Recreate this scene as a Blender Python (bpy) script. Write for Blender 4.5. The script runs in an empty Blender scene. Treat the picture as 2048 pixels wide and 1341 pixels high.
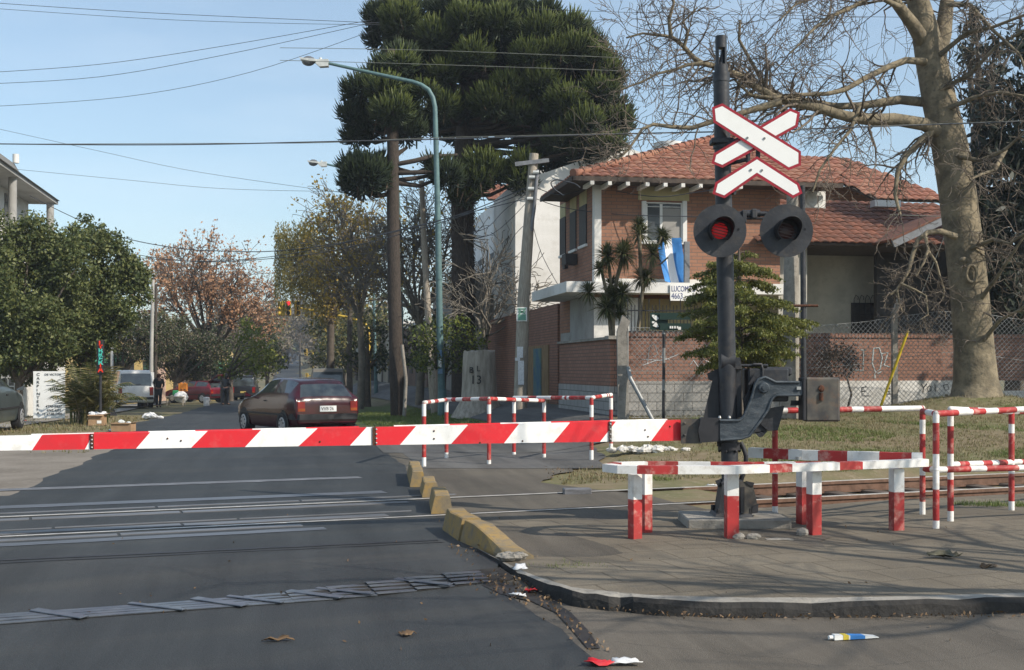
import bpy, bmesh, math, random
import numpy as np
from mathutils import Vector, Matrix, Euler
random.seed(7); np.random.seed(7)
SC = bpy.context.scene
COL = SC.collection
# ------------------------------------------------------------------ camera, sky, sun, exposure
HOR, FOC, EYE = 738.0, 2400.0, 1.55
cam_d = bpy.data.cameras.new('camera'); cam = bpy.data.objects.new('camera', cam_d); COL.objects.link(cam)
cam.location = (0, 0, EYE); cam.rotation_euler = (math.radians(90), 0, 0)
cam_d.sensor_width = 36; cam_d.lens = 36*FOC/2048; cam_d.shift_y = (HOR-670.5)/2048
cam_d.clip_start = .1; cam_d.clip_end = 4000
SC.camera = cam
SUN_EL, SUN_AZ = math.radians(37), math.radians(59)      # azimuth: from -Y (towards the viewer) to +X
sdir = Vector((math.sin(SUN_AZ)*math.cos(SUN_EL), -math.cos(SUN_AZ)*math.cos(SUN_EL), math.sin(SUN_EL)))
W = bpy.data.worlds.new('World'); SC.world = W; W.use_nodes = True
wn, wl = W.node_tree.nodes, W.node_tree.links
bg = wn['Background']; bg.inputs['Strength'].default_value = .135
sky = wn.new('ShaderNodeTexSky'); sky.sky_type = 'NISHITA'; sky.sun_disc = False
sky.sun_elevation = SUN_EL; sky.sun_rotation = math.atan2(sdir.x, sdir.y)
sky.air_density = 1.0; sky.dust_density = 1.0; sky.ozone_density = 1.15; sky.altitude = 30
# thin wisps of cloud, laid out by sky direction
tc = wn.new('ShaderNodeTexCoord'); mp = wn.new('ShaderNodeMapping'); mp.inputs['Scale'].default_value = (2.2, 2.2, 9)
nz = wn.new('ShaderNodeTexNoise'); nz.inputs['Scale'].default_value = 1.7; nz.inputs['Detail'].default_value = 7; nz.inputs['Roughness'].default_value = .55
rp = wn.new('ShaderNodeValToRGB'); rp.color_ramp.elements[0].position = .43; rp.color_ramp.elements[1].position = .75
mul = wn.new('ShaderNodeMath'); mul.operation = 'MULTIPLY'; mul.inputs[1].default_value = .22
add_ = wn.new('ShaderNodeMath'); add_.inputs[1].default_value = .20
mx = wn.new('ShaderNodeMixRGB'); mx.inputs[2].default_value = (5.6, 6.0, 6.9, 1)
wl.new(tc.outputs['Generated'], mp.inputs[0]); wl.new(mp.outputs[0], nz.inputs['Vector']); wl.new(nz.outputs[0], rp.inputs[0])
wl.new(rp.outputs[0], mul.inputs[0]); wl.new(mul.outputs[0], add_.inputs[0]); wl.new(add_.outputs[0], mx.inputs[0]); wl.new(sky.outputs[0], mx.inputs[1]); tint = wn.new('ShaderNodeMixRGB'); tint.blend_type = 'MULTIPLY'; tint.inputs[0].default_value = 1; tint.inputs[2].default_value = (.95, 1.03, 1.02, 1); wl.new(mx.outputs[0], tint.inputs[1]); wl.new(tint.outputs[0], bg.inputs['Color'])
sl = bpy.data.lights.new('sun', 'SUN'); sl.energy = 4.5; sl.angle = math.radians(.53); sl.color = (1, .905, .78)
so = bpy.data.objects.new('sun', sl); COL.objects.link(so); so.rotation_euler = sdir.to_track_quat('Z', 'Y').to_euler()
SC.view_settings.view_transform = 'Standard'; SC.view_settings.look = 'None'; SC.view_settings.exposure = .24; SC.view_settings.gamma = 1
SC.cycles.max_bounces = 6; SC.cycles.transparent_max_bounces = 8
# ------------------------------------------------------------------ terrain
def ss(a, b, x):
    t = min(1, max(0, (x-a)/(b-a))); return t*t*(3-2*t)
RD = .1808                                   # the street runs away along (-RD, 1)
def XR(y): return 1.72-RD*y                  # right edge of the carriageway
TR = Vector((.9247, .3806, 0)); TN = Vector((-.3806, .9247, 0))   # along and across the railway
def gz(x, y):
    L = x-XR(y)
    z = -.10*(1-ss(8.5, 9.6, y))
    drop = -.35*ss(28, 58, y)-.75*ss(55, 115, y)-.8*ss(110, 160, y)
    z += drop*ss(7, 2, L)
    z += .5*ss(2.6, 5, L)*ss(16.8, 25, y)+.12*ss(7, 12, L)*ss(20, 27, y)
    z += .42*math.exp(-((x-10.1)**2/3.0+(y-26)**2/2.0))
    n = -.3806*x+.9247*y
    z -= .16*ss(11.25, 11.5, n)*ss(14.7, 14.3, n)*ss(2.5, 3.1, x)
    z += 17*ss(190, 620, y)
    return z
def P(px, py, Y): return Vector(((px-1024)*Y/FOC, Y, EYE-(py-HOR)*Y/FOC))
def G(px, py, y0=6.2, y1=160):
    dx, dz = (px-1024)/FOC, -(py-HOR)/FOC
    y = y0
    while y < y1:
        if EYE+dz*y <= gz(dx*y, y):
            a, b = y-.1, y
            for _ in range(20):
                m = (a+b)/2
                if EYE+dz*m <= gz(dx*m, m): b = m
                else: a = m
            return Vector((dx*b, b, gz(dx*b, b)))
        y += .1
    return Vector((dx*y, y, gz(dx*y, y)))
def GY(px, Y): x = (px-1024)*Y/FOC; return Vector((x, Y, gz(x, Y)))
# ------------------------------------------------------------------ materials
def M(name, c1, c2=None, scale=4, rough=.65, metal=0, bump=0, bscale=None, lo=.4, hi=.62, stretch=None, spec=.4, island=None, emit=None, trans=0, c3=None, s3=30, amt3=.5, coat=0, detail=6, attr=None):
    m = bpy.data.materials.new(name); m.use_nodes = True
    n, l = m.node_tree.nodes, m.node_tree.links
    b = n['Principled BSDF']
    b.inputs['Roughness'].default_value = rough; b.inputs['Metallic'].default_value = metal
    b.inputs['Specular IOR Level'].default_value = spec
    if coat: b.inputs['Coat Weight'].default_value = coat; b.inputs['Coat Roughness'].default_value = .06
    b.inputs['Base Color'].default_value = (*c1, 1)
    t = n.new('ShaderNodeTexCoord'); src = t.outputs['Object']
    if stretch:
        mpn = n.new('ShaderNodeMapping'); mpn.inputs['Scale'].default_value = stretch[:3]
        if len(stretch) > 3: mpn.inputs['Rotation'].default_value = (0, 0, stretch[3]); mpn.vector_type = 'TEXTURE'; mpn.inputs['Scale'].default_value = tuple(1/v for v in stretch[:3])
        l.new(src, mpn.inputs[0]); src = mpn.outputs[0]
    out = None
    if c2:
        z = n.new('ShaderNodeTexNoise'); z.inputs['Scale'].default_value = scale; z.inputs['Detail'].default_value = detail; z.inputs['Roughness'].default_value = .6
        l.new(src, z.inputs['Vector'])
        r = n.new('ShaderNodeMapRange'); r.inputs[1].default_value = lo; r.inputs[2].default_value = hi; l.new(z.outputs[0], r.inputs[0])
        x = n.new('ShaderNodeMixRGB'); x.inputs[1].default_value = (*c1, 1); x.inputs[2].default_value = (*c2, 1); l.new(r.outputs[0], x.inputs[0]); out = x.outputs[0]
    if c3:
        z3 = n.new('ShaderNodeTexNoise'); z3.inputs['Scale'].default_value = s3; z3.inputs['Detail'].default_value = 7; z3.inputs['Roughness'].default_value = .65
        l.new(t.outputs['Object'], z3.inputs['Vector'])
        r3 = n.new('ShaderNodeMapRange'); r3.inputs[1].default_value = .52; r3.inputs[2].default_value = .68; r3.inputs[4].default_value = amt3; l.new(z3.outputs[0], r3.inputs[0])
        x3 = n.new('ShaderNodeMixRGB'); x3.inputs[1].default_value = (*c1, 1); x3.inputs[2].default_value = (*c3, 1); l.new(r3.outputs[0], x3.inputs[0])
        if out: l.new(out, x3.inputs[1])
        out = x3.outputs[0]
    if attr:
        a = n.new('ShaderNodeAttribute'); a.attribute_name = attr[0]
        xa = n.new('ShaderNodeMixRGB'); xa.inputs[1].default_value = (*c1, 1); xa.inputs[2].default_value = (*attr[1], 1); l.new(a.outputs['Fac'], xa.inputs[0])
        if out: l.new(out, xa.inputs[1])
        out = xa.outputs[0]
    if island:
        g = n.new('ShaderNodeNewGeometry'); r2 = n.new('ShaderNodeMapRange'); r2.inputs[1].default_value = island[1]; r2.inputs[2].default_value = 1; l.new(g.outputs['Random Per Island'], r2.inputs[0])
        xi = n.new('ShaderNodeMixRGB'); xi.inputs[1].default_value = (*c1, 1); xi.inputs[2].default_value = (*island[0], 1); l.new(r2.outputs[0], xi.inputs[0])
        if out: l.new(out, xi.inputs[1])
        out = xi.outputs[0]
    if out: l.new(out, b.inputs['Base Color'])
    if bump:
        zb = n.new('ShaderNodeTexNoise'); zb.inputs['Scale'].default_value = bscale or scale*6; zb.inputs['Detail'].default_value = 5
        l.new(src, zb.inputs['Vector'])
        bp = n.new('ShaderNodeBump'); bp.inputs['Strength'].default_value = bump; bp.inputs['Distance'].default_value = .02; l.new(zb.outputs[0], bp.inputs['Height']); l.new(bp.outputs[0], b.inputs['Normal'])
    if emit: b.inputs['Emission Color'].default_value = (*emit[0], 1); b.inputs['Emission Strength'].default_value = emit[1]
    if trans:
        tr = n.new('ShaderNodeBsdfTranslucent'); ms = n.new('ShaderNodeMixShader'); ms.inputs[0].default_value = trans
        if out: l.new(out, tr.inputs[0])
        else: tr.inputs[0].default_value = (*c1, 1)
        l.new(b.outputs[0], ms.inputs[1]); l.new(tr.outputs[0], ms.inputs[2]); l.new(ms.outputs[0], n['Material Output'].inputs[0])
    return m
def brickmat(name, c1, c2, mortar, bw, bh, ms=.012, plaster=None, stain=None, bump=.4):
    m = bpy.data.materials.new(name); m.use_nodes = True; n, l = m.node_tree.nodes, m.node_tree.links; b = n['Principled BSDF']; b.inputs['Roughness'].default_value = .85
    t = n.new('ShaderNodeTexCoord'); s = n.new('ShaderNodeSeparateXYZ'); l.new(t.outputs['Object'], s.inputs[0])
    ad = n.new('ShaderNodeMath'); l.new(s.outputs[0], ad.inputs[0]); l.new(s.outputs[1], ad.inputs[1])
    c = n.new('ShaderNodeCombineXYZ'); l.new(ad.outputs[0], c.inputs[0]); l.new(s.outputs[2], c.inputs[1])
    k = n.new('ShaderNodeTexBrick'); l.new(c.outputs[0], k.inputs[0])
    k.inputs['Scale'].default_value = 1; k.inputs['Brick Width'].default_value = bw; k.inputs['Row Height'].default_value = bh; k.inputs['Mortar Size'].default_value = ms; k.inputs['Mortar Smooth'].default_value = .2; k.inputs['Bias'].default_value = -.1
    k.inputs[1].default_value = (*c1, 1); k.inputs[2].default_value = (*c2, 1); k.inputs[3].default_value = (*mortar, 1)
    z = n.new('ShaderNodeTexNoise'); z.inputs['Scale'].default_value = 1.6; z.inputs['Detail'].default_value = 7; l.new(t.outputs['Object'], z.inputs['Vector'])
    r = n.new('ShaderNodeMapRange'); r.inputs[1].default_value = .35; r.inputs[2].default_value = .75; r.inputs[3].default_value = 0; r.inputs[4].default_value = .5; l.new(z.outputs[0], r.inputs[0])
    x = n.new('ShaderNodeMixRGB'); st = stain or tuple(v*.55 for v in c1); x.inputs[2].default_value = (*st, 1); l.new(r.outputs[0], x.inputs[0]); l.new(k.outputs[0], x.inputs[1]); l.new(x.outputs[0], b.inputs['Base Color'])
    bp = n.new('ShaderNodeBump'); bp.inputs['Strength'].default_value = bump; bp.inputs['Distance'].default_value = .012; bp.invert = True; l.new(k.outputs['Fac'], bp.inputs['Height']); l.new(bp.outputs[0], b.inputs['Normal'])
    return m
def glass(name, c=(.03, .035, .04), rough=.08):
    m = M(name, c, rough=rough, spec=.8); return m
# ------------------------------------------------------------------ things, parts
ORG = {}
def props(o, label=None, cat=None, group=None, kind=None):
    if label: o['label'] = label
    if cat: o['category'] = cat
    if group: o['group'] = group
    if kind: o['kind'] = kind
    return o
def thing(name, label, cat, loc, rz=0, group=None):
    o = bpy.data.objects.new(name, None); COL.objects.link(o); o.empty_display_size = .2
    o.location = loc; o.rotation_euler = (0, 0, rz); ORG[o.name] = Vector(loc)
    return props(o, label, cat, group)
def root(o):
    while o.parent: o = o.parent
    return o
def link_mesh(name, me, mats, parent=None):
    for m in (mats if isinstance(mats, (list, tuple)) else [mats]): me.materials.append(m)
    o = bpy.data.objects.new(name, me); COL.objects.link(o)
    if parent: o.parent = parent
    return o
class MB:
    def __init__(s): s.v = []; s.f = []; s.m = []; s.s = []; s.g = []; s.gid = 0; s.mi = 0; s.sm = False
    def add(s, V, F, smooth=None):
        k = len(s.v); s.v.extend(tuple(p) for p in V)
        sm = s.sm if smooth is None else smooth
        for f in F: s.f.append(tuple(i+k for i in f)); s.m.append(s.mi); s.s.append(sm); s.g.append(s.gid)
        return s
    def box(s, c, d, rz=0, R=None, bev=0):
        s.gid += 1; c = Vector(c); hx, hy, hz = d[0]/2, d[1]/2, d[2]/2
        R = R or Matrix.Rotation(rz, 3, 'Z')
        if bev:
            k = bev; pts = []
            for sx in (-1, 1):
                for sy in (-1, 1):
                    for sz in (-1, 1):
                        pts += [(sx*hx, sy*(hy-k), sz*(hz-k)), (sx*(hx-k), sy*hy, sz*(hz-k)), (sx*(hx-k), sy*(hy-k), sz*hz)]
            return s.hull([c+R@Vector(p) for p in pts])
        V = [c+R@Vector((x*hx, y*hy, z*hz)) for z in (-1, 1) for y in (-1, 1) for x in (-1, 1)]
        return s.add(V, [(0, 2, 3, 1), (4, 5, 7, 6), (0, 1, 5, 4), (2, 6, 7, 3), (0, 4, 6, 2), (1, 3, 7, 5)], False)
    def hull(s, pts):
        s.gid += 1; b = bmesh.new()
        for p in pts: b.verts.new(p)
        r = bmesh.ops.convex_hull(b, input=b.verts)
        bmesh.ops.dissolve_limit(b, angle_limit=.01, verts=b.verts, edges=b.edges)
        b.verts.index_update(); s.add([v.co.copy() for v in b.verts], [[v.index for v in f.verts] for f in b.faces], False); b.free(); return s
    def tube(s, pts, r, n=8, cap=True, smooth=True):
        s.gid += 1; pts = [Vector(p) for p in pts]; rs = r if isinstance(r, (list, tuple)) else [r]*len(pts)
        V = []; F = []; up = None
        for i, p in enumerate(pts):
            d = (pts[min(i+1, len(pts)-1)]-pts[max(i-1, 0)])
            d = d.normalized() if d.length > 1e-9 else Vector((0, 0, 1))
            if up is None: up = d.orthogonal().normalized()
            else:
                up = up-d*up.dot(d); up = up.normalized() if up.length > 1e-6 else d.orthogonal().normalized()
            w = d.cross(up)
            for k in range(n):
                a = 2*math.pi*k/n; V.append(p+(up*math.cos(a)+w*math.sin(a))*rs[i])
        for i in range(len(pts)-1):
            for k in range(n): F.append((i*n+k, i*n+(k+1) % n, (i+1)*n+(k+1) % n, (i+1)*n+k))
        s.add(V, F, smooth)
        if cap:
            m = len(pts)-1; s.add(V[:n], [tuple(range(n))[::-1]], False); s.add(V[m*n:], [tuple(range(n))], False)
        return s
    def cyl(s, p0, p1, r0, r1=None, n=16, cap=True): return s.tube([p0, p1], [r0, r0 if r1 is None else r1], n, cap)
    def prism(s, poly, ext, flip=False):
        """poly: list of 3-D points of a planar outline, ext: vector"""
        s.gid += 1; n = len(poly); A = [Vector(p) for p in poly]; e = Vector(ext); B = [p+e for p in A]
        F = [tuple(range(n))[::-1], tuple(range(n, 2*n))]+[(i, (i+1) % n, n+(i+1) % n, n+i) for i in range(n)]
        return s.add(A+B, F, False)
    def disc(s, c, nrm, r, n=24, r_in=0):
        c = Vector(c); q = Vector(nrm).to_track_quat('Z', 'Y'); V = [c+q@Vector((r*math.cos(2*math.pi*k/n), r*math.sin(2*math.pi*k/n), 0)) for k in range(n)]
        if not r_in: return s.add(V, [tuple(range(n))], False)
        V += [c+q@Vector((r_in*math.cos(2*math.pi*k/n), r_in*math.sin(2*math.pi*k/n), 0)) for k in range(n)]
        return s.add(V, [(k, (k+1) % n, n+(k+1) % n, n+k) for k in range(n)], False)
    def quad(s, *p): return s.add(p, [tuple(range(len(p)))], False)
    def ball(s, c, r, n=10, sc=(1, 1, 1), jit=0):
        s.gid += 1; c = Vector(c); V = []; F = []; m = n//2+1
        for i in range(m+1):
            th = math.pi*i/m
            for k in range(n):
                a = 2*math.pi*k/n; j = 1+random.uniform(-jit, jit)
                V.append(c+Vector((r*sc[0]*j*math.sin(th)*math.cos(a), r*sc[1]*j*math.sin(th)*math.sin(a), r*sc[2]*j*math.cos(th))))
        for i in range(m):
            for k in range(n): F.append((i*n+k, (i+1)*n+k, (i+1)*n+(k+1) % n, i*n+(k+1) % n))
        return s.add(V, F, jit == 0)
    def mesh(s, off=Vector()):
        me = bpy.data.meshes.new('m')
        v = np.array(s.v, dtype=np.float64).reshape(-1, 3)-np.array(off)
        me.from_pydata(v.tolist(), [], s.f); me.polygons.foreach_set('material_index', s.m); me.polygons.foreach_set('use_smooth', s.s)
        me.update(); return me
    def build(s, name, mats, parent=None, local=False):
        off = Vector() if (parent is None or local) else ORG[root(parent).name]
        me = s.mesh(off); me.name = name
        return link_mesh(name, me, mats, parent)
    def each(s, name, mats, parent=None, local=False):
        out = []
        for k in sorted(set(s.g)):
            q = MB(); mp = {}
            for f, m, sm, g in zip(s.f, s.m, s.s, s.g):
                if g != k: continue
                for i in f:
                    if i not in mp: mp[i] = len(q.v); q.v.append(s.v[i])
                q.f.append(tuple(mp[i] for i in f)); q.m.append(m); q.s.append(sm); q.g.append(0)
            out.append(q.build(name, mats, parent, local))
        return out
    def top(s, name, mats, label, cat, group=None, kind=None, org=None):
        v = np.array(s.v); lo, hi = v.min(0), v.max(0)
        o_ = Vector(org) if org is not None else Vector(((lo[0]+hi[0])/2, (lo[1]+hi[1])/2, lo[2]))
        me = s.mesh(o_); me.name = name; o = link_mesh(name, me, mats); o.location = o_; ORG[o.name] = o_.copy()
        return props(o, label, cat, group, kind)
    def struct(s, name, mats):
        o = s.build(name, mats); o['kind'] = 'structure'; return o
def copy_tree(o, loc=None, rz=None, label=None, parent=None):
    c = o.copy(); COL.objects.link(c); c.parent = parent
    if loc is not None: c.location = loc; ORG[c.name] = Vector(loc)
    if rz is not None: c.rotation_euler = (0, 0, rz)
    if label: c['label'] = label
    for ch in o.children: copy_tree(ch, parent=c)
    return c
def text_mesh(txt, size, mat, name, parent=None, M4=None, depth=.002, align='LEFT', off=0, sx=1, local=False, bold=0):
    cu = bpy.data.curves.new('t', 'FONT'); cu.body = txt; cu.size = size; cu.extrude = depth; cu.align_x = align; cu.offset = bold; cu.resolution_u = 3
    ob = bpy.data.objects.new('t', cu); COL.objects.link(ob)
    dg = bpy.context.evaluated_depsgraph_get(); me = bpy.data.meshes.new_from_object(ob.evaluated_get(dg))
    bpy.data.objects.remove(ob); me.materials.clear()
    T = (M4 or Matrix())@Matrix.Diagonal((sx, 1, 1, 1)); me.transform(T)
    if parent and not local: me.transform(Matrix.Translation(-ORG[root(parent).name]))
    me.name = name
    return link_mesh(name, me, mat, parent)
def face_cam(p, rz=0, tilt=0):      # text frame standing upright at p, reading from -Y
    return Matrix.Translation(p)@Matrix.Rotation(rz, 4, 'Z')@Matrix.Rotation(math.radians(90), 4, 'X')@Matrix.Rotation(tilt, 4, 'Z')
def banded(mb, pts, r, lens, n=10, start=0, cols=(0, 1)):
    """tube with alternating painted bands; pts polyline, lens: band lengths cycled"""
    pts = [Vector(p) for p in pts]; k = start; li = 0; left = lens[0]
    for a, b in zip(pts, pts[1:]):
        L = (b-a).length; d = (b-a)/L; t = 0
        while t < L-1e-6:
            st = min(left, L-t); mb.mi = cols[k % 2]; mb.tube([a+d*t, a+d*(t+st)], r, n, cap=(t == 0 or t+st >= L-1e-6)); t += st; left -= st
            if left < 1e-6: k += 1; li += 1; left = lens[li % len(lens)]
    mb.mi = 0; return mb
# fast meshes of many small faces
def quads_mesh(name, V, mats, parent=None, attr=None):
    """V: (N,k,3) array of polygons with k corners"""
    V = np.asarray(V, dtype=np.float32); N, k = V.shape[0], V.shape[1]
    if parent is not None: V = V-np.array(ORG[root(parent).name], dtype=np.float32)
    me = bpy.data.meshes.new(name); me.vertices.add(N*k); me.vertices.foreach_set('co', V.reshape(-1)); me.loops.add(N*k); me.loops.foreach_set('vertex_index', np.arange(N*k, dtype=np.int32))
    me.polygons.add(N); me.polygons.foreach_set('loop_start', np.arange(0, N*k, k, dtype=np.int32)); me.polygons.foreach_set('loop_total', np.full(N, k, dtype=np.int32))
    me.update(calc_edges=True)
    if attr is not None:
        a = me.attributes.new(attr[0], 'FLOAT', 'POINT'); a.data.foreach_set('value', np.asarray(attr[1], dtype=np.float32).reshape(-1))
    return link_mesh(name, me, mats, parent)
def unit(a): return a/np.maximum(np.linalg.norm(a, axis=-1, keepdims=True), 1e-9)
def leaf_quads(C, size, droop=0, asp=.5, up=0):
    """diamond leaves at C, random attitude"""
    N = len(C); C = np.asarray(C); d = unit(np.random.normal(size=(N, 3))+np.array([0, 0, -droop])); n = np.random.normal(size=(N, 3))+np.array([0, 0, up]); w = unit(np.cross(d, n))
    s = (size*np.random.uniform(.6, 1.3, N))[:, None]
    return np.stack([C-d*s*.5, C+w*s*asp*.5, C+d*s*.5, C-w*s*asp*.5], 1)
# ------------------------------------------------------------------ common materials
m_white = M('white_paint', (.78, .77, .74), (.60, .58, .54), scale=3.5, lo=.55, hi=.85, rough=.5, c3=(.33, .27, .20), s3=8, amt3=.45)
m_red = M('red_paint', (.52, .018, .022), (.40, .03, .03), scale=5, lo=.45, hi=.7, rough=.45, c3=(.62, .12, .10), s3=35, amt3=.35)
m_armred = M('arm_red_film', (.66, .020, .030), (.52, .03, .038), scale=4, lo=.45, hi=.75, rough=.45, c3=(.60, .12, .11), s3=9, amt3=.35)
m_armwhite = M('arm_white_film', (.86, .86, .84), (.70, .69, .65), scale=3.5, lo=.48, hi=.8, rough=.4, c3=(.42, .36, .28), s3=9, amt3=.30, stretch=(2.5, 2.5, 1))
m_rust_red = M('weathered_red_paint', (.42, .03, .03), (.30, .035, .03), scale=4, rough=.6, c3=(.55, .36, .30), s3=9, amt3=.7)
m_iron = M('dark_painted_iron', (.019, .021, .026), (.034, .037, .043), scale=5, rough=.5, bump=.15, c3=(.085, .07, .055), s3=11, amt3=.4)
m_casting = M('blue_grey_casting', (.026, .037, .048), (.060, .075, .088), scale=7, rough=.5, bump=.25, c3=(.15, .15, .15), s3=40, amt3=.3, stretch=(1, 1, 3))
m_greyplate = M('grey_steel_plate', (.058, .055, .052), (.11, .10, .082), scale=6, rough=.6, c3=(.16, .09, .05), s3=9, amt3=.5)
m_black = M('matt_black', (.018, .019, .022), (.03, .03, .034), scale=8, rough=.55)
m_rust = M('rust', (.10, .04, .02), (.05, .02, .012), scale=15, rough=.9)
m_bolt = M('zinc_bolt', (.45, .45, .44), rough=.4, metal=.7)
m_galv = M('galvanised_wire', (.30, .31, .31), (.20, .21, .21), scale=3, rough=.5, metal=.4)
m_conc = M('concrete', (.30, .28, .245), (.21, .195, .17), scale=3, rough=.9, bump=.4, bscale=40, c3=(.13, .12, .105), s3=12, amt3=.5)
m_rail = M('rusty_rail', (.10, .055, .035), (.16, .09, .06), scale=9, rough=.8)
m_steel = M('worn_rail_steel', (.62, .61, .58), (.45, .44, .42), scale=6, rough=.35, metal=.25)
m_groove = M('groove_dirt', (.018, .016, .015), (.03, .027, .024), scale=12, rough=.95)
m_timber = M('weathered_sheen_plank', (.15, .155, .17), (.10, .10, .105), scale=5, rough=.4, stretch=(.4, 6, 6, math.atan2(.3806, .9247)), spec=.5)  # bluish sheen on the planks is put into this colour
m_sleeper = M('sleeper_wood', (.075, .055, .042), (.12, .095, .075), scale=6, rough=.9)
m_kerbdark = M('dark_kerb_face', (.022, .021, .020), (.045, .042, .038), scale=9, lo=.45, hi=.75, rough=.9, bump=.5, bscale=30)  # near-black tone for the kerb faces, the top course is concrete
m_yellow = M('worn_yellow_kerb', (.31, .205, .070), (.20, .16, .10), scale=5, rough=.85, bump=.2, bscale=60, c3=(.15, .13, .105), s3=14, amt3=.85)
m_wood = M('old_pole_wood', (.40, .355, .29), (.27, .235, .19), scale=9, rough=.9, stretch=(6, 6, .5), bump=.3)
m_browntrunk = M('brown_smooth_bark', (.055, .044, .036), (.095, .076, .060), scale=8, rough=.9, stretch=(4, 4, 1), bump=.5)
m_teal = M('teal_pole_paint', (.105, .185, .185), (.07, .13, .14), scale=2.5, rough=.5, c3=(.20, .30, .27), s3=12, amt3=.3)
m_lampgrey = M('lamp_head_enamel', (.58, .60, .58), (.46, .48, .47), scale=6, rough=.4)
m_lampglass = M('lamp_bowl', (.12, .125, .135), rough=.15, spec=.7)
m_signw = M('sign_white_enamel', (.83, .83, .80), (.74, .73, .69), scale=3, rough=.35, lo=.5, hi=.8)
m_signr = M('sign_red_border', (.34, .012, .028), (.28, .014, .025), scale=8, rough=.4)
m_txt = M('sign_black_paint', (.02, .02, .022), rough=.6)
m_bluetxt = M('sign_blue_paint', (.05, .07, .22), rough=.6)
m_litter = M('litter_white', (.75, .76, .76), (.6, .6, .6), scale=20, rough=.5)
# ------------------------------------------------------------------ ground sheets
m_grass = M('dry_grass_soil', (.18, .14, .082), (.115, .12, .045), scale=.55, lo=.40, hi=.62, rough=.95, bump=.7, bscale=14, c3=(.24, .195, .13), s3=5, amt3=.7)
m_green = M('green_grass_soil', (.085, .135, .03), (.10, .105, .042), scale=1.2, rough=.95, bump=.6, bscale=16)
m_dirt = M('dirt_shoulder', (.21, .185, .155), (.15, .13, .105), scale=.8, rough=.95, bump=.5, bscale=20, c3=(.25, .225, .19), s3=9, amt3=.6)
def asphalt(name, c1, c2, patch, rough, streak=None):
    m = M(name, c1, c2, scale=.35, lo=.35, hi=.65, rough=rough, bump=.55, bscale=130, c3=patch, s3=85, amt3=.55, spec=.32, detail=9)
    n, l = m.node_tree.nodes, m.node_tree.links; b = n['Principled BSDF']
    t = n.new('ShaderNodeTexCoord'); mp_ = n.new('ShaderNodeMapping'); mp_.vector_type = 'TEXTURE'; mp_.inputs['Rotation'].default_value = (0, 0, math.atan2(.3806, .9247)); mp_.inputs['Scale'].default_value = (9, .55, 1)
    l.new(t.outputs['Object'], mp_.inputs[0]); z = n.new('ShaderNodeTexNoise'); z.inputs['Scale'].default_value = 1; z.inputs['Detail'].default_value = 5; l.new(mp_.outputs[0], z.inputs['Vector'])
    # wheel-polished film and dust, drawn out along the railway where vehicles have dragged it
    r = n.new('ShaderNodeMapRange'); r.inputs[1].default_value = .48; r.inputs[2].default_value = .72; r.inputs[4].default_value = .55; l.new(z.outputs[0], r.inputs[0])
    x = n.new('ShaderNodeMixRGB'); x.inputs[2].default_value = (*(streak or patch), 1); l.new(r.outputs[0], x.inputs[0])
    old = b.inputs['Base Color'].links[0].from_socket; l.new(old, x.inputs[1]); l.new(x.outputs[0], b.inputs['Base Color'])
    # wheel tracks and oil drawn out along the street
    mq = n.new('ShaderNodeMapping'); mq.vector_type = 'TEXTURE'; mq.inputs['Rotation'].default_value = (0, 0, math.atan(.1808)); mq.inputs['Scale'].default_value = (.55, 7, 1); l.new(t.outputs['Object'], mq.inputs[0])
    zq = n.new('ShaderNodeTexNoise'); zq.inputs['Scale'].default_value = 1; zq.inputs['Detail'].default_value = 8; zq.inputs['Roughness'].default_value = .68; l.new(mq.outputs[0], zq.inputs['Vector'])
    rq = n.new('ShaderNodeMapRange'); rq.inputs[1].default_value = .3; rq.inputs[2].default_value = .7; rq.inputs[3].default_value = .62; rq.inputs[4].default_value = 1.3; l.new(zq.outputs[0], rq.inputs[0])
    xq = n.new('ShaderNodeVectorMath'); xq.operation = 'SCALE'; l.new(x.outputs[0], xq.inputs[0]); l.new(rq.outputs[0], xq.inputs['Scale']); x = xq
    # hairline cracks
    v = n.new('ShaderNodeTexVoronoi'); v.feature = 'DISTANCE_TO_EDGE'; v.inputs['Scale'].default_value = .55; zz = n.new('ShaderNodeTexNoise'); zz.inputs['Scale'].default_value = 2.5; zz.inputs['Detail'].default_value = 6
    l.new(t.outputs['Object'], zz.inputs['Vector']); av = n.new('ShaderNodeMixRGB'); av.inputs[0].default_value = .3; l.new(t.outputs['Object'], av.inputs[1]); l.new(zz.outputs[1], av.inputs[2]); l.new(av.outputs[0], v.inputs['Vector'])
    lt = n.new('ShaderNodeMath'); lt.operation = 'LESS_THAN'; lt.inputs[1].default_value = .0022; l.new(v.outputs[0], lt.inputs[0]); sc_ = n.new('ShaderNodeMath'); sc_.operation = 'MULTIPLY'; sc_.inputs[1].default_value = .3; l.new(lt.outputs[0], sc_.inputs[0])
    x2 = n.new('ShaderNodeMixRGB'); x2.inputs[2].default_value = (.02, .02, .02, 1); l.new(sc_.outputs[0], x2.inputs[0]); l.new(x.outputs[0], x2.inputs[1]); l.new(x2.outputs[0], b.inputs['Base Color'])
    return m
m_road = asphalt('asphalt', (.028, .032, .035), (.043, .047, .048), (.082, .082, .076), .62, (.072, .070, .062))
m_path = asphalt('worn_path_asphalt', (.088, .077, .062), (.125, .11, .086), (.19, .17, .14), .8, (.09, .08, .068))
m_cross = asphalt('old_concrete_street', (.098, .085, .068), (.138, .121, .098), (.175, .155, .128), .8, (.09, .078, .064))
m_side = asphalt('side_asphalt', (.085, .085, .085), (.12, .118, .112), (.15, .145, .135), .75, (.14, .135, .125))
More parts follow.
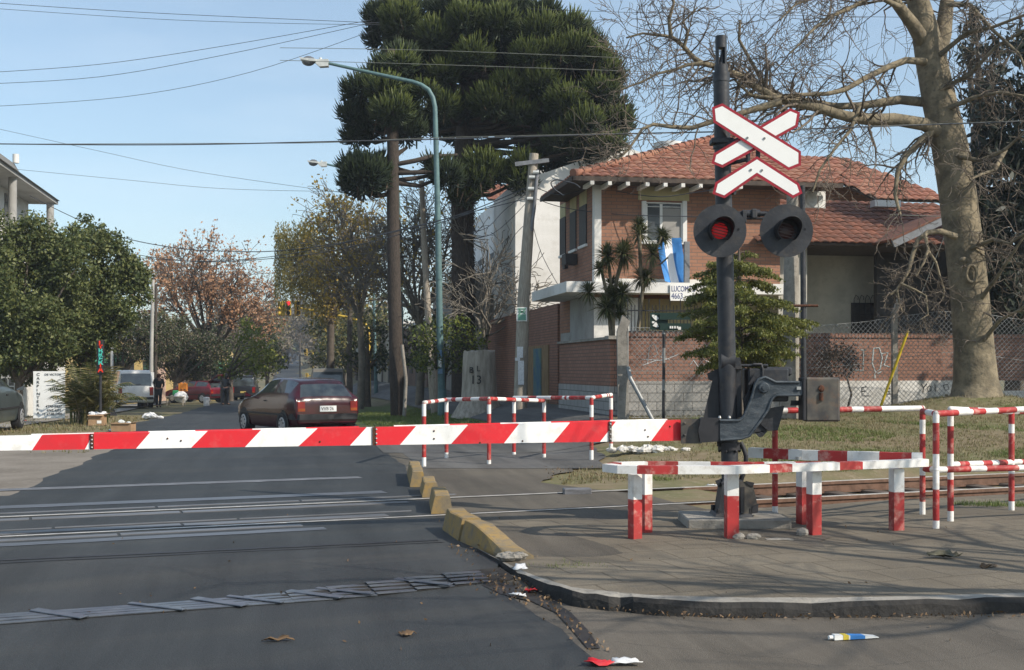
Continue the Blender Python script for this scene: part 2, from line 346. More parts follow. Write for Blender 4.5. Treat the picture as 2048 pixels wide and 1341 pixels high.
def paving():
    m = M('paving_slabs', (.125, .106, .078), (.185, .159, .118), scale=.9, rough=.9, bump=.4, bscale=60, c3=(.11, .098, .082), s3=7, amt3=.55, detail=9)
    n, l = m.node_tree.nodes, m.node_tree.links; b = n['Principled BSDF']
    t = n.new('ShaderNodeTexCoord'); mp_ = n.new('ShaderNodeMapping'); mp_.inputs['Rotation'].default_value = (0, 0, -.30); l.new(t.outputs['Object'], mp_.inputs[0])
    zz = n.new('ShaderNodeTexNoise'); zz.inputs['Scale'].default_value = 1.5; av = n.new('ShaderNodeMixRGB'); av.inputs[0].default_value = .06; l.new(mp_.outputs[0], av.inputs[1]); l.new(t.outputs['Object'], zz.inputs['Vector']); l.new(zz.outputs[1], av.inputs[2])
    k = n.new('ShaderNodeTexBrick'); k.inputs['Scale'].default_value = 1; k.inputs['Brick Width'].default_value = .42; k.inputs['Row Height'].default_value = .42; k.inputs['Mortar Size'].default_value = .009; k.offset = .5
    l.new(av.outputs[0], k.inputs[0]); k.inputs[1].default_value = (1, 1, 1, 1); k.inputs[2].default_value = (.90, .89, .88, 1); k.inputs[3].default_value = (.52, .50, .48, 1)
    x = n.new('ShaderNodeMixRGB'); x.blend_type = 'MULTIPLY'; x.inputs[0].default_value = .85; old = b.inputs['Base Color'].links[0].from_socket; l.new(old, x.inputs[1]); l.new(k.outputs[0], x.inputs[2]); l.new(x.outputs[0], b.inputs['Base Color'])
    return m
m_pave = paving()
m_ballast = M('ballast', (.10, .085, .072), (.17, .145, .12), scale=14, rough=.95, bump=1, bscale=30)
def grid(name, xs, ys, off, mat):
    V = [(x, y, gz(x, y)+off(x, y)) for y in ys for x in xs]; n = len(xs)
    F = [(j*n+i, j*n+i+1, (j+1)*n+i+1, (j+1)*n+i) for j in range(len(ys)-1) for i in range(n-1)]
    b = MB(); b.add(V, F, True); return b.struct(name, mat)
def spaced(*segs):
    o = []
    for a, b, st in segs: o += list(np.arange(a, b-1e-6, st))
    return o+[segs[-1][1]]
grid('ground', spaced((-320, -120, 20), (-120, -30, 6), (-30, -10, 1), (-10, 14, .4), (14, 30, 1), (30, 120, 6), (120, 320, 20)),
     spaced((-30, 4, 3), (4, 8.4, .4), (8.4, 9.8, .1), (9.8, 30, .4), (30, 60, 1), (60, 140, 4), (140, 760, 12)), lambda x, y: -.02-.0009*max(0, y-30) , m_grass)
def strip(name, Ys, xl, xr, nx, off, mat, foff=None):
    V = []; F = []
    for y in Ys:
        a, b = xl(y), xr(y)
        for i in range(nx+1):
            x = a+(b-a)*i/nx; V.append((x, y, gz(x, y)+off))
    for j in range(len(Ys)-1):
        for i in range(nx): F.append((j*(nx+1)+i, j*(nx+1)+i+1, (j+1)*(nx+1)+i+1, (j+1)*(nx+1)+i))
    b = MB(); b.add(V, F, True); return b.struct(name, mat)
def wob(y, k=1): return .05*k*math.sin(y*1.7)+.035*k*math.sin(y*4.3+1)+.02*k*math.sin(y*9.1+2)
def road_r(y):
    g = .565-.281*(y-6.57)
    t = ss(8.7, 10, y); return g*(1-t)+XR(y)*t+wob(y, .6)
def road_l(y):
    if y < 14: return -14
    return -14+(-3.5-RD*14+14)*ss(13.9, 14.6, y)-RD*(y-14)*ss(13.9, 14.6, y)-1.2*ss(25, 34, y)+wob(y)
strip('road', spaced((-6, 6, 3), (6, 8.4, .4), (8.4, 9.8, .07), (9.8, 30, .4), (30, 60, 1), (60, 140, 4), (140, 640, 12)), road_l, road_r, 14, .004, m_road)
strip('cross_street', spaced((-6, 5, 2), (5, 8.4, .3), (8.4, 9.2, .07)), lambda y: road_r(y)-.05, lambda y: 26, 40, .0005, m_cross)
strip('roadside_ground', spaced((14.2, 27, .5)), lambda y: -13.5-RD*y*.3, lambda y: road_l(max(y, 14.6))+.12, 16, .0005, m_dirt)
strip('sidewalk', spaced((18.6, 22, .4), (22, 40, 1), (40, 130, 6)), lambda y: XR(y)+(.25+3.2*ss(24, 27, y)), lambda y: XR(y)+5.9 if y > 26.5 else 1.5+wob(y*1.3, 1.2), 10, .007, m_side)
strip('footpath', spaced((9.7, 22.3, .35)), lambda y: road_r(y)-.05, lambda y: float(np.interp(y, [9.7, 11, 13, 14.5, 16.2, 17.5, 18.6, 20, 22.3], [2.5, 3.0, 2.3, 1.7, .5, .55, 1.0, 1.35, 1.45]))+wob(y*1.3, 1.6), 12, .003, m_path)
strip('side_street', spaced((22, 26.6, .4)), lambda y: XR(y)-.1, lambda y: 2.05, 10, .011, m_side)
strip('verge_ground', spaced((27, 60, 1)), lambda y: XR(y)+.3*wob(y), lambda y: XR(y)+3.4, 8, .012, m_green)
strip('far_sidewalk', spaced((27, 60, 1), (60, 120, 5)), lambda y: -9.2-RD*y, lambda y: -7.6-RD*y, 5, .006, m_conc)
# raised pavement in the foreground with its curved kerb
kx = [-.36, -.30, -.12, .06, .169, .437, .926, 1.577, 2.5, 3.46, 6, 14]
ky = [10.9, 10.2, 9.6, 9.1, 8.81, 8.32, 8.05, 7.95, 7.98, 8.12, 8.55, 10.1]
def yk(x): return float(np.interp(x, kx, ky))
def yb(x): return (11.32+.3806*x)/.9247
b = MB(); xs = spaced((-.3, 1, .08), (1, 14, .2)); V = []; F = []; ny = 14
for x in xs:
    y0, y1 = yk(x)+.13, max(yb(x), yk(x)+.2)
    for j in range(ny+1):
        y = y0+(y1-y0)*j/ny; V.append((x, y, .006+.012*math.sin(x*2.1+y)*math.sin(y*1.3)*ss(0, .4, y-y0)))
for i in range(len(xs)-1):
    for j in range(ny): F.append((i*(ny+1)+j, (i+1)*(ny+1)+j, (i+1)*(ny+1)+j+1, i*(ny+1)+j+1))
b.add(V, F, True); b.struct('pavement', m_pave)
b = MB(); V = []; F = []; rr = random.Random(3)
for i, x in enumerate(xs):
    y = yk(x); e = rr.uniform(-.014, .014); cz = rr.uniform(-.022, .006)-(.03 if i % 9 == 4 else 0); e += .03 if i % 9 == 4 else 0
    zg = gz(x, y)
    V += [(x, y-.035+e, zg-.05), (x, y-.02+e, zg+.03), (x, y-.012+e, -.025+cz), (x, y+.02+e, .004+cz*.5), (x, y+.14, .007)]
for i in range(len(xs)-1):
    for j in range(4): F.append((i*5+j, i*5+5+j, i*5+6+j, i*5+1+j))
b.mi = 0; b.add(V, F, False); o = b.struct('kerb', [m_kerbdark, m_conc])
o.data.polygons.foreach_set('material_index', [1 if k % 4 == 3 else 0 for k in range(len(F))])
# ------------------------------------------------------------------ railway track (rails, sleepers, crossing planks)
def tp(t, n, z): return TR*t+TN*n+Vector((0, 0, z))
trk = thing('railway_track', 'single railway track crossing the street and running off between ballast on the right', 'railway track', (tp(0, 12.8, 0)))
for n0 in (12.0, 13.6):
    b = MB()
    for t0, t1 in ((-16, 60),):
        a = tp(t0, n0, 0); e = tp(t1, n0, 0); R = Matrix.Rotation(math.atan2(TR.y, TR.x), 3, 'Z'); c = (a+e)/2; L = t1-t0
        b.mi = 0; b.box(c+Vector((0, 0, -.14)), (L, .13, .02), R=R); b.box(c+Vector((0, 0, -.08)), (L, .022, .10), R=R); b.box(c+Vector((0, 0, -.017)), (L, .068, .04), R=R)
        b.mi = 1; b.box(c+Vector((0, 0, .006)), (L, .050, .006), R=R)
    b.build('rail', [m_rail, m_steel], trk)
RZ = math.atan2(TR.y, TR.x)
for k in range(60):
    t = 7.2+k*.62
    if t < 45: MB().box(tp(t, 12.8, -.19), (.24, 2.5, .12), rz=RZ, bev=.012).build('sleeper', m_sleeper, trk)
# grooves and steel-edged crossing panels in the carriageway
b = MB()
for n0 in (12.0, 13.6):
    s_ = 1 if n0 < 13 else -1
    b.box(tp(-4, n0+s_*.070, .0055), (24, .055, .004), rz=RZ); b.box(tp(-4, n0-s_*.042, .0052), (24, .022, .004), rz=RZ)
b.build('flangeway', m_groove, trk)
rr = random.Random(5)
for n0, w in ((12.2, .17), (12.46, .03), (13.3, .16), (11.72, .12), (13.9, .07)):
    t = -6
    while t < (4.0 if n0 > 13 else 3.5 if n0 > 12 else 2.4):
        L = rr.uniform(1.5, 2.8)
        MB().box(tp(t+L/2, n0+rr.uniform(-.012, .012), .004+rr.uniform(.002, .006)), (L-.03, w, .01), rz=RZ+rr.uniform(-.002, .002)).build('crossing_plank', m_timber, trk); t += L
# drain with steel grating across the street
dr = thing('drain_grating', 'bent steel drain grating set across the asphalt in front of the barrier', 'drain grating', tp(-1.2, 8.55, -.09))
m_grate = M('worn_grating_steel', (.10, .115, .14), (.16, .175, .195), scale=7, rough=.35, metal=.55)
zd = lambda t, n: gz(*(tp(t, n, 0).xy))
b = MB(); NN = 40
for i in range(NN):
    t0 = -6.5+i*.27; t1 = t0+.27
    if t1 > 3.55: break
    b.quad(tp(t0, 8.38, zd(t0, 8.38)+.0065), tp(t1, 8.38, zd(t1, 8.38)+.0065), tp(t1, 8.72, zd(t1, 8.72)+.0065), tp(t0, 8.72, zd(t0, 8.72)+.0065))
b.build('channel', m_groove, dr)
for k, n0 in enumerate((8.42, 8.51, 8.60, 8.68)):
    b = MB(); pts = [tp(t, n0+.012*math.sin(t*2.3+k), zd(t, n0)+.011) for t in np.arange(-6.3, 3.5, .3)]
    for a, e in zip(pts, pts[1:]): b.box((a+e)/2, ((e-a).length, .064, .006), R=Matrix.Rotation(math.atan2((e-a).y, (e-a).x), 3, 'Z'))
    b.build('bar', m_grate, dr)
for t, w, sk in ((.25, .10, 0), (.88, .06, .05), (1.3, .10, -.04), (1.55, .06, .03), (1.98, .09, 0), (2.2, .06, .05), (2.8, .08, 0), (-.5, .08, -.2)):
    p = tp(t, 8.55, 0); p.z = gz(p.x, p.y)+.020
    MB().box(p, (.50, w*.8, .010), R=Matrix.Rotation(-.52+sk, 3, 'Z')@Matrix.Rotation(.03, 3, 'X'), bev=.004).build('cross_bar', m_grate, dr)
# ------------------------------------------------------------------ yellow kerb stones between carriageway and footpath
def kerbstone(px0, py0, px1, py1, w, h, label, worn=False, name='kerb_stone', wl=.68):
    a = G(px0, py0); e = G(px1, py1); d = (e-a).normalized(); s = Vector((d.y, -d.x, 0)); b = MB(); L = (e-a).length; n = max(2, int(L/.25)); rr = random.Random(px0)
    V = []; F = []
    for i in range(n+1):
        c = a+d*L*i/n; k = 1-(.72*ss(.1, 1, i/n) if worn else 0); j = rr.uniform(-.008, .008); hh = h*k+j
        z0 = gz(c.x, c.y)-.02
        V += [(c-s*w/2).to_tuple()[:2]+(z0,), (c-s*w*.48).to_tuple()[:2]+(z0+.05,), (c-s*(w*wl/2-j)).to_tuple()[:2]+(z0+.02+hh*.965,), (c-s*(w*wl/2-.014)).to_tuple()[:2]+(z0+.02+hh,), (c+s*(w*wl/2-.014)).to_tuple()[:2]+(z0+.02+hh,), (c+s*(w*wl/2+j)).to_tuple()[:2]+(z0+.02+hh*.965,), (c+s*w*.48).to_tuple()[:2]+(z0+.05,), (c+s*w/2).to_tuple()[:2]+(z0,)]
    for i in range(n):
        for k in range(7): F.append((i*8+k, i*8+8+k, i*8+9+k, i*8+k+1))
    F += [tuple(range(8)), tuple(range(n*8, n*8+8))[::-1]]
    b.add(V, F, False); return b.top(name, m_yellow, label, 'kerb stone', 'yellow kerb stones along the street')
kerbstone(884, 1029, 878, 1006, .235, .19, 'short yellow concrete kerb block, widest of the separate blocks and nearest the long kerb')
kerbstone(862, 996, 856, 982, .215, .18, 'short yellow concrete kerb block, middle one of the three separate blocks')
kerbstone(836, 975, 828, 950, .21, .2, 'yellow concrete kerb block with a sloping worn top, nearest the small striped railing')
kerbstone(946, 1083, 1040, 1121, .25, .2, 'low broken front length of yellow kerb sinking to a crumbled grey end', True)
kerbstone(943, 1082, 910, 1060, .25, .205, 'tall back length of the long yellow kerb beside the rails', False)
b = MB()
rr = random.Random(9); c = G(1030, 1122)
for k in range(9): b.ball(c+Vector((rr.uniform(-.11, .13), rr.uniform(-.08, .06), .03+rr.uniform(0, .02))), rr.uniform(.03, .06), 7, (1.3, 1, .6), .25)
b.top('broken_concrete', m_conc, 'grey crumbled lump of concrete at the broken end of the yellow kerb', 'rubble')

# worn stop line, shadow lines painted dark and bands with sheen in their colour on the carriageway, parallel to the track
m_worn = M('worn_white_line', (.062, .064, .07), (.33, .34, .36), scale=7, lo=.42, hi=.72, rough=.6, stretch=(.5, 7, 1, RZ), detail=8)
m_shadowline = M('painted_shadow_line', (.018, .018, .02), (.030, .030, .032), scale=5, rough=.55)  # dark strips painted in as a thin shadow across the road
m_blueband = M('polished_sheen_band', (.075, .080, .09), (.15, .16, .185), scale=5, lo=.4, hi=.7, rough=.4, stretch=(.4, 6, 1, RZ), detail=8)  # bluish reflection put into the colour of the polished bands
def band(n0, w, t0, t1, mat, z, dn=0.0):
    b = MB(); ts = np.arange(t0, t1, .25); pr = random.Random(int(n0*100)); V = []
    for t in ts:
        a, e = n0-w/2+pr.uniform(-.012, .012)+dn*t, n0+w/2+pr.uniform(-.012, .012)+dn*t
        for n_ in (a, e): p = tp(t, n_, 0); V.append((p.x, p.y, gz(p.x, p.y)+z))
    b.add(V, [(2*i, 2*i+2, 2*i+3, 2*i+1) for i in range(len(ts)-1)], True); b.struct('marking_shadow_band', mat)
band(16.6, .30, -6, 4.6, m_worn, .009); band(14.52, .30, -6, 4.5, m_blueband, .0085); band(10.5, .07, -4.5, 3.6, m_shadowline, .0088, -.07); band(10.36, .03, -4.5, 3.6, m_shadowline, .0088, -.07); band(11.42, .2, -5, 3.0, m_blueband, .0082)
# ------------------------------------------------------------------ level crossing signal with its barrier
YS = 11.94
base = P(1462, 1048, YS); base.z = gz(base.x, base.y)
sig = thing('level_crossing_barrier', 'dark crossing post with white X sign, twin lamps and lowered red and white barrier arm', 'crossing barrier', base)
def S(px, py, dy=0): return P(px, py, YS+dy)
b = MB(); b.tube([S(1461, 1000), S(1459, 905), S(1455, 760), S(1450, 520), S(1445, 300), S(1442.5, 165)], [.083, .084, .086, .085, .08, .079], 24)
b.cyl(S(1442.5, 165), S(1442.5, 160), .079, .066, 24); b.tube([S(1442.5, 165), S(1442.5, 146)], .084, 24); b.tube([S(1442.5, 146), S(1442.3, 131)], .067, 24)
b.tube([S(1444, 298), S(1443.5, 282)], .088, 20)
b.build('pole', m_iron, sig)
b = MB()                                     # slotted top section
c0, c1 = S(1442.3, 131), S(1442, 97)
for a0, a1 in ((-.95, .95), (math.pi-.95, math.pi+.95)):
    V = []; n = 8
    for z, r in ((c0, .056), (c1, .056), (c1, .044), (c0, .044)):
        V += [z+Vector((r*math.cos(a0+(a1-a0)*k/n), r*math.sin(a0+(a1-a0)*k/n), 0)) for k in range(n+1)]
    b.add(V, [(j*(n+1)+k, j*(n+1)+k+1, ((j+1) % 4)*(n+1)+k+1, ((j+1) % 4)*(n+1)+k) for j in range(4) for k in range(n)], False)
    for k in (0, n): b.add([V[k], V[n+1+k], V[2*n+2+k], V[3*n+3+k]], [(0, 1, 2, 3)], False)
b.tube([c1, S(1442, 73)], .057, 24)
b.tube([c0, S(1443.5, 118), S(1444.5, 100)], [.032, .02, .007], 8)
b.build('pole_cap', m_iron, sig)
b = MB()
for (x0, y0, x1, y1, r) in ((1450, 292, 1480, 280, .03), (1450, 330, 1500, 318, .02), (1450, 384, 1470, 384, .03)): b.tube([S(x0, y0, -.06), S(x1, y1, -.13)], r, 10)
b.tube([S(1496, 325, -.13), S(1496, 306, -.13)], .022, 8); b.tube([S(1516, 316, -.13), S(1516, 296, -.13)], .022, 8)
b.box(S(1443, 284, -.02), (.22, .16, .06), bev=.01)
b.each('sign_bracket', m_iron, sig)
def board(pts, dy, name, bw=.026, holes=()):
    """flat enamelled board: white field, red rim; pts are its outline in the photo, clockwise"""
    A = [S(x, y, dy) for x, y in pts]; n = len(A); c = sum(A, Vector())/n
    ins = []
    for i in range(n):
        p0, p, p1 = A[i-1], A[i], A[(i+1) % n]
        d0 = (p-p0).normalized(); d1 = (p1-p).normalized(); n0 = Vector((-d0.z, 0, d0.x)); n1 = Vector((-d1.z, 0, d1.x))
        bi = (n0+n1); bi = bi/(1+n0.dot(n1)); ins.append((p, bi))
    sgn = 1
    if sum(((A[i].x*A[(i+1) % n].z-A[(i+1) % n].x*A[i].z) for i in range(n))) < 0: sgn = -1
    I = [p+bi*bw*sgn for p, bi in ins]
    t = Vector((0, .006, 0)); up = Vector((0, -.0015, 0))
    b = MB(); b.mi = 1; b.prism(A, t); b.mi = 0; b.add([p+up for p in I], [tuple(range(n))], False)
    o = b.build(name, [m_signw, m_signr], sig)
    for hx, hy in holes: MB().tube([S(hx, hy, dy-.012), S(hx, hy, dy+.01)], .012, 10).build('bolt', m_bolt if dy < -.17 else m_iron, o)
board([(1424, 215), (1445, 207), (1602, 303), (1602, 331), (1577, 341), (1427, 245)], -.185, 'cross_board', holes=((1495, 276), (1529, 277)))
board([(1423, 327), (1428, 307), (1580, 217), (1600, 225), (1595, 254), (1445, 336)], -.165, 'cross_board')
board([(1425, 388), (1431, 365), (1514, 313), (1598, 367), (1605, 387), (1586, 397), (1514, 352), (1449, 397)], -.175, 'chevron_board', holes=((1502, 340), (1524, 341)))
# lamps
m_redlens = M('red_lens_lit', (.35, .0, .01), rough=.3, emit=((1, .01, .015), .13))
m_redoff = M('red_lens_dark', (.05, .008, .008), rough=.25)
for cx, cy, lx, lit, ax in ((1440, 462, 1432, True, 1450), (1573, 462, 1577, False, 1560)):
    dy = -.2; c = S(cx, cy, dy); b = MB(); r = .260
    b.disc(c, (0, -1, 0), r, 40, .105); b.disc(c+Vector((0, .012, 0)), (0, -1, 0), r, 40, .105)
    n = 40; V = [c+Vector((r*math.cos(2*math.pi*k/n), y, r*math.sin(2*math.pi*k/n))) for y in (0, .012) for k in range(n)]
    b.add(V, [(k, (k+1) % n, n+(k+1) % n, n+k) for k in range(n)], True)
    bd = b.build('lamp_background', m_iron, sig)
    MB().tube([c+Vector((0, .012, 0)), c+Vector((0, .15, 0)), c+Vector((0, .17, 0))], [.125, .125, .09], 20).build('lamp_housing', m_iron, bd)
    lc = c+Vector((0, .0, 0))
    b = MB(); n = 26; L = .26                # hood: a tube cut away underneath
    V = []
    for k in range(n+1):
        a = math.radians(-50+280*k/n); l = L*(.45+.55*max(0, math.sin(a))**.5 if math.sin(a) > 0 else .45)
        for r_, y in ((.118, 0), (.116, -l), (.110, -l), (.110, 0)): V.append(lc+Vector((r_*math.cos(a), y, r_*math.sin(a))))
    b.add(V, [(k*4+j, k*4+(j+1) % 4, (k+1)*4+(j+1) % 4, (k+1)*4+j) for k in range(n) for j in range(4)], True)
    b.build('lamp_hood', m_black, bd)
    b = MB(); b.ball(lc+Vector((0, .035, 0)), .104, 20, (1, .35, 1)); b.build('lamp_lens', m_redlens if lit else m_redoff, bd)
    b = MB()
    for k in range(5): b.box(lc+Vector((0, -.012, -.06+.03*k)), (.19-.02*abs(k-2), .006, .008), R=Matrix.Rotation(.25, 3, 'Y'))
    b.each('lens_rib', m_redoff, bd)
    MB().tube([S(cx+37, cy-3, dy-.006), S(cx+37, cy-3, dy+.003)], .012, 8).build('bolt', m_black, bd)
b = MB(); b.tube([S(1447, 428, -.05), S(1560, 428, -.05)], .024, 12); b.tube([S(1455, 438, -.05), S(1555, 437, -.05)], .012, 8)
b.tube([S(1484, 428, -.05), S(1520, 427, -.05)], .036, 12); b.box(S(1507, 429, -.05), (.06, .10, .10), bev=.012); b.box(S(1487, 434, -.05), (.05, .09, .13), bev=.012); b.tube([S(1440, 430, 0), S(1440, 430, -.1)], .05, 10); b.tube([S(1573, 440, -.03), S(1560, 428, -.05)], .03, 10)
b.build('lamp_crossbar', m_iron, sig)
# barrier arm
R0 = Vector((1.67, YS-.02, 0)); sL = (902-HOR)/.715; L0 = Vector(((0-1024)*FOC/sL/FOC, FOC/sL, 0)); AD = (L0-R0).normalized(); AN = Vector((AD.y, -AD.x, 0)); AN = AN if AN.y < 0 else -AN
ALEN = (L0-R0).length
def at_px(px):
    k = (px-1024)/FOC; t = (k*R0.y-R0.x)/(AD.x-k*AD.y); return t
def arm_h(t): return .205-.078*t/ALEN
ZB = .836
def AP(t, v, d=0):      # v 0 bottom .. 1 top
    p = R0+AD*t-AN*d; p.z = ZB+arm_h(t)*v; return p
b = MB(); bounds = [(1362, 1362, 1), (1302, 1333, 0), (1220, 1221, 1), (1200, 1232, 1), (1107, 1140, 0), (1008, 1038, 1), (902, 936, 0), (800, 832, 1), (750, 750, 0), (700, 733, 1), (597, 635, 0), (490, 522, 1), (382, 415, 0), (272, 300, 1), (185, 185, 1), (172, 190, 0), (64, 84, 0), (-50, -30, 1), (-150, -130, 0), (-245, -225, 1)]
bounds = [(1362, 1362, 1), (1302, 1333, 0), (1200, 1232, 1), (1107, 1140, 0), (1008, 1038, 1), (902, 936, 0), (800, 832, 1), (751, 751, 0), (700, 733, 1), (597, 635, 0), (490, 522, 1), (382, 415, 0), (272, 300, 1), (172, 186, 0), (64, 84, 1)]
# colours: stripe i lies between bounds[i] and bounds[i+1]
cols = [1, 0, 1, 0, 1, 0, 1, 0, 1, 0, 1, 0, 1]
seq = [(1362, 1362), (1302, 1333), (1200, 1232), (1107, 1140), (1008, 1038), (902, 936), (800, 832), (750, 750), (700, 733), (597, 635), (490, 522), (382, 415), (272, 300), (186, 186), (170, 186), (64, 84), (-36, -16), (-140, -120), (-240, -220)]
cc = [1, 0, 1, 0, 1, 0, 1, 0, 1, 0, 1, 0, 1, 0, 1, 0, 1, 0]
th = .07
for i, col in enumerate(cc):
    (b0, t0), (b1, t1) = seq[i], seq[i+1]
    if i == 6: (b1, t1) = (752, 752)
    A = [AP(at_px(b0), 0), AP(at_px(t0), 1), AP(at_px(t1), 1), AP(at_px(b1), 0)]; B = [p-AN*th for p in A]
    b.mi = col
    b.add(A+B, [(0, 1, 2, 3), (7, 6, 5, 4), (1, 5, 6, 2), (0, 3, 7, 4)], False)
b.mi = 0; e0 = AP(at_px(-240), 0); 
b.quad(AP(at_px(-240), 0), AP(at_px(-220), 1), AP(at_px(-220), 1, th), AP(at_px(-240), 0, th)); b.quad(AP(0.0, 0), AP(0.0, 1), AP(0.0, 1, th), AP(0.0, 0, th))
arm = b.build('barrier_arm', [m_armwhite, m_armred], sig)
b = MB()                                     # thin lip standing up behind the front faces, striped out of step with them
for i, (x0, x1, col) in enumerate(((1340, 1225, 0), (1225, 1106, 1), (1106, 1004, 0), (1004, 902, 1), (902, 790, 0), (720, 613, 1), (613, 505, 0), (505, 390, 1), (390, 296, 0), (296, 186, 1), (186, 60, 0))):
    b.mi = col; p, q = at_px(x0), at_px(x1)
    A = [AP(p, .9, th+.004), AP(p, 1.05, th+.004), AP(q, 1.06, th+.004), AP(q, .9, th+.004)]; b.prism(A, -AN*.02)
_g = list(b.g)
b.g = [0 if p < 30 else 1 for p in range(len(b.f))]; b.each('arm_lip', [m_armwhite, m_armred], arm)
for px, w, m_ in ((1220, .028, m_galv), (748, .03, m_rust), (184, .03, m_rust)):
    t = at_px(px); c = AP(t, .5, -.006); Rm = Matrix.Rotation(math.atan2(AD.y, AD.x), 3, 'Z')
    j = MB().box(c, (w, .014, arm_h(t)*1.02), R=Rm).build('joint_plate', m_ if px != 1220 else m_greyplate, arm)
    bb = MB()
    for v in (.12, .37, .62, .88): bb.ball(AP(t-.02 if px == 748 else t, v, -.016), .010, 8)
    bb.each('bolt', m_bolt, j)
bb = MB()
for px, v in ((868, .3), (868, .72), (1290, .55), (1296, .22), (1340, .7), (335, .6), (362, .45), (640, .25), (960, .05), (1045, .1)): bb.ball(AP(at_px(px), v, -.002), .009, 8)
bb.each('rivet', m_rust, arm)
# arm clamp and the big bell-crank casting (outlines traced at their own depth)
def zp(zx, zy, dy): return S(1220+zx/3.352, 500+zy/3.352, dy)
b = MB(); b.prism([zp(474, 1132, -.05), zp(612, 1132, -.05), zp(612, 1298, -.05), zp(474, 1298, -.05)], (0, -.03, 0))
for zx, zy in ((500, 1163), (500, 1243)): b.ball(zp(zx, zy, -.085), .013, 8)
b.build('arm_socket', m_greyplate, sig)
b = MB(); b.hull([zp(598, 1128, -.04), zp(612, 1122, -.15), zp(735, 1128, -.15), zp(740, 1285, -.15), zp(606, 1294, -.15), zp(598, 1290, -.04), zp(592, 1210, -.15), zp(740, 1285, .06), zp(735, 1128, .06), zp(600, 1128, .06), zp(600, 1290, .06)])
b.build('arm_clamp', m_black, sig)
out = [(738, 1142), (800, 1140), (868, 1140), (893, 1118), (915, 1075), (940, 1010), (962, 950), (972, 900), (990, 868), (1018, 853), (1045, 851), (1068, 862), (1082, 878), (1110, 884), (1268, 884), (1290, 884), (1290, 978), (1115, 978), (1092, 990), (1080, 1020), (1062, 1075), (1010, 1150), (965, 1220), (935, 1255), (880, 1272), (800, 1280), (738, 1282)]
b = MB(); b.prism([zp(x, y, -.16) for x, y in out], (0, .07, 0))
ins = [(760, 1160), (870, 1160), (910, 1130), (945, 1050), (975, 980), (1010, 950), (1060, 950), (1070, 990), (1040, 1070), (990, 1150), (945, 1215), (900, 1245), (760, 1262)]
cr = b.build('crank_arm', m_casting, sig)
b = MB()                                     # raised rim of the casting
rim = [(738, 1145), (868, 1144), (897, 1120), (945, 1010), (975, 900), (995, 868), (1040, 854), (1075, 870), (1110, 888), (1270, 888)]
b.tube([zp(x, y, -.165) for x, y in rim], .014, 8); rim = [(740, 1276), (880, 1266), (935, 1248), (1012, 1142), (1060, 1070), (1085, 1000), (1115, 974), (1275, 974)]
b.tube([zp(x, y, -.165) for x, y in rim], .014, 8); b.build('rim', m_casting, cr)
b = MB(); c = zp(1028, 925, -.16); b.tube([c+Vector((0, .02, 0)), c+Vector((0, -.03, 0)), c+Vector((0, -.04, 0))], [.055, .055, .045], 24); b.tube([c, c+Vector((0, -.06, 0))], .024, 6); b.build('pivot_boss', m_casting, cr)
b = MB()
for zx in (735, 800): b.tube([zp(zx, 1142, -.12), zp(zx, 1112, -.12)], .01, 8); b.ball(zp(zx, 1126, -.12), .018, 6)
b.build('bolt', m_bolt, cr)
# counterweight
b = MB(); c = zp(1412, 1003, -.09); q0, q1 = zp(1300, 858, 0), zp(1530, 1150, 0)
b.box(c, (q1.x-q0.x, .17, q0.z-q1.z), bev=.018); cw = b.build('counterweight', m_greyplate, sig)
b = MB(); b.box(zp(1288, 1000, -.08), (.03, .2, .42), bev=.006); b.box(zp(1520, 1000, -.05), (.02, .16, .43)); b.each('side_plate', m_black, cw)
b = MB(); f = -.09-.085-.006
b.tube([zp(1416, 960, f), zp(1416, 1010, f)], .020, 12); b.ball(zp(1418, 930, f), .030, 10, (1, .4, 1.2)); b.tube([zp(1400, 935, f), zp(1416, 920, f), zp(1432, 935, f)], .012, 6); b.build('lifting_eye', m_rust, cw)
b = MB(); b.box(zp(1265, 928, -.17), (.04, .02, .03)); b.build('grease_nipple', m_bolt, cw)
# machinery behind the crank
b = MB(); q0, q1 = zp(872, 770, 0), zp(1195, 1030, 0); b.box(zp(1040, 905, .12), (.40, .34, .33), bev=.015)
b.box(zp(1110, 815, .15), (.27, .3, .09), bev=.02); b.box(zp(950, 775, .1), (.28, .25, .025), bev=.008)
mb_ = b.build('motor_box', m_iron, sig)
b = MB(); b.tube([zp(960, 768, -.04), zp(1015, 768, -.04), zp(1022, 800, -.05), zp(1022, 880, -.05)], .014, 8); b.build('handle', m_black, mb_)
b = MB(); b.hull([zp(850, 765, .0), zp(880, 765, .0), zp(885, 1120, .0), zp(840, 1130, 0), zp(850, 765, .2), zp(880, 765, .2), zp(885, 1120, .2), zp(840, 1130, .2)]); b.hull([zp(840, 722, -.05), zp(872, 722, -.05), zp(886, 800, -.05), zp(838, 800, -.05), zp(840, 722, .1), zp(872, 722, .1), zp(886, 800, .1), zp(838, 800, .1)]); b.tube([zp(738, 745, 0), zp(830, 745, 0)], .092, 20)
b.build('pole_clamp', m_iron, sig)
b = MB(); b.hull([zp(x, y, d) for x, y in ((690, 860), (745, 800), (745, 1135), (625, 1130), (640, 1060), (680, 930)) for d in (.02, .22)]); b.hull([zp(x, y, d) for x, y in ((650, 830), (730, 795), (740, 850), (700, 885), (660, 870)) for d in (.04, .18)])
b.build('shroud', m_black, sig)
b = MB(); b.hull([zp(x, y, d) for x, y in ((1080, 1060), (1170, 1045), (1140, 1160), (1125, 1210), (1060, 1215), (1000, 1160)) for d in (-.02, .22)])
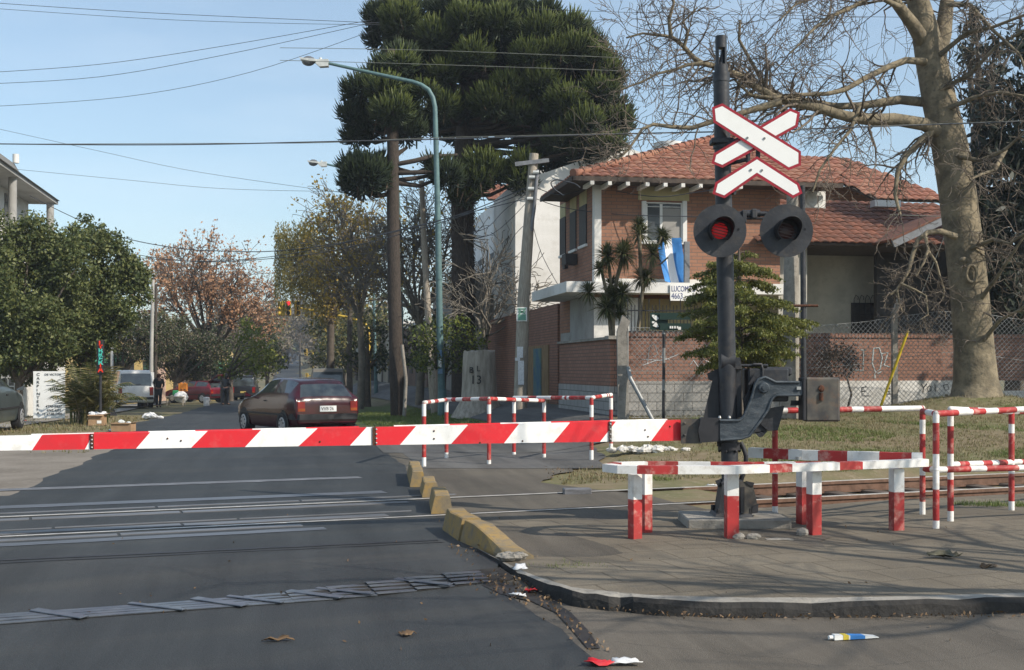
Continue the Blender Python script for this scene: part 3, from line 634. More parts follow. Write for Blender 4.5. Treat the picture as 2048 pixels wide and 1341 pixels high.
b.hull([zp(x, y, d) for x, y in ((970, 1225), (1060, 1210), (1025, 1252), (1000, 1258)) for d in (0, .2)]); b.hull([zp(x, y, d) for x, y in ((900, 1040), (1090, 985), (1050, 1215), (960, 1235), (880, 1230)) for d in (.0, .2)])
b.hull([zp(x, y, d) for x, y in ((1215, 1010), (1290, 1010), (1290, 1045), (1208, 1045)) for d in (.02, .1)])
b.build('linkage_housing', m_iron, sig)
b = MB(); b.hull([zp(x, y, d) for x, y in ((925, 905), (945, 870), (965, 835), (975, 870), (950, 910)) for d in (-.08, .02)]); b.hull([zp(x, y, d) for x, y in ((890, 1000), (960, 900), (985, 990), (900, 1110)) for d in (-.05, .1)]); b.build('linkage', m_black, sig)
# collar under the arm, hose, flared base
b = MB(); b.tube([S(1459, 900), S(1459, 885)], .115, 8); 
for k in range(6): a = k*1.047; b.ball(S(1459, 900)+Vector((.1*math.cos(a), .1*math.sin(a), -.01)), .016, 6)
b.tube([S(1438, 893, -.02), S(1438, 876, -.02)], .02, 6); b.build('collar', m_black, sig)
MB().tube([S(1481, 885, -.03), S(1487, 897, -.04), S(1492, 912, -.04), S(1492, 930, -.03), S(1484, 955, -.02), S(1478, 975)], .024, 10).build('cable_hose', m_black, sig)
zb = base.z
b = MB(); h = base+Vector((0, 0, .09)); sq = lambda c, w, d: [c+Vector((sx*w, sy*d, 0)) for sx, sy in ((-1, -1), (1, -1), (1, 1), (-1, 1))]
t = S(1462, 965); b.hull(sq(h+Vector((0, 0, .04)), .145, .15)+sq(t, .105, .11)); b.hull(sq(h, .19, .19)+sq(h+Vector((0, 0, .04)), .17, .17))
b.hull(sq(t+Vector((0, 0, 0)), .12, .12)+sq(t+Vector((0, 0, .03)), .09, .09))
b.hull([S(1430, 962, -.05), S(1442, 958, -.05), S(1442, 972, -.05), S(1436, 975, -.05), S(1430, 962, .05), S(1442, 958, .05), S(1442, 972, .05), S(1436, 975, .05)])
b.build('pedestal', m_iron, sig)
b = MB(); b.hull([S(x, y, d) for x, y in ((1478, 962), (1505, 966), (1515, 1010), (1514, 1024), (1482, 1030)) for d in (-.17, .0)]); gb = b.build('gear_cover', m_greyplate, sig)
b = MB(); b.hull([S(x, y, d) for x, y in ((1481, 975), (1489, 974), (1489, 1026), (1482, 1028)) for d in (-.19, -.16)]); b.hull([S(x, y, d) for x, y in ((1490, 962), (1509, 966), (1506, 974), (1496, 970)) for d in (-.18, -.02)]); b.hull([S(x, y, d) for x, y in ((1505, 1012), (1517, 1008), (1516, 1026), (1504, 1028)) for d in (-.18, -.02)]); b.build('latch', m_black, gb)
b = MB()
for sx in (-1, 1):
    for sy in (-1, 1): b.tube([h+Vector((sx*.155, sy*.155, .03)), h+Vector((sx*.155, sy*.155, .09))], .02, 6)
b.each('anchor_bolt', m_black, sig)
b = MB(); q = base+Vector((.02, 0, 0)); b.box(q+Vector((.0, 0, .045)), (1.0, .72, .10), bev=.012); sb = b.top('concrete_plinth', m_conc, 'low stained concrete slab under the dark crossing post', 'plinth')
# ------------------------------------------------------------------ low guard of square posts round the signal
gd = thing('timber_guard', 'low red and white guard of square posts and a flat rail round the crossing post', 'guard rail', G(1463, 1078))
for px, py, w, rot, top in ((1270, 1080, .092, .5, 943), (1292, 1068, .085, .5, 938), (1463, 1079, .108, .1, 948), (1628, 1070, .10, .35, 944), (1607, 1049, .105, .35, 938), (1793, 1062, .105, .2, 938)):
    g = G(px, py); g.z -= .02; h = .615-g.z-.02; k = h*.66+random.uniform(-.02, .02); b = MB(); b.mi = 1; b.box(g+Vector((0, 0, k/2)), (w, w, k), rz=rot); b.mi = 0; b.box(g+Vector((0, 0, (h+k)/2)), (w, w, h-k), rz=rot); b.build('post', [m_white, m_rust_red], gd)
def plank(pts, lens, z, hh, w, start, name='rail'):
    pts = [Vector((p[0], p[1], z)) for p in pts]; b = MB(); k = start; li = 0; left = lens[0]
    nn = []
    for i in range(len(pts)):
        d = (pts[min(i+1, len(pts)-1)]-pts[max(i-1, 0)]).normalized(); nn.append(Vector((-d.y, d.x, 0)))
    for i in range(len(pts)-1):
        L = (pts[i+1]-pts[i]).length; t = 0
        while t < L-1e-4:
            st = min(left, L-t); b.mi = k % 2; V = []
            for u in (t/L, (t+st)/L):
                c = pts[i].lerp(pts[i+1], u); n_ = nn[i].lerp(nn[i+1], u).normalized()
                V += [c-n_*w/2, c+n_*w/2, c+n_*w/2+Vector((0, 0, hh)), c-n_*w/2+Vector((0, 0, hh))]
            b.add(V, [(0, 1, 5, 4), (1, 2, 6, 5), (2, 3, 7, 6), (3, 0, 4, 7)]+([(3, 2, 1, 0)] if t == 0 and i == 0 else [])+([(4, 5, 6, 7)] if i == len(pts)-2 and t+st > L-1e-4 else []), False)
            t += st; left -= st
            if left < 1e-4: k += 1; li += 1; left = lens[li % len(lens)]
    return b.build(name, [m_white, m_rust_red], gd)
gp = lambda px, Y: ((px-1024)*Y/FOC, Y)
plank([gp(1214, 10.95), gp(1240, 10.78), gp(1300, 10.72), gp(1463, 10.72), gp(1628, 11.05), gp(1800, 11.42), gp(1850, 11.55)], [.36, .35, .86, .24, .52, .26, 2], .612, .072, .105, 0)
plank([gp(1216, 10.96), gp(1236, 11.25), gp(1292, 11.32)], [.1, .2, 2], .613, .062, .10, 0)
plank([gp(1500, 12.4), gp(1607, 12.05), gp(1700, 11.85), gp(1845, 11.62)], [.17, .27, .30, .28, .3, .3], .635, .10, .10, 0)
plank([gp(1292, 11.34), gp(1380, 11.3), gp(1500, 11.25), gp(1640, 11.32)], [.3, .3, .5, .3], .63, .045, .07, 1)
MB().tube([P(1597, 920, 12.0), P(1597, 914, 12.0)], .03, 8).build('hinge_pin', m_bolt, gd)
# ------------------------------------------------------------------ tubular railings
def tube_rail(name, label, posts, rails, r, cat='railing', group=None, z_post=.05):
    g0 = posts[0][0]
    t = thing(name, label, cat, g0, group=group)
    for g, top, lens, st in posts:
        b = MB(); banded(b, [g-Vector((0, 0, .05)), Vector((top.x, top.y, top.z))], r, lens, start=st); b.ball(top, r*1.02, 8); b.build('post', [m_white, m_rust_red], t)
    for pts, lens, st in rails:
        b = MB(); banded(b, pts, r, lens, start=st)
        for p in pts: b.ball(p, r*1.02, 8)
        b.build('rail', [m_white, m_rust_red], t)
    return t
def pst(px, py, top, lens, st=0):
    g = G(px, py); return (g, P(px, top, g.y), lens, st)
p1 = pst(1550, 1042, 822, [.2, .33, .12, .33, .15], 0); p2 = pst(1845, 1030, 820, [.19, .28, .12, .32, .15], 0)
q = [p1, p2]
tube_rail('tube_railing', 'waist-high red and white tube railing behind the crossing post and counterweight', q, [([P(1552, 822, p1[0].y), P(1660, 820, p1[0].y+.15), P(1845, 817, p2[0].y)], [.12, .12, .42, .2, .14, .22, .5], 0), ([P(1845, 930, p2[0].y), P(1790, 930, p2[0].y-.2), P(1720, 932, p2[0].y-.4)], [.25, .12, .3], 0)], .030)
p1 = pst(1872, 1060, 828, [.14, .30, .34, .30, .12], 0); p2 = pst(1901, 1044, 826, [.16, .32, .26, .28, .1], 0); p3 = pst(2023, 1023, 824, [.16, .30, .14, .30, .1], 0)
f = P(2240, 1010, 14.3); f.z = gz(f.x, f.y); p4 = (f, Vector((f.x, f.y, 1.09)), [.16, .3, .14, .3, .1], 0)
tube_rail('tube_railing', 'long red and white tube railing with a middle rail, at the right edge', [p1, p2, p3, p4], [([P(1845, 823, 12.0), p1[1], P(2048, 819, 12.3), P(2300, 818, 12.6)], [.18, .22, .36, .22, .2, .2, .3], 1), ([P(1850, 938, 11.7), P(1872, 940, 11.55), P(2048, 936, 12), P(2300, 932, 12.5)], [.1, .18, .3, .2, .42, .4], 1), ([P(1901, 930, p2[0].y), P(2023, 925, p3[0].y), P(2240, 918, 14.3)], [.15, .2, .3, .2], 0), ([P(1901, 819, p2[0].y), p3[1], p4[1]], [.35, .2, .3, .25], 0)], .031)
A = [pst(848, 934, 806, [.2, .65, .2], 0), pst(893, 917, 800, [.15, .7, .2], 0), pst(978, 929, 798, [.12, .75, .15], 0), pst(1088, 916, 802, [.12, .72, .2], 0)]
tube_rail('tube_railing', 'red and white tube railing of the small pair nearer the street, its end bent back', A, [([a[1] for a in A], [.16, .24, .3, .3, .5, .25, .3], 0)], .034)
A = [pst(1028, 910, 796, [.1, .7, .2], 0), pst(1183, 921, 796, [.22, .55, .2], 0), pst(1222, 899, 790, [.15, .6, .2], 0)]
tube_rail('tube_railing', 'peeling red and white tube railing right of the small pair, nearest the concrete fence post', A, [([a[1] for a in A], [.42, .25, .4, .3, .06, .06, .06], 0)], .034)
# ------------------------------------------------------------------ the corner house and its neighbours
RZH = math.atan(.1808); UX = Vector((math.cos(RZH), math.sin(RZH), 0)); UY = Vector((-math.sin(RZH), math.cos(RZH), 0))
m_brick = brickmat('house_brick', (.345, .175, .108), (.275, .13, .08), (.16, .12, .098), .30, .095, .010)
m_wallbrick = brickmat('garden_wall_brick', (.30, .15, .10), (.24, .115, .075), (.10, .075, .06), .25, .085, .010)
m_block = brickmat('painted_block', (.34, .33, .31), (.28, .275, .26), (.12, .115, .105), .42, .2, .012)
m_wwash = M('whitewash', (.66, .65, .62), (.50, .48, .44), scale=2.2, rough=.9, bump=.3, c3=(.30, .28, .24), s3=7, amt3=.45)
m_wrender = M('white_render', (.74, .73, .70), (.62, .61, .57), scale=.8, rough=.9, bump=.1, c3=(.52, .50, .45), s3=3, amt3=.4)
m_grender = M('grey_render', (.36, .36, .345), (.29, .285, .27), scale=1.1, rough=.9, c3=(.22, .21, .19), s3=4, amt3=.4)
m_cream = M('cream_paint', (.50, .45, .25), (.42, .385, .22), scale=2, rough=.8)
m_tile = M('roof_tile', (.275, .112, .072), (.17, .075, .052), scale=2.5, lo=.42, hi=.68, rough=.85, c3=(.12, .065, .045), s3=9, amt3=.6, island=((.31, .155, .10), .35))
m_tile2 = M('old_roof_tile', (.19, .080, .052), (.10, .052, .038), scale=2, lo=.4, hi=.65, rough=.9, c3=(.07, .042, .03), s3=8, amt3=.7, island=((.22, .09, .055), .5))
m_darkwood = M('dark_eaves_wood', (.055, .042, .035), (.085, .065, .052), scale=6, rough=.8)
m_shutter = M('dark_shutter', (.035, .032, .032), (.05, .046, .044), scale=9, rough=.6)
m_glass = glass('window_glass', (.055, .06, .065), .08)
m_frame = M('window_frame_white', (.72, .72, .69), rough=.5)
m_greyfr = M('grey_board', (.20, .21, .23), (.15, .16, .17), scale=6, rough=.7)
HZ = .42
HO = Vector((2.21, 32, HZ))
house = thing('brick_house', 'two-storey brick corner house with an orange tiled hip roof and a white corner strip', 'house', HO, RZH)
def HF(px, py, ly=0.0):      # pixel -> local point on the plane local y = ly
    d = Vector(((px-1024)/FOC, 1, -(py-HOR)/FOC)); o = Vector((0, 0, EYE)); t = (HO+UY*ly-o).dot(UY)/d.dot(UY); w = o+d*t-HO
    return Vector((w.dot(UX), w.dot(UY), w.z))
def HS(px, py, lx=0.0):      # plane local x = lx
    d = Vector(((px-1024)/FOC, 1, -(py-HOR)/FOC)); o = Vector((0, 0, EYE)); t = (HO+UX*lx-o).dot(UX)/d.dot(UX); w = o+d*t-HO
    return Vector((w.dot(UX), w.dot(UY), w.z))
def bx(b, x0, x1, y0, y1, z0, z1): return b.box(((x0+x1)/2, (y0+y1)/2, (z0+z1)/2), (abs(x1-x0), abs(y1-y0), abs(z1-z0)))
def frect(b, px0, py0, px1, py1, y0, y1, ly=0.0):    # box whose front face fills a photo rectangle on the front plane
    p, q = HF(px0, py0, ly), HF(px1, py1, ly); return bx(b, p.x, q.x, y0, y1, q.z, p.z)
ZE = HF(1190, 366).z
x1 = HF(1560, 500).x; zl = HF(1250, 570).z
b = MB(); bx(b, 0, x1, 0, 4.3, zl, ZE+.1); bx(b, .0, 1.2, .0, 4.3, -.5, zl); bx(b, 1.2, x1, 1.2, 4.3, -.5, zl)
b.build('wall', m_brick, house, True)
b = MB(); bx(b, -.02, .17, -.035, .2, zl, ZE); bx(b, -.03, 1.19, -.02, .0, -.5, zl-.35); b.build('corner_strip', m_wrender, house, True)
b = MB(); bx(b, 1.25, x1-.02, 1.17, 1.2, -.5, zl-.3); b.build('porch_wall', m_cream, house, True)
b = MB(); q0, q1 = HS(1142, 585), HS(1189, 640); bx(b, -.03, 0, q1.y, q0.y, -.5, q0.z); b.build('side_panel', m_grender, house, True)
b = MB(); bx(b, -.95, HF(1400, 570).x+2.2, -.75, .02, zl-.26, zl+.02); bx(b, -.95, 0, .02, HS(1105, 585).y*.72, zl-.26, zl+.02); b.build('ledge', m_wrender, house, True)
b = MB(); frect(b, 1190, 557, 1440, 568, -.04, 0); b.build('string_course', m_wrender, house, True)
b = MB(); frect(b, 1276, 370, 1378, 403, -.02, 0); b.build('lintel_panel', m_cream, house, True)
b = MB(); frect(b, 1283, 403, 1291, 489, -.09, 0); frect(b, 1364, 403, 1372, 489, -.09, 0); frect(b, 1280, 485, 1374, 490, -.12, 0)
w = b.build('window_surround', m_frame, house, True)
b = MB(); frect(b, 1291, 405, 1364, 485, -.012, 0); b.build('pane', m_glass, w, True)
b = MB(); frect(b, 1291, 405, 1364, 409, -.05, -.012); frect(b, 1291, 413, 1363, 416, -.04, -.012); frect(b, 1319, 409, 1324, 485, -.05, -.012); frect(b, 1291, 481, 1364, 485, -.05, -.012); frect(b, 1291, 409, 1294, 481, -.05, -.012); frect(b, 1361, 409, 1364, 481, -.05, -.012); b.build('frame', m_frame, w, True)
b = MB(); frect(b, 1325, 417, 1361, 480, -.02, -.012); b.build('curtain', M('curtain', (.30, .29, .27), rough=.9), w, True)
for px0, px1, y0, y1, yc in ((1121, 1132, 436, 508, 415), (1141, 1153, 424, 498, 400), (1160, 1174, 411, 488, 383)):
    p, q = HS(px0, y0), HS(px1, y1); b = MB(); bx(b, -.03, 0, q.y, p.y, HS(px1, y1).z, HS(px1, y0-3).z); o = b.build('side_window', m_shutter, house, True)
    b = MB(); bx(b, -.06, 0, q.y-.05, p.y+.05, q.z-.07, q.z); b.build('sill', m_frame, o, True)
    b = MB(); bx(b, -.02, 0, q.y, p.y, HS(px1, y0-2).z, ZE-.05); b.build('upper_panel', m_cream, o, True)
b = MB(); p = HS(1153, 505); bx(b, -.35, -.01, p.y-.15, p.y+.35, p.z-.35, p.z-.05); q = HS(1133, 528); bx(b, -.1, 0, q.y-.2, q.y+.1, q.z-.15, q.z+.12); b.each('wall_box', m_shutter, house, True)
b = MB(); q0, q1 = HS(1124, 668), HS(1144, 668); bx(b, -.04, 0, q1.y, q0.y, -.5, q0.z); bx(b, -.06, -.04, q1.y+.12, q0.y-.12, -.5, q0.z-.12); b.build('street_door', m_grender, house, True)
# tiled roofs with real corrugation
def tile_roof(name, poly, par, mat, col=.26, row=.36, amp=.035, lift=.03, edge=True):
    P0 = [Vector(p) for p in poly]; e1 = (P0[1]-P0[0]).normalized(); nrm = None
    for i in range(2, len(P0)):
        nn = e1.cross(P0[i]-P0[0])
        if nn.length > .3: nrm = nn.normalized(); break
    if nrm.z < 0: nrm = -nrm
    e2 = nrm.cross(e1)
    if e2.z < 0: e2 = -e2
    Q = [((p-P0[0]).dot(e1), (p-P0[0]).dot(e2)) for p in P0]
    us = [q[0] for q in Q]; vs = [q[1] for q in Q]
    def inside(x, y):
        c = False; n = len(Q)
        for i in range(n):
            (xa, ya), (xb, yb_) = Q[i], Q[i-1]
            if (ya > y) != (yb_ > y) and x < (xb-xa)*(y-ya)/(yb_-ya)+xa: c = not c
        return c
    b = MB(); ns = 5; rr = random.Random(11)
    nc = int((max(us)-min(us))/col)+2; nr = int((max(vs)-min(vs))/row)+2
    for r in range(nr):
        v0 = min(vs)+r*row
        for c in range(nc):
            u0 = min(us)+c*col; V = []; ok = inside(u0+col/2, v0+row*.4)
            if not ok: continue
            dz = rr.uniform(-.006, .006)
            for v, h in ((v0-.03, lift), (v0+row, 0)):
                for k in range(ns+1):
                    u = u0+col*k/ns; V.append(P0[0]+e1*u+e2*v+nrm*(h+dz+amp*(math.sin(math.pi*k/ns)**.8)))
            b.add(V, [(k, k+1, ns+2+k, ns+1+k) for k in range(ns)], True)
            b.add([V[k] for k in range(ns+1)]+[V[k]-nrm*.03 for k in range(ns+1)], [(k+1, k, ns+1+k, ns+2+k) for k in range(ns)], False)
    o = b.build(name, mat, par, True)
    b = MB(); b.prism([p-nrm*.02 for p in P0], -nrm*.06); b.build('roof_deck', m_darkwood, o, True)
    return o
EV = Vector((-.78, -.78, ZE+.04)); AP_ = HF(1452, 274, 4.25); ER = Vector((6.7, -.78, ZE+.04)); RR_ = AP_+Vector((.8, 0, 0)); EL = Vector((-.78, 3.3, ZE+.02))
slope = (AP_.z-EV.z)/(AP_.y-EV.y)
rf = tile_roof('front_roof', [EV, ER, Vector((6.7, AP_.y, AP_.z)), AP_], house, m_tile)
tile_roof('side_roof', [EL, EV, AP_], house, m_tile)
b = MB(); n = 22                             # hip and ridge tiles
for i in range(n):
    a, c = EV.lerp(AP_, i/n), EV.lerp(AP_, (i+1.15)/n); b.tube([a+Vector((0, 0, .07)), c+Vector((0, 0, .035))], [.115, .095], 10)
for i in range(4): b.tube([AP_+Vector((i*.32, 0, .07)), AP_+Vector((i*.32+.36, 0, .045))], [.115, .10], 10)
b.build('ridge_tiles', m_tile, house, True)
b = MB(); b.prism([(-.3, 4.32, ZE+.1), (6.7, 4.32, ZE+.1), (6.7, 4.32, AP_.z-.06), (AP_.x, 4.32, AP_.z-.06)], (0, .1, 0)); b.build('rear_gable', m_brick, house, True)
b = MB(); bx(b, -.74, 6.7, -.74, .0, ZE-.06, ZE-.02); bx(b, -.74, .0, 0, 3.3, ZE-.06, ZE-.02); bx(b, -.78, 6.7, -.82, -.78, ZE-.08, ZE+.04); bx(b, -.82, -.78, -.78, 3.3, ZE-.08, ZE+.04); b.build('eaves', m_darkwood, house, True)
b = MB()
for px in (1182, 1217, 1253, 1292, 1328, 1363, 1398, 1440, 1478): x = HF(px, 371, -.7).x; bx(b, x-.05, x+.05, -.85, .0, ZE-.18, ZE-.085)
b.each('rafter_end', m_wrender, house, True)
b = MB(); t0 = HF(1357, 300, 4.6); b.tube([Vector((t0.x, 5.5, AP_.z-1.0)), Vector((t0.x, 5.5, HF(1357, 288, 5.5).z))], .5, 20); b.build('water_tank', m_wrender, house, True)
# back block of the house, seen right of the X sign
def HP(px, py, Y):
    w = P(px, py, Y)-HO; return Vector((w.dot(UX), w.dot(UY), w.z))
a, c = HP(1540, 361, 38.2), HP(1545, 310, 40.6); z0_, z1_, y0_, y1_ = a.z, c.z, a.y, c.y; ax = HF(1690, 361, y0_).x; rx = HF(1688, 312, y1_).x; lx = a.x-1.5
tile_roof('back_roof', [Vector((lx, y0_, z0_)), Vector((ax, y0_, z0_)), Vector((rx, y1_, z1_)), Vector((lx, y1_, z1_))], house, m_tile)
e = HP(1885, 400, 38.6); m2 = HP(1752, 398, 37.4)
tile_roof('back_hip_roof', [Vector((m2.x, m2.y, m2.z)), Vector((e.x, m2.y, m2.z)), Vector((rx, y1_, z1_)), Vector((ax-.1, y0_, z0_))], house, m_tile)
b = MB(); bx(b, lx, rx+1, y0_+.5, y1_+2, 3, z0_-.05); b.build('back_wall', m_brick, house, True)
# single-storey annex with its low old roof
annex = thing('annex_house', 'single-storey white annex with a low dark tiled roof in the shade of the bare tree', 'house', HO+UX*5.25, RZH)
def AX(v): return Vector((v.x-5.25, v.y, v.z))
ez = HF(1700, 490).z
xw = HF(1614, 560, .2).x-5.25; m_anx = M('annex_render', (.50, .48, .42), (.40, .385, .34), scale=1.2, rough=.9, c3=(.30, .285, .25), s3=4, amt3=.4)
b = MB(); bx(b, .02, xw, .2, 6, -.5, ez-.02); bx(b, xw, HF(1905, 500).x-5.25, 2.3, 6, -.5, ez+.5); b.build('wall', m_anx, annex, True)  # right part of the wall set back to bring it into shade
b = MB(); bx(b, xw, xe1_ if False else HF(1905, 500).x-5.2, -.4, 2.3, ez-.08, ez-.03); b.build('shade_ceiling', m_darkwood, annex, True)  # ceiling added over the recess to shade the annex wall
t1 = AX(HP(1640, 405, 36.3)); xe0, xe1 = HF(1500, 490).x-5.25, HF(1800, 490).x-5.25+2.2
tile_roof('roof', [Vector((xe0, -.5, ez)), Vector((xe1, -.5, ez)), Vector((xe1+.8, t1.y, t1.z)), Vector((xe0+1.2, t1.y, t1.z))], annex, m_tile2)
b = MB(); p, q = AX(HF(1790, 495, -1.6)), AX(HF(1910, 438, -1.6)); d = Vector((q.x-p.x, 0, q.z-p.z)); nn = Vector((-d.z, 0, d.x)).normalized()*.2
b.prism([p, q, q+nn, p+nn], (0, .06, 0)); b.build('barge_board', m_greyfr, annex, True)
b = MB(); b.prism([p+nn*.9, q+nn*.9, q+nn*1.2, p+nn*1.2], (0, 4, 0)); b.build('porch_roof', m_tile2, annex, True)
b = MB(); bx(b, AX(HF(1795, 500)).x, AX(HF(1975, 500)).x, 1.2, 1.4, -.5, ez+.2); b.build('porch_wall', m_shutter, annex, True)  # near-black wall standing for the shade under the gable porch
b = MB(); p, q = AX(HF(1702, 606, 2.3)), AX(HF(1790, 668, 2.3)); bx(b, p.x, q.x, 2.25, 2.3, q.z, p.z); w = b.build('window', m_shutter, annex, True)
b = MB()
for i in range(9):
    x = p.x+(q.x-p.x)*i/8; b.tube([Vector((x, 2.1, q.z)), Vector((x, 2.1, p.z+.1)), Vector((x+.06, 2.1, p.z+.22)), Vector((x+.14, 2.1, p.z+.16)), Vector((x+.12, 2.1, p.z+.08))], .011, 5)
for k in (.2, .6, .95): bx(b, p.x, q.x, 2.09, 2.11, q.z+(p.z-q.z)*k, q.z+(p.z-q.z)*k+.025)
b.build('window_bars', m_black, w, True)
b = MB(); p, q = AX(HP(1603, 372, 33.2)), AX(HP(1655, 416, 33.2)); bx(b, p.x, q.x, p.y, p.y+.35, q.z, p.z); ac = b.build('air_conditioner', m_frame, annex, True)
c = Vector(((p.x*.45+q.x*.55), p.y-.02, (p.z+q.z)/2-.05)); b = MB(); b.disc(c, (0, -1, 0), .24, 24); b.disc(c+Vector((0, -.01, 0)), (0, -1, 0), .24, 24, .22); b.disc(c+Vector((0, -.01, 0)), (0, -1, 0), .13, 24, .115); b.build('fan_grille', m_lampgrey, ac, True)
b = MB(); p, q = AX(HP(1750, 400, 35.5)), AX(HP(1807, 413, 35.5)); bx(b, p.x, q.x, p.y, p.y+.3, q.z, p.z); b.build('roof_vent', m_frame, annex, True)
# boundary wall between the house and the white building, with painted doors
bw = thing('boundary_wall', 'shaded brick wall with ochre and blue painted boards between the brick house and white building', 'wall', HO+UY*4.4, RZH)
b = MB(); bx(b, -.05, .2, 0, 15, -.8, HS(1100, 612).z); b.build('brick_face', m_wallbrick, bw, True)
b = MB(); bx(b, -.09, -.05, 1.2, 4.6, -.6, HS(1100, 690).z); b.build('ochre_board', M('ochre_board', (.30, .21, .11), (.20, .13, .07), scale=4, stretch=(3, 3, .5), rough=.85), bw, True)
b = MB(); bx(b, -.12, -.09, 2.2, 3.4, -.5, HS(1100, 696).z); b.build('blue_panel', M('faded_blue_panel', (.06, .14, .22), (.12, .20, .17), scale=2, rough=.8), bw, True)
# white neighbours up the street
NW = P(1072, 738, 50); NW.z = gz(NW.x, 50)-.1
nb = thing('white_building', 'tall plain white building behind the brick house with a bare sunlit end wall', 'building', NW, RZH)
m_white2 = M('bright_white_render', (.82, .82, .81), (.72, .71, .69), scale=.7, rough=.9, c3=(.60, .59, .56), s3=2.5, amt3=.35)
nz_ = lambda py, Y=50: P(0, py, Y).z-NW.z
hz = nz_(347)
b = MB(); bx(b, 0, 11, 0, 9, nz_(575), hz); bx(b, .6, 11, 0.02, 9, -1, nz_(575)); b.build('wall', m_white2, nb, True)
b = MB(); bx(b, -.08, 11.1, -.06, 9, hz, hz+.14); b.build('parapet', m_white2, nb, True)
b = MB(); bx(b, -1.1, .0, .4, 8.4, nz_(577), nz_(571)); bx(b, -1.1, -.95, .4, 8.4, nz_(571), nz_(500)); bx(b, -.95, .0, .3, .4, nz_(577), nz_(500)); b.build('balcony', m_white2, nb, True)
for y in (1.6, 4.6):
    z1 = nz_(430); b = MB(); bx(b, -.03, 0, y, y+1.3, nz_(570), z1); o = b.build('balcony_door', m_shutter, nb, True); b = MB(); bx(b, -.08, -.03, y-.1, y, nz_(570), z1+.1); bx(b, -.08, -.03, y+1.3, y+1.4, nz_(570), z1+.1); bx(b, -.08, -.03, y, y+1.3, z1, z1+.1); b.build('frame', m_frame, o, True)
b = MB(); bx(b, .55, .6, .5, 3.0, -1, nz_(590)); bx(b, .55, .6, 4.2, 8, -1, nz_(640)); b.each('shop_shutter', m_darkwood, nb, True)
W2 = P(996, 738, 61); W2.z = gz(W2.x, 61)-.2
n2 = thing('white_building', 'lower white building with an orange tiled roof edge, beside the thick shaggy trunk', 'building', W2, RZH)
nz2 = lambda py: P(0, py, 61).z-W2.z
b = MB(); bx(b, 0, 10, 0, 10, -1, nz2(400)); b.build('wall', m_white2, n2, True)
b = MB(); bx(b, -1.4, 0, .2, 9.5, nz2(585), nz2(578)); bx(b, -1.4, -1.25, .2, 9.5, nz2(578), nz2(555)); b.build('balcony', m_grender, n2, True)
b = MB()
for i in range(20): b.tube([(-1.3, .3+i*.48, nz2(556)), (-1.3, .3+i*.48, nz2(520))], .025, 5)
b.tube([(-1.3, .2, nz2(520)), (-1.3, 9.5, nz2(520))], .03, 5); b.build('balcony_railing', m_shutter, n2, True)
b = MB(); bx(b, -.03, 0, 1, 2.6, nz2(575), nz2(500)); bx(b, -.03, 0, 4.5, 6.5, nz2(575), nz2(500)); bx(b, -.03, 0, 1.4, 3, -1, nz2(690)); bx(b, -.03, 0, 5, 8, -1, nz2(680)); b.each('window', m_shutter, n2, True)
tile_roof('roof', [Vector((-.5, -.1, nz2(400))), Vector((10, -.1, nz2(400))), Vector((10, 4, nz2(345))), Vector((-.5, 4, nz2(345)))], n2, m_tile)
b = MB(); p0 = HP(1236, 330, 46); q0 = HP(1300, 306, 46)
g3 = thing('white_building', 'white pitched gable end showing above the tiled roof and left of the water tank', 'building', (HO+UX*p0.x+UY*p0.y), RZH)
pk = HP(1246, 293, 46); zz = pk.z
b.prism([(-4, 0, -1), (6, 0, -1), (6, 0, zz-1.6), (.2, 0, zz), (-4, 0, zz-1.5)], (0, 5, 0)); b.build('wall', m_wrender, g3, True)
# garden wall along the railway land
GO = Vector((2.43, 27.0, gz(2.43, 27)-.1))
gw = thing('garden_wall', 'long low brick garden wall with a whitewashed base behind the chain-link fence', 'wall', GO, RZH)
def GF(px, py, ly=0.0):
    d = Vector(((px-1024)/FOC, 1, -(py-HOR)/FOC)); o = Vector((0, 0, EYE)); t = (GO+UY*ly-o).dot(UY)/d.dot(UY); w = o+d*t-GO
    return Vector((w.dot(UX), w.dot(UY), w.z))
tz = GF(1640, 667).z; xs1 = GF(1562, 700).x; xs2 = GF(1925, 700).x; bz = GF(1650, 762).z; lz = GF(1350, 694).z
b = MB(); bx(b, 0, 20, 0, .22, bz, tz-.1); b2 = b; b.build('brick_face', m_wallbrick, gw, True)
b = MB()
for i in range(int((20-0)/.082)): bx(b, i*.082, i*.082+.070, -.03, .25, tz-.1, tz+random.uniform(-.006, .006))
b.build('coping', m_wallbrick, gw, True)
b = MB(); bx(b, 0, xs1, -.015, .2, -.6, bz); b.build('block_base', m_block, gw, True)
b = MB(); bx(b, xs1, xs2, -.03, .2, -.6, bz); bx(b, xs2, 20, -.01, .2, -.6, bz-.25); b.build('whitewashed_base', m_wwash, gw, True)
b = MB(); bx(b, -.2, 0, .1, 5.4, .75, tz-.15); b.build('side_brick', m_wallbrick, gw, True)
b = MB(); bx(b, -.22, .0, .1, 5.4, -.9, .75); b.build('side_base', m_block, gw, True)
b = MB(); bx(b, -.28, .1, -.05, .3, tz-.16, tz-.08); bx(b, -.26, .04, .3, 5.4, tz-.16, tz-.1); b.build('side_coping', m_conc, gw, True)
m_graf = M('pale_graffiti', (.36, .40, .40), rough=.8); m_grafk = M('black_graffiti', (.03, .03, .03), rough=.8); m_grafw = M('white_graffiti', (.5, .5, .5), rough=.8)
def strokes(name, S_, plane, off, r, mat, par, frm=None):
    b = MB()
    for st in S_:
        pts = [plane(x, y, 0) for x, y in st]; pts = [Vector((p.x, off, p.z)) for p in pts]; b.tube(pts, r, 5)
        b.v = [(v[0], off+(v[1]-off)*.15, v[2]) for v in b.v]
    return b.build(name, mat, par, True)
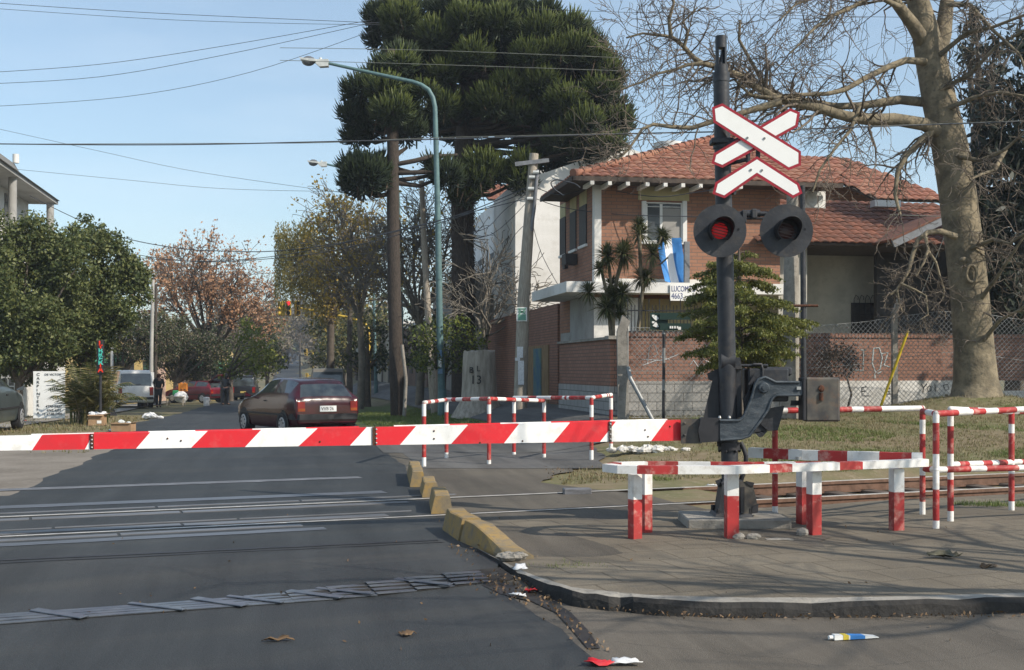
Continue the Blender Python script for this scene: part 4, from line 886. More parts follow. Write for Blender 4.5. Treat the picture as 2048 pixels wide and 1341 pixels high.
zz3 = lambda L: [[(1540+x/2.68, 380+y/2.68) for x, y in s] for s in L]
strokes('graffiti', zz3([[(488, 860), (515, 858), (502, 862), (498, 965), (480, 972)], [(440, 965), (500, 970)], [(555, 850), (585, 848), (600, 900), (590, 960), (565, 980), (548, 930), (555, 850)], [(596, 880), (632, 872), (610, 940), (642, 950)], [(560, 985), (562, 1010)], [(575, 985), (598, 975)]]), GF, -.006, .018, m_graf, gw)
strokes('graffiti', zz3([[(515, 1055), (488, 1060), (490, 1105), (528, 1105)], [(490, 1080), (512, 1078)], [(640, 1065), (622, 1068), (622, 1095), (645, 1095)], [(622, 1080), (638, 1080)], [(655, 1098), (660, 1065), (680, 1092), (690, 1060)], [(805, 1040), (820, 1060), (838, 1040)], [(820, 1060), (815, 1085)], [(850, 1050), (838, 1065), (845, 1082), (860, 1075), (858, 1055), (850, 1050)], [(880, 1045), (882, 1082)], [(925, 1048), (935, 1075), (955, 1068), (948, 1042), (925, 1048)], [(995, 1040), (975, 1045), (985, 1058), (1000, 1065), (980, 1078)]]), GF, -.034, .012, m_grafk, gw)
zz7 = lambda L: [[(1220+x/3.352, 500+y/3.352) for x, y in s] for s in L]
strokes('graffiti', zz7([[(250, 760), (265, 650), (300, 630), (320, 700), (290, 720)], [(225, 735), (330, 740)], [(220, 775), (300, 745), (380, 735), (460, 700)], [(360, 680), (340, 720), (400, 735)], [(540, 770), (560, 740), (600, 800), (630, 830)], [(640, 745), (690, 760), (700, 740)]]), GF, -.006, .012, m_grafw, gw)
# dark iron rails on the wall
ir = thing('iron_fence', 'row of thin dark iron bars standing on the garden wall below the yucca plants', 'fence', GO+UY*.1+Vector((0, 0, tz-.1)), RZH)
z0 = 0; b = MB(); x0, x1_ = GF(1258, 660).x, GF(1440, 660).x
for i in range(27):
    x = x0+(x1_-x0)*i/26; b.tube([(x, 0, 0), (x, 0, .72 if i % 3 else .86)], .011, 5)
b.each('bar', m_black, ir, True); b = MB(); bx(b, x0, x1_, -.012, .012, .1, .13); bx(b, x0, x1_, -.012, .012, .58, .61); b.each('cross_rail', m_black, ir, True)
# chain-link fence
def fpt(px, Y): x = (px-1024)*Y/FOC; return Vector((x, Y, gz(x, Y)))
fa, fb = fpt(1262, 25.3), fpt(2230, 27.6)
cf = thing('chain_link_fence', 'rusting chain-link fence on concrete posts in front of the garden wall', 'fence', fa)
FD = (fb-fa); FD.z = 0; FL = FD.length; FD.normalize(); FN = Vector((FD.y, -FD.x, 0))
def fz(t): p = fa+FD*t; return gz(p.x, p.y)
H = 1.92; pit = .115; V = []
def wire(t0, z0, t1, z1):
    if t1 < 0 or t0 > FL: return
    a = fa+FD*t0; a.z = fz(t0)+z0; c = fa+FD*t1; c.z = fz(t1)+z1; d = (c-a).normalized(); s = d.cross(FN)*.0046; n = FN*.0046
    V.append([a-s, c-s, c+n, a+n]); V.append([a+n, c+n, c+s, a+s]); V.append([a+s, c+s, c-n, a-n]); V.append([a-n, c-n, c-s, a-s])
k = -H
while k < FL:
    for sg in (1, -1):
        t0, t1 = max(0, k), min(FL, k+H)
        if t1-t0 > .05:
            za = (t0-k) if sg > 0 else H-(t0-k); zb_ = (t1-k) if sg > 0 else H-(t1-k)
            m = (t0+t1)/2; wire(t0, za, m, (za+zb_)/2); wire(m, (za+zb_)/2, t1, zb_)
    k += pit
quads_mesh('wire_mesh', V, m_galv, cf)
b = MB()
for z in (.02, 1.0, H): b.tube([fa+FD*t+Vector((0, 0, fz(t)-fa.z+z)) for t in np.linspace(0, FL, 14)], .005, 5)
b.build('line_wire', m_galv, cf)
g = G(1245, 842); g.y = 25.2; g = fpt(1247, 25.2)
tp_ = P(1243, 650, 25.2); b = MB(); w = .115
b.hull([Vector((g.x+sx*w, g.y+sy*w, g.z-.1)) for sx in (-1, 1) for sy in (-1, 1)]+[Vector((tp_.x+sx*w*.85, tp_.y+sy*w*.85, tp_.z-.15)) for sx in (-1, 1) for sy in (-1, 1)])
b.hull([Vector((tp_.x+sx*w*.85, tp_.y+sy*w*.85, tp_.z-.15)) for sx in (-1, 1) for sy in (-1, 1)]+[P(1252+sx*8, 637+sx*6, 25.2)+Vector((0, sy*w*.8, 0)) for sx in (-1, 1) for sy in (-1, 1)])
b.build('fence_post', m_conc, cf)
for px in (1789, 2075, 2200):
    t = ((px-1262)/(2230-1262)); q = fpt(px, 25.3+2.3*t-.1); b = MB(); h = H+.1
    b.hull([q+Vector((sx*.055, sy*.06, z)) for sx in (-1, 1) for sy in (-1, 1) for z in (-.1, h)]); b.hull([q+Vector((sx*.055, sy*.06, h)) for sx in (-1, 1) for sy in (-1, 1)]+[q+Vector((.12+sx*.05, sy*.05, h+.32)) for sx in (-1, 1) for sy in (-1, 1)]); b.build('fence_post', m_conc, cf)
b = MB(); b.tube([P(1256, 735, 25.1), P(1261, 758, 25.0), P(1290, 812, 24.8), fpt(1305, 24.7)], .045, 10); b.build('brace', m_galv, cf)
b = MB(); b.tube([P(1255, 660, 25.2), P(1255, 840, 25.2)], .025, 8); b.build('tension_pipe', m_galv, cf)
ye = thing('yellow_pole', 'thin yellow strip leaning against the fence from the whitewashed wall', 'pole', fpt(1767, 26.2))
b = MB(); b.tube([P(1762, 812, 26.2), P(1816, 662, 25.9)], .03, 6); b.build('strip', M('yellow_plastic', (.62, .45, .03), rough=.5), ye)
# signs and posts between the fence and the house
LZ = HF(1365, 585, -.78)
t = thing('hanging_notice', 'white notice with blue capitals and a phone number hanging from the brick house ledge', 'sign', HO+UX*LZ.x+UY*LZ.y+Vector((0, 0, HF(1365, 602, -.8).z)), RZH)
p, q = HF(1341, 568, -.8), HF(1391, 602, -.8); wv = q.x-p.x; hv = p.z-q.z
b = MB(); bx(b, -wv/2, wv/2, -.02, .0, 0, hv); b.build('board', m_signw, t, True)
fm = Matrix.Rotation(math.radians(90), 4, 'X')
text_mesh('LUCOMP SA', .215, m_bluetxt, 'lettering', t, Matrix.Translation((-wv/2+.03, -.024, hv*.55))@fm, .002, sx=.62*1.0, local=True)
text_mesh('4663', .215, m_bluetxt, 'lettering', t, Matrix.Translation((-wv/2+.03, -.024, hv*.12))@fm, .002, sx=.75, local=True)
m_blue = M('flag_blue', (.055, .25, .62), (.045, .21, .54), scale=6, rough=.7); m_flagw = M('flag_white', (.84, .85, .86), rough=.7)
fl = thing('flag', 'sky-blue and white striped cloth hanging below the upper window of the brick house', 'flag', HO+UX*HF(1340, 567).x+UY*-.3+Vector((0, 0, HF(1340, 567).z)), RZH)
b = MB(); V = []; F = []; nx_, nz_ = 18, 14
for j in range(nz_+1):
    for i in range(nx_+1):
        u, v = i/nx_, j/nz_; p = HF(1306+48*u+10*v+(4*v*v), 479+86*v+4*math.sin(u*3.1)*v, 0); V.append((p.x-HF(1340, 567).x, -.05-.045*math.sin(u*7+v*2)*(.4+.6*v)+.05*math.sin(v*3)-.06*v, p.z-HF(1340, 567).z))
for j in range(nz_):
    for i in range(nx_): b.mi = 1 if 5 <= i < 11 else 0; b.add([V[j*(nx_+1)+i], V[j*(nx_+1)+i+1], V[(j+1)*(nx_+1)+i+1], V[(j+1)*(nx_+1)+i]], [(0, 1, 2, 3)], True)
b.build('cloth', [m_blue, m_flagw], fl, True)
po = thing('timber_post', 'dark upright post beside the flag on the house ledge', 'post', HO+UX*HF(1359, 567).x+UY*-.6+Vector((0, 0, HF(1359, 567).z)), RZH)
b = MB(); hh = HF(1359, 487, -.6).z-HF(1359, 567, -.6).z; bx(b, -.07, .07, -.05, .05, -.1, hh); b.build('post', m_greyfr, po, True)
# direction sign on its thin pole
g = fpt(1327, 24.4); ds = thing('direction_sign', 'small dark green sign with white arrows on a thin pole behind the chain-link fence', 'street sign', g)
b = MB(); banded(b, [g, P(1328, 655, 24.4)], .032, [.62, .22, .34, .3, .28, .22, .3], 8, 0); b.build('pole', [m_black, m_galv], ds)
m_dgreen = M('sign_green', (.012, .035, .028), rough=.5)
b = MB(); b.box((P(1318, 643, 24.4)), (.36, .03, .34)); b.box(P(1350, 633, 24.35), (.62, .03, .14)); b.box(P(1350, 654, 24.35), (.62, .03, .14)); bd = b.build('sign_plate', m_dgreen, ds)
b = MB()
for py, sg in ((637, 1), (650, -1)):
    f = 24.4-.03; b.prism([P(1305, py-sg*2, f), P(1312, py-6, f), P(1318, py-sg*2+2, f), P(1312, py+5, f)], (0, .004, 0)); b.prism([P(1304, py-7, f), P(1309, py-7, f), P(1309, py-3, f), P(1304, py-3, f)], (0, .004, 0))
b.each('arrow', m_signw, bd)
b = MB()
for k, px in enumerate((1341, 1345, 1350, 1355)): b.box(P(px, 655, 24.32), (.03, .004, .05))
b.box(P(1359, 657, 24.32), (.06, .004, .06)); b.build('lettering', m_signw, bd)
g = fpt(1608, 24.6); t = thing('sign_post', 'tall thin dark steel post rising beside the right lamp of the crossing signal', 'post', g); MB().tube([g, P(1605, 372, 24.6)], [.062, .055], 10).build('pole', m_teal if False else m_iron, t)
b = MB(); b.tube([P(1568, 612, 24.55), P(1636, 612, 24.55)], .028, 6); b.build('cross_pipe', m_rust, t)
g = fpt(1580, 24.9); t = thing('concrete_post', 'stout grey concrete post just left of the thin dark post behind the conifer', 'post', g); MB().tube([g, P(1583, 516, 24.9)], [.19, .15], 12).build('shaft', m_conc, t); MB().tube([P(1584, 516, 24.9), P(1585, 390, 24.9)], .12, 12).build('upper_shaft', m_conc, t)
# ------------------------------------------------------------------ trees and plants
m_bark = M('pale_bark', (.235, .195, .130), (.125, .105, .072), scale=3.2, rough=.95, bump=.9, bscale=14, c3=(.085, .078, .058), s3=9, amt3=.8)
m_twig = M('grey_brown_twig', (.17, .138, .108), (.10, .083, .066), scale=3, rough=.9)
m_darkbark = M('dark_bark', (.075, .062, .050), (.12, .10, .08), scale=5, rough=.95, bump=.5)
m_greytwig = M('weathered_twig', (.20, .18, .145), (.13, .115, .095), scale=3, rough=.9)
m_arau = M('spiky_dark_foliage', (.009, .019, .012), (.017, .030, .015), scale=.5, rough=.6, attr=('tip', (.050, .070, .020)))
m_araub = M('spiky_sunlit_foliage', (.014, .028, .012), (.022, .036, .015), scale=.6, rough=.6, attr=('tip', (.12, .145, .020)))  # sunlit tufts: sunlight put into a brighter leaf colour
m_dead = M('dead_brown_strands', (.065, .048, .036), (.10, .07, .05), scale=2, rough=.95)
def leafm(name, a, b_, c, isl=.5, sc=.6, tr=.22, rough=.55): return M(name, a, b_, scale=sc, rough=rough, island=(c, isl), trans=tr, spec=.35)
m_ever = leafm('evergreen_leaf', (.050, .072, .022), (.075, .098, .032), (.17, .18, .06), .4)
m_dark = leafm('dark_leaf', (.028, .044, .018), (.042, .058, .022), (.085, .10, .034), .45)
m_olive = leafm('olive_leaf', (.14, .142, .05), (.19, .175, .06), (.30, .245, .08), .4, tr=.4)
m_yell = leafm('yellowing_leaf', (.30, .21, .04), (.23, .19, .05), (.46, .31, .06), .4, tr=.35)
m_lime = leafm('bright_green_leaf', (.13, .165, .030), (.095, .135, .026), (.24, .25, .05), .4, tr=.35)
m_orange = leafm('russet_seed_cluster', (.36, .19, .10), (.29, .16, .09), (.46, .27, .15), .4, tr=.2)
m_grey = leafm('grey_twiggy_leaf', (.13, .11, .082), (.17, .142, .105), (.23, .19, .13), .5, tr=.2)
m_conif = leafm('conifer_spray', (.095, .115, .028), (.13, .145, .036), (.25, .245, .06), .4, tr=.35)
m_blade = leafm('strap_leaf', (.055, .072, .028), (.085, .10, .04), (.20, .19, .085), .5)
m_frond = leafm('palm_leaflet', (.060, .078, .024), (.10, .10, .034), (.23, .19, .075), .5)
m_pine = leafm('dark_needle', (.010, .018, .012), (.016, .026, .015), (.03, .04, .02), .6, tr=.1)
def tubes(name, T, mat, par):
    b = MB()
    for pts, rs, n in T: b.tube(pts, rs, n, cap=False)
    return b.build(name, mat, par)
def randdir(rng): 
    v = Vector((rng.gauss(0, 1), rng.gauss(0, 1), rng.gauss(0, 1))); return v.normalized()
def grow(T, p, d, L, r, lv, rng, o, tips):
    n = o.get('seg', 4); pts = [p.copy()]; d = d.normalized()
    for i in range(n):
        d = (d+randdir(rng)*o.get('wob', .25)+Vector((0, 0, o['trop'][min(lv, len(o['trop'])-1)]))).normalized(); p = p+d*L/n; pts.append(p.copy())
    r1 = max(r*.5, o.get('rmin', .005)); rs = [r+(r1-r)*i/n for i in range(n+1)]
    T.append((pts, rs, 7 if r > .06 else 5 if r > .025 else 3))
    if lv >= o['levels']: tips.append((pts[-1], d)); return
    k = o['kids'][lv]
    for j in range(k):
        t = rng.uniform(o.get('from', .3), 1) if j else 1.0
        i = min(n-1, int(t*n)); q = pts[i].lerp(pts[i+1], t*n-i); dd = (pts[i+1]-pts[i]).normalized()
        side = (dd.orthogonal()); side.rotate(Matrix.Rotation(rng.uniform(0, 6.283), 3, dd)); a = math.radians(o['ang']*rng.uniform(.6, 1.35))*(0.5 if j == 0 else 1)
        nd = dd*math.cos(a)+side.normalized()*math.sin(a)
        grow(T, q, nd, L*o['lr']*rng.uniform(.65, 1.25), max(rs[i]*(.8 if j == 0 else .55), o.get('rmin', .005)), lv+1, rng, o, tips)
def crown_pts(blobs, per, rng, sub=16, sig=.26, sh=.72, flat=1.0):
    out = []
    for (c, R) in blobs:
        k = max(4, int(sub)); dirs = unit(rng.normal(size=(k, 3))); cen = np.array(c)+dirs*np.array([R, R, R*flat])*(sh*rng.uniform(.55, 1.12, (k, 1)))
        n = int(per*R*R/k)+1
        for q in cen: out.append(q+rng.normal(size=(n, 3))*R*sig*np.array([1, 1, .8*flat]))
    return np.concatenate(out)
def pblobs(L, Y, rng):
    o = []
    for e in L:
        px, py, r = e[:3]; dy = e[3] if len(e) > 3 else rng.uniform(-1, 1)*r*Y/FOC*.9
        o.append((P(px, py, Y+dy), r*(Y+dy)/FOC))
    return o
def leafy_tree(name, label, cat, gpt, blobs, per, size, lmat, bmat, r0, seed=1, sub=16, sig=.26, sh=.72, group=None, droop=.3, asp=.55, limbs=True, twigs=0, split=None):
    rng = np.random.default_rng(seed); pr = random.Random(seed); t = thing(name, label, cat, gpt, group=group)
    C = crown_pts(blobs, per, rng, sub, sig, sh)
    C = C[C[:, 2] > gpt.z+.1]
    if split: 
        k = rng.random(len(C)) < split[1]; quads_mesh('crown', leaf_quads(C[~k], size, droop, asp), lmat, t); quads_mesh('crown', leaf_quads(C[k], size*split[2], droop, asp), split[0], t)
    else: quads_mesh('crown', leaf_quads(C, size, droop, asp), lmat, t)
    cz = sum((c.z for c, R in blobs))/len(blobs); mid = sum((c for c, R in blobs), Vector())/len(blobs); low = min(c.z-R*.6 for c, R in blobs)
    f = gpt.lerp(mid, .0)+Vector((0, 0, max(.6, (low-gpt.z)))); T = [([gpt-Vector((0, 0, .1)), gpt+Vector((0, 0, .15)), gpt.lerp(f, .5)+Vector((pr.uniform(-.06, .06), 0, 0)), f], [r0*1.25, r0, r0*.9, r0*.8], 10)]; tips = []
    if limbs:
        for c, R in blobs:
            m = f.lerp(c, .5)+Vector((pr.uniform(-.2, .2), pr.uniform(-.2, .2), R*.15)); T.append(([f-Vector((0, 0, .1)), m, Vector(c)], [r0*.5, r0*.32, .02], 6))
            for k in range(twigs): grow(T, Vector(c).lerp(m, pr.random()*.6), randdir(pr), R*.8, .022, 0, pr, {'levels': 2, 'kids': [3, 3], 'lr': .6, 'ang': 45, 'trop': [0.02], 'rmin': .007}, tips)
    tubes('trunk', T, bmat, t); return t
# ---- the two spiky evergreens (monkey-puzzle kind)
def shoots(cl, rng, n_unit, rad, ln):
    Vs = []; At = []
    for (c, R, fz) in cl:
        n = int(n_unit*R*R*fz); d = rng.normal(size=(n, 3)); d[:, 2] = d[:, 2]*.8+.12; d = unit(d)
        c_ = np.array(c); R3 = np.array([R*rng.uniform(.9, 1.2), R*rng.uniform(.9, 1.15), R*rng.uniform(.72, .98)]); st = c_+d*R3*rng.uniform(.35, .8, (n, 1))
        L = ln*rng.uniform(.7, 1.3, (n, 1)); out = d.copy(); out[:, 2] *= .6; out = unit(out+rng.normal(size=(n, 3))*.42); up = np.array([0, 0, 1.0])
        dirs = [unit(out+up*u) for u in (-.15, .5, 1.25)]
        p = [st]; 
        for k in range(3): p.append(p[-1]+dirs[k]*L/3)
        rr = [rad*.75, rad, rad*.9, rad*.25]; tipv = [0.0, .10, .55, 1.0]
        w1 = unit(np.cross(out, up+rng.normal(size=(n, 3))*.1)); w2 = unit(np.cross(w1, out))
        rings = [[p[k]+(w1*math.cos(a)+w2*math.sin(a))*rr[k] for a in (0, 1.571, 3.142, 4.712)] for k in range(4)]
        vis = np.clip(d[:, 2]*.55+.55, .12, 1)[:, None]  # tips fade on downward shoots, shade of the undersides put into colour
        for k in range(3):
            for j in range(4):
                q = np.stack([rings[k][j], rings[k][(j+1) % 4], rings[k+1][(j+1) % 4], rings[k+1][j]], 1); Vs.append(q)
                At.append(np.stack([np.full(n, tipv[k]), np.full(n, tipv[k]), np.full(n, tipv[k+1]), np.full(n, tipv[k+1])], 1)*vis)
    return np.concatenate(Vs), np.concatenate(At)
def strands(cl, rng, k_unit):
    Vs = []
    for (c, R, _) in cl:
        n = int(k_unit*R*R); a = rng.uniform(0, 6.283, n); r = R*np.sqrt(rng.random(n))*.95
        p = np.array(c)+np.stack([r*np.cos(a), r*np.sin(a), -R*.55*np.sqrt(np.maximum(0, 1-(r/R)**2))], 1); L = rng.uniform(.25, .8, (n, 1)); d = unit(rng.normal(size=(n, 3))*.25+np.array([0, 0, -1])); w = unit(np.cross(d, rng.normal(size=(n, 3))))*.022
        Vs.append(np.stack([p-w, p+w, p+d*L+w*.3, p+d*L-w*.3], 1))
    return np.concatenate(Vs)
def araucaria(label, g, tpx, trk, rad_px, darks, brights, branches, Y, seed):
    rng = np.random.default_rng(seed); pr = random.Random(seed); t = thing('monkey_puzzle_tree', label, 'tree', g)
    f = lambda L, z: [(P(e[0], e[1], Y+(e[3] if len(e) > 3 else pr.uniform(-1.4, 1.4))), e[2]*Y/FOC, z) for e in L]
    if len(darks) > 20:
        for _ in range(34):
            a_, r_ = pr.uniform(0, 6.283), pr.random()**.6; darks.append((990+215*r_*math.cos(a_), 160+125*r_*math.sin(a_), pr.uniform(24, 40), pr.uniform(-.8, 2.2)))
    D, B = f(darks, 1.0), f(brights, 1.15)
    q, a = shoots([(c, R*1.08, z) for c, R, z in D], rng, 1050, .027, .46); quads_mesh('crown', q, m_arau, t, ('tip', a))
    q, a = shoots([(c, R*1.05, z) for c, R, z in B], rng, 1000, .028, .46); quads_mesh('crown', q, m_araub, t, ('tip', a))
    quads_mesh('dead_foliage', strands(D+B, rng, 10), m_dead, t)
    s = Y/FOC; T = [([g-Vector((0, 0, .1))]+[P(x, y, Y) for x, y in trk], [rad_px[0]*s]+[r*s for r in rad_px], 14)]
    tp0 = [P(x, y, Y) for x, y in trk]
    for (c, R, _) in D+B:
        z = c.z-R*.2; k = min(tp0, key=lambda p: abs(p.z-z)); a0 = Vector((k.x, k.y, z-.15)); T.append(([a0, a0.lerp(c, .5)+Vector((0, 0, -.25)), c], [.10, .075, .05], 6))
    for br in branches: T.append(([P(x, y, Y+d) for x, y, d in br], [.085]*(len(br)-1)+[.05], 6))
    tubes('trunk', T, m_arautrunk, t); return t
m_arautrunk = M('dark_araucaria_bark', (.040, .032, .027), (.075, .060, .048), scale=8, rough=.95, stretch=(4, 4, 1), bump=.6)
gA = G(796, 834); YA = gA.y
araucaria('slender spiky evergreen with a bare straight brown trunk, left of the thicker one', gA, 0, [(795, 790), (792, 700), (789, 600), (787, 500), (786, 400), (786, 300), (783, 180), (780, 100)], [15, 14, 13.5, 13, 12.5, 12, 11, 10, 8],
    [(722, 182, 34, -.5), (755, 160, 34, .5), (712, 228, 34, .2), (740, 250, 40, .6), (715, 270, 30, .9), (730, 352, 50, -.6), (752, 340, 38, .8), (712, 335, 30, .3), (718, 372, 32, 0), (800, 210, 36, .9), (815, 262, 34, .4), (893, 352, 33, .2), (872, 330, 22, .6), (770, 140, 30, .8), (800, 118, 34, 1.2)],
    [(785, 222, 36, -1.5), (770, 178, 28, -1.2), (848, 185, 22, -.6), (800, 130, 24, -.3)],
    [[(787, 330, 0), (830, 322, -.2), (862, 314, .2), (915, 310, .6)], [(787, 347, 0), (840, 345, -.2), (880, 345, 0)], [(788, 362, 0), (830, 357, .3), (868, 350, .4)], [(786, 318, 0), (800, 305, .2), (815, 295, .3)]], YA, 21)
gB = GY(926, YA+4)
YB = gB.y
araucaria('big spiky dark evergreen with a thick shaggy trunk and a broad crown of round tufts', gB, 0, [(927, 700), (927, 600), (925, 500), (923, 400), (926, 330), (930, 270), (933, 180), (945, 60)], [24, 23, 22, 21, 20, 18, 16, 14, 9],
    [(765, 35, 34), (800, 25, 40), (770, 78, 34), (820, 80, 42), (858, 35, 42), (880, 85, 44), (905, 25, 40), (945, 20, 40), (935, 80, 44), (990, 25, 38), (1035, 25, 36), (1000, 75, 44), (1050, 80, 44), (1090, 30, 32), (1105, 75, 42), (1140, 70, 40), (1175, 95, 36), (1200, 130, 36), (1215, 165, 30), (1130, 120, 44), (1080, 135, 40), (1020, 140, 44), (960, 135, 40), (905, 135, 36), (870, 130, 30), (1165, 150, 40), (1185, 195, 42), (1130, 190, 46), (1075, 190, 42), (1095, 235, 44), (1225, 220, 32), (1235, 255, 28), (1140, 245, 40), (1185, 260, 40), (1215, 300, 36), (1165, 310, 42), (1110, 290, 40), (1060, 275, 34), (1130, 330, 34), (1010, 250, 30), (970, 235, 26), (890, 195, 24), (1080, 320, 34), (840, 250, 28), (890, 240, 26)],
    [(985, 205, 40, -2.2), (1170, 245, 30, -3.0), (1080, 165, 34, -2.4), (962, 335, 34, -2.2), (945, 360, 36, -2.2), (985, 345, 30, -2), (1045, 330, 26, -2.2), (1042, 362, 24, -2.2), (1000, 45, 34, -2.4), (1105, 105, 30, -2.6), (1140, 55, 30, -2), (800, 40, 34, -2.2), (885, 215, 26, -2.2), (1200, 180, 26, -2.5), (930, 390, 26, -2), (1215, 150, 28, -1.8), (1185, 118, 30, -2), (1150, 98, 32, -2.4), (1080, 62, 32, -2.6), (930, 42, 34, -2.4), (868, 72, 32, -2.2), (1232, 240, 24, -1.6), (1130, 205, 34, -2.8), (1058, 112, 32, -2.8), (948, 112, 32, -2.6), (1015, 172, 28, -2.4), (1118, 275, 28, -2.4), (1215, 292, 26, -2), (888, 150, 26, -2.2), (1040, 225, 26, -2)],
    [[(930, 262, 0), (985, 262, -.5), (1030, 250, -1), (1060, 255, -1)], [(928, 290, 0), (985, 280, -.5), (1050, 262, -1)], [(930, 178, 0), (890, 170, .3), (865, 178, .6)], [(925, 280, 0), (970, 290, 0), (1060, 300, 0)], [(932, 160, 0), (900, 165, .3), (870, 160, .3)]], YB, 22)
T_ = bpy.data.objects['monkey_puzzle_tree.001']
rng = np.random.default_rng(4); n = 2600; z = rng.uniform(gB.z+1.0, P(0, 330, YB).z, n); a = rng.uniform(0, 6.283, n); x0 = np.interp(z, [gB.z, P(0, 330, YB).z], [P(927, 0, YB).x, P(926, 0, YB).x]); r = .38
p = np.stack([x0+r*np.cos(a), YB+r*np.sin(a), z], 1); d = unit(np.stack([np.cos(a)*.5, np.sin(a)*.5, np.full(n, -1.0)], 1)+rng.normal(size=(n, 3))*.25); w = unit(np.cross(d, rng.normal(size=(n, 3))))*.03; L = rng.uniform(.12, .34, (n, 1))
quads_mesh('trunk_scales', np.stack([p-w, p+w, p+d*L+w*.2, p+d*L-w*.2], 1), m_dead, T_)
# ---- big leafless tree on the right
def limb(T, L, rpx, Y0, Y1, n=8):
    k = len(L); pts = []; rs = []
    for i, (x, y) in enumerate(L):
        Y = Y0+(Y1-Y0)*i/(k-1); pts.append(P(x, y, Y)); rs.append(max(.006, (rpx[0]+(rpx[1]-rpx[0])*(i/(k-1))**.75)*Y/FOC))
    T.append((pts, rs, n)); return pts, rs
def twiggy(T, pts, rs, rng, dens, L, tips, trop=-.03, ang=60, levels=2, kids=(4, 3), start=.0, rt=.4, up=0):
    tot = sum((b-a).length for a, b in zip(pts, pts[1:])); n = int(tot*dens)
    for i in range(n):
        t = (start+(1-start)*rng.random())*(len(pts)-1); k = min(int(t), len(pts)-2); q = pts[k].lerp(pts[k+1], t-k); dd = (pts[k+1]-pts[k]).normalized()
        s = dd.orthogonal(); s.rotate(Matrix.Rotation(rng.uniform(0, 6.283), 3, dd)); a = math.radians(rng.uniform(35, 85)); nd = dd*math.cos(a)+s.normalized()*math.sin(a)+Vector((0, 0, up))
        grow(T, q, nd, L*rng.uniform(.5, 1.4), min(.034, max(.009, rs[k]*rt)), 0, rng, {'levels': levels, 'kids': list(kids), 'lr': .62, 'ang': ang, 'trop': [trop, trop*.5, .03], 'wob': .33, 'rmin': .0055, 'seg': 4}, tips)
YT = 26.0; gT = GY(1952, YT)
bt = thing('bare_tree', 'big leafless tree with a thick pale trunk by the fence and a long bough', 'tree', gT)
pr = random.Random(31); T = []; TW = []; tips = []
s = YT/FOC
pts = [gT-Vector((0, 0, .15))]+[P(x, y, YT) for x, y in ((1953, 790), (1951, 760), (1948, 700), (1940, 600), (1928, 490), (1914, 380), (1899, 290), (1880, 210), (1862, 120), (1850, 60), (1835, 0), (1815, -70), (1800, -160))]
rs = [58*s, 50*s, 43*s, 39*s, 37*s, 36.5*s, 36*s, 35*s, 33*s, 30*s, 26*s, 21*s, 16*s, 11*s]
T.append((pts, rs, 20))
limb(T, [(1868, 130), (1886, 70), (1893, 10), (1903, -60), (1910, -150)], (21, 9), YT, YT+.6, 10)
limb(T, [(1856, 100), (1826, 50), (1795, 10), (1770, -30), (1735, -90)], (17, 7), YT, YT-1.2, 10)
A1 = limb(T, [(1898, 290), (1876, 263), (1848, 249), (1789, 239), (1740, 240), (1707, 236), (1673, 228), (1630, 214), (1580, 205), (1543, 193), (1510, 173), (1483, 155), (1460, 144), (1426, 132), (1402, 126), (1386, 115), (1366, 92), (1346, 76), (1330, 72), (1307, 70), (1285, 67), (1253, 76)], (16, 1.8), YT, YT-3.2, 10)
B1 = limb(T, [(1862, 206), (1800, 200), (1760, 206), (1720, 212), (1672, 213), (1630, 206), (1600, 199), (1560, 192), (1530, 170), (1500, 120), (1478, 80), (1480, 40)], (10.5, 2.5), YT+.2, YT-1, 8)
C1 = limb(T, [(1850, 124), (1812, 121), (1775, 135), (1730, 157), (1690, 180), (1655, 188), (1600, 190), (1545, 196), (1500, 190), (1470, 160)], (8, 2.5), YT-.2, YT-2, 8)
D1 = limb(T, [(1872, 258), (1848, 276), (1812, 312), (1795, 345), (1790, 390), (1800, 430)], (9, 3), YT-.2, YT-1, 7)
F1 = limb(T, [(1912, 474), (1882, 463), (1856, 465), (1836, 480), (1826, 508), (1818, 540), (1806, 562), (1794, 580), (1780, 590)], (7, 2.5), YT-.4, YT-1, 7)
F2 = limb(T, [(1850, 468), (1856, 500), (1848, 525), (1832, 552)], (4, 2), YT-.7, YT-1, 6)
F3 = limb(T, [(1856, 502), (1872, 525), (1880, 555), (1888, 580), (1886, 600)], (3.2, 1.6), YT-.8, YT-.8, 6)
F4 = limb(T, [(1794, 580), (1798, 605), (1805, 625)], (3, 1.5), YT-1, YT-1, 5); F5 = limb(T, [(1800, 567), (1830, 580), (1852, 592), (1856, 630), (1840, 640)], (3, 1.5), YT-1, YT-1.2, 5)
G1 = limb(T, [(1560, 204), (1510, 218), (1482, 227), (1426, 243), (1384, 256), (1343, 254), (1307, 249), (1285, 258), (1258, 298), (1236, 320)], (8, 2), YT-2.2, YT-3.2, 7)
H1 = limb(T, [(1405, 127), (1375, 130), (1352, 139), (1314, 148), (1285, 164), (1240, 180)], (4.5, 1.6), YT-2.8, YT-3.2, 6)
I1 = limb(T, [(1342, 76), (1338, 40), (1348, 5), (1335, -40)], (4.5, 2), YT-3, YT-3.4, 6); I2 = limb(T, [(1368, 94), (1376, 62), (1365, 45), (1395, 15)], (3.5, 1.5), YT-3, YT-3.2, 6)
J1 = limb(T, [(1800, 15), (1750, -10), (1698, 18), (1655, 36), (1622, 63), (1600, 88), (1578, 108)], (6, 2), YT-.8, YT-2.4, 6)
J2 = limb(T, [(1770, -30), (1700, -40), (1640, -10), (1590, 10), (1560, 40)], (5, 2), YT-1, YT-3, 6)
K1 = limb(T, [(1720, 214), (1700, 262), (1668, 300), (1640, 340), (1625, 385)], (4.5, 2), YT-.8, YT-1.5, 6)
RB = []
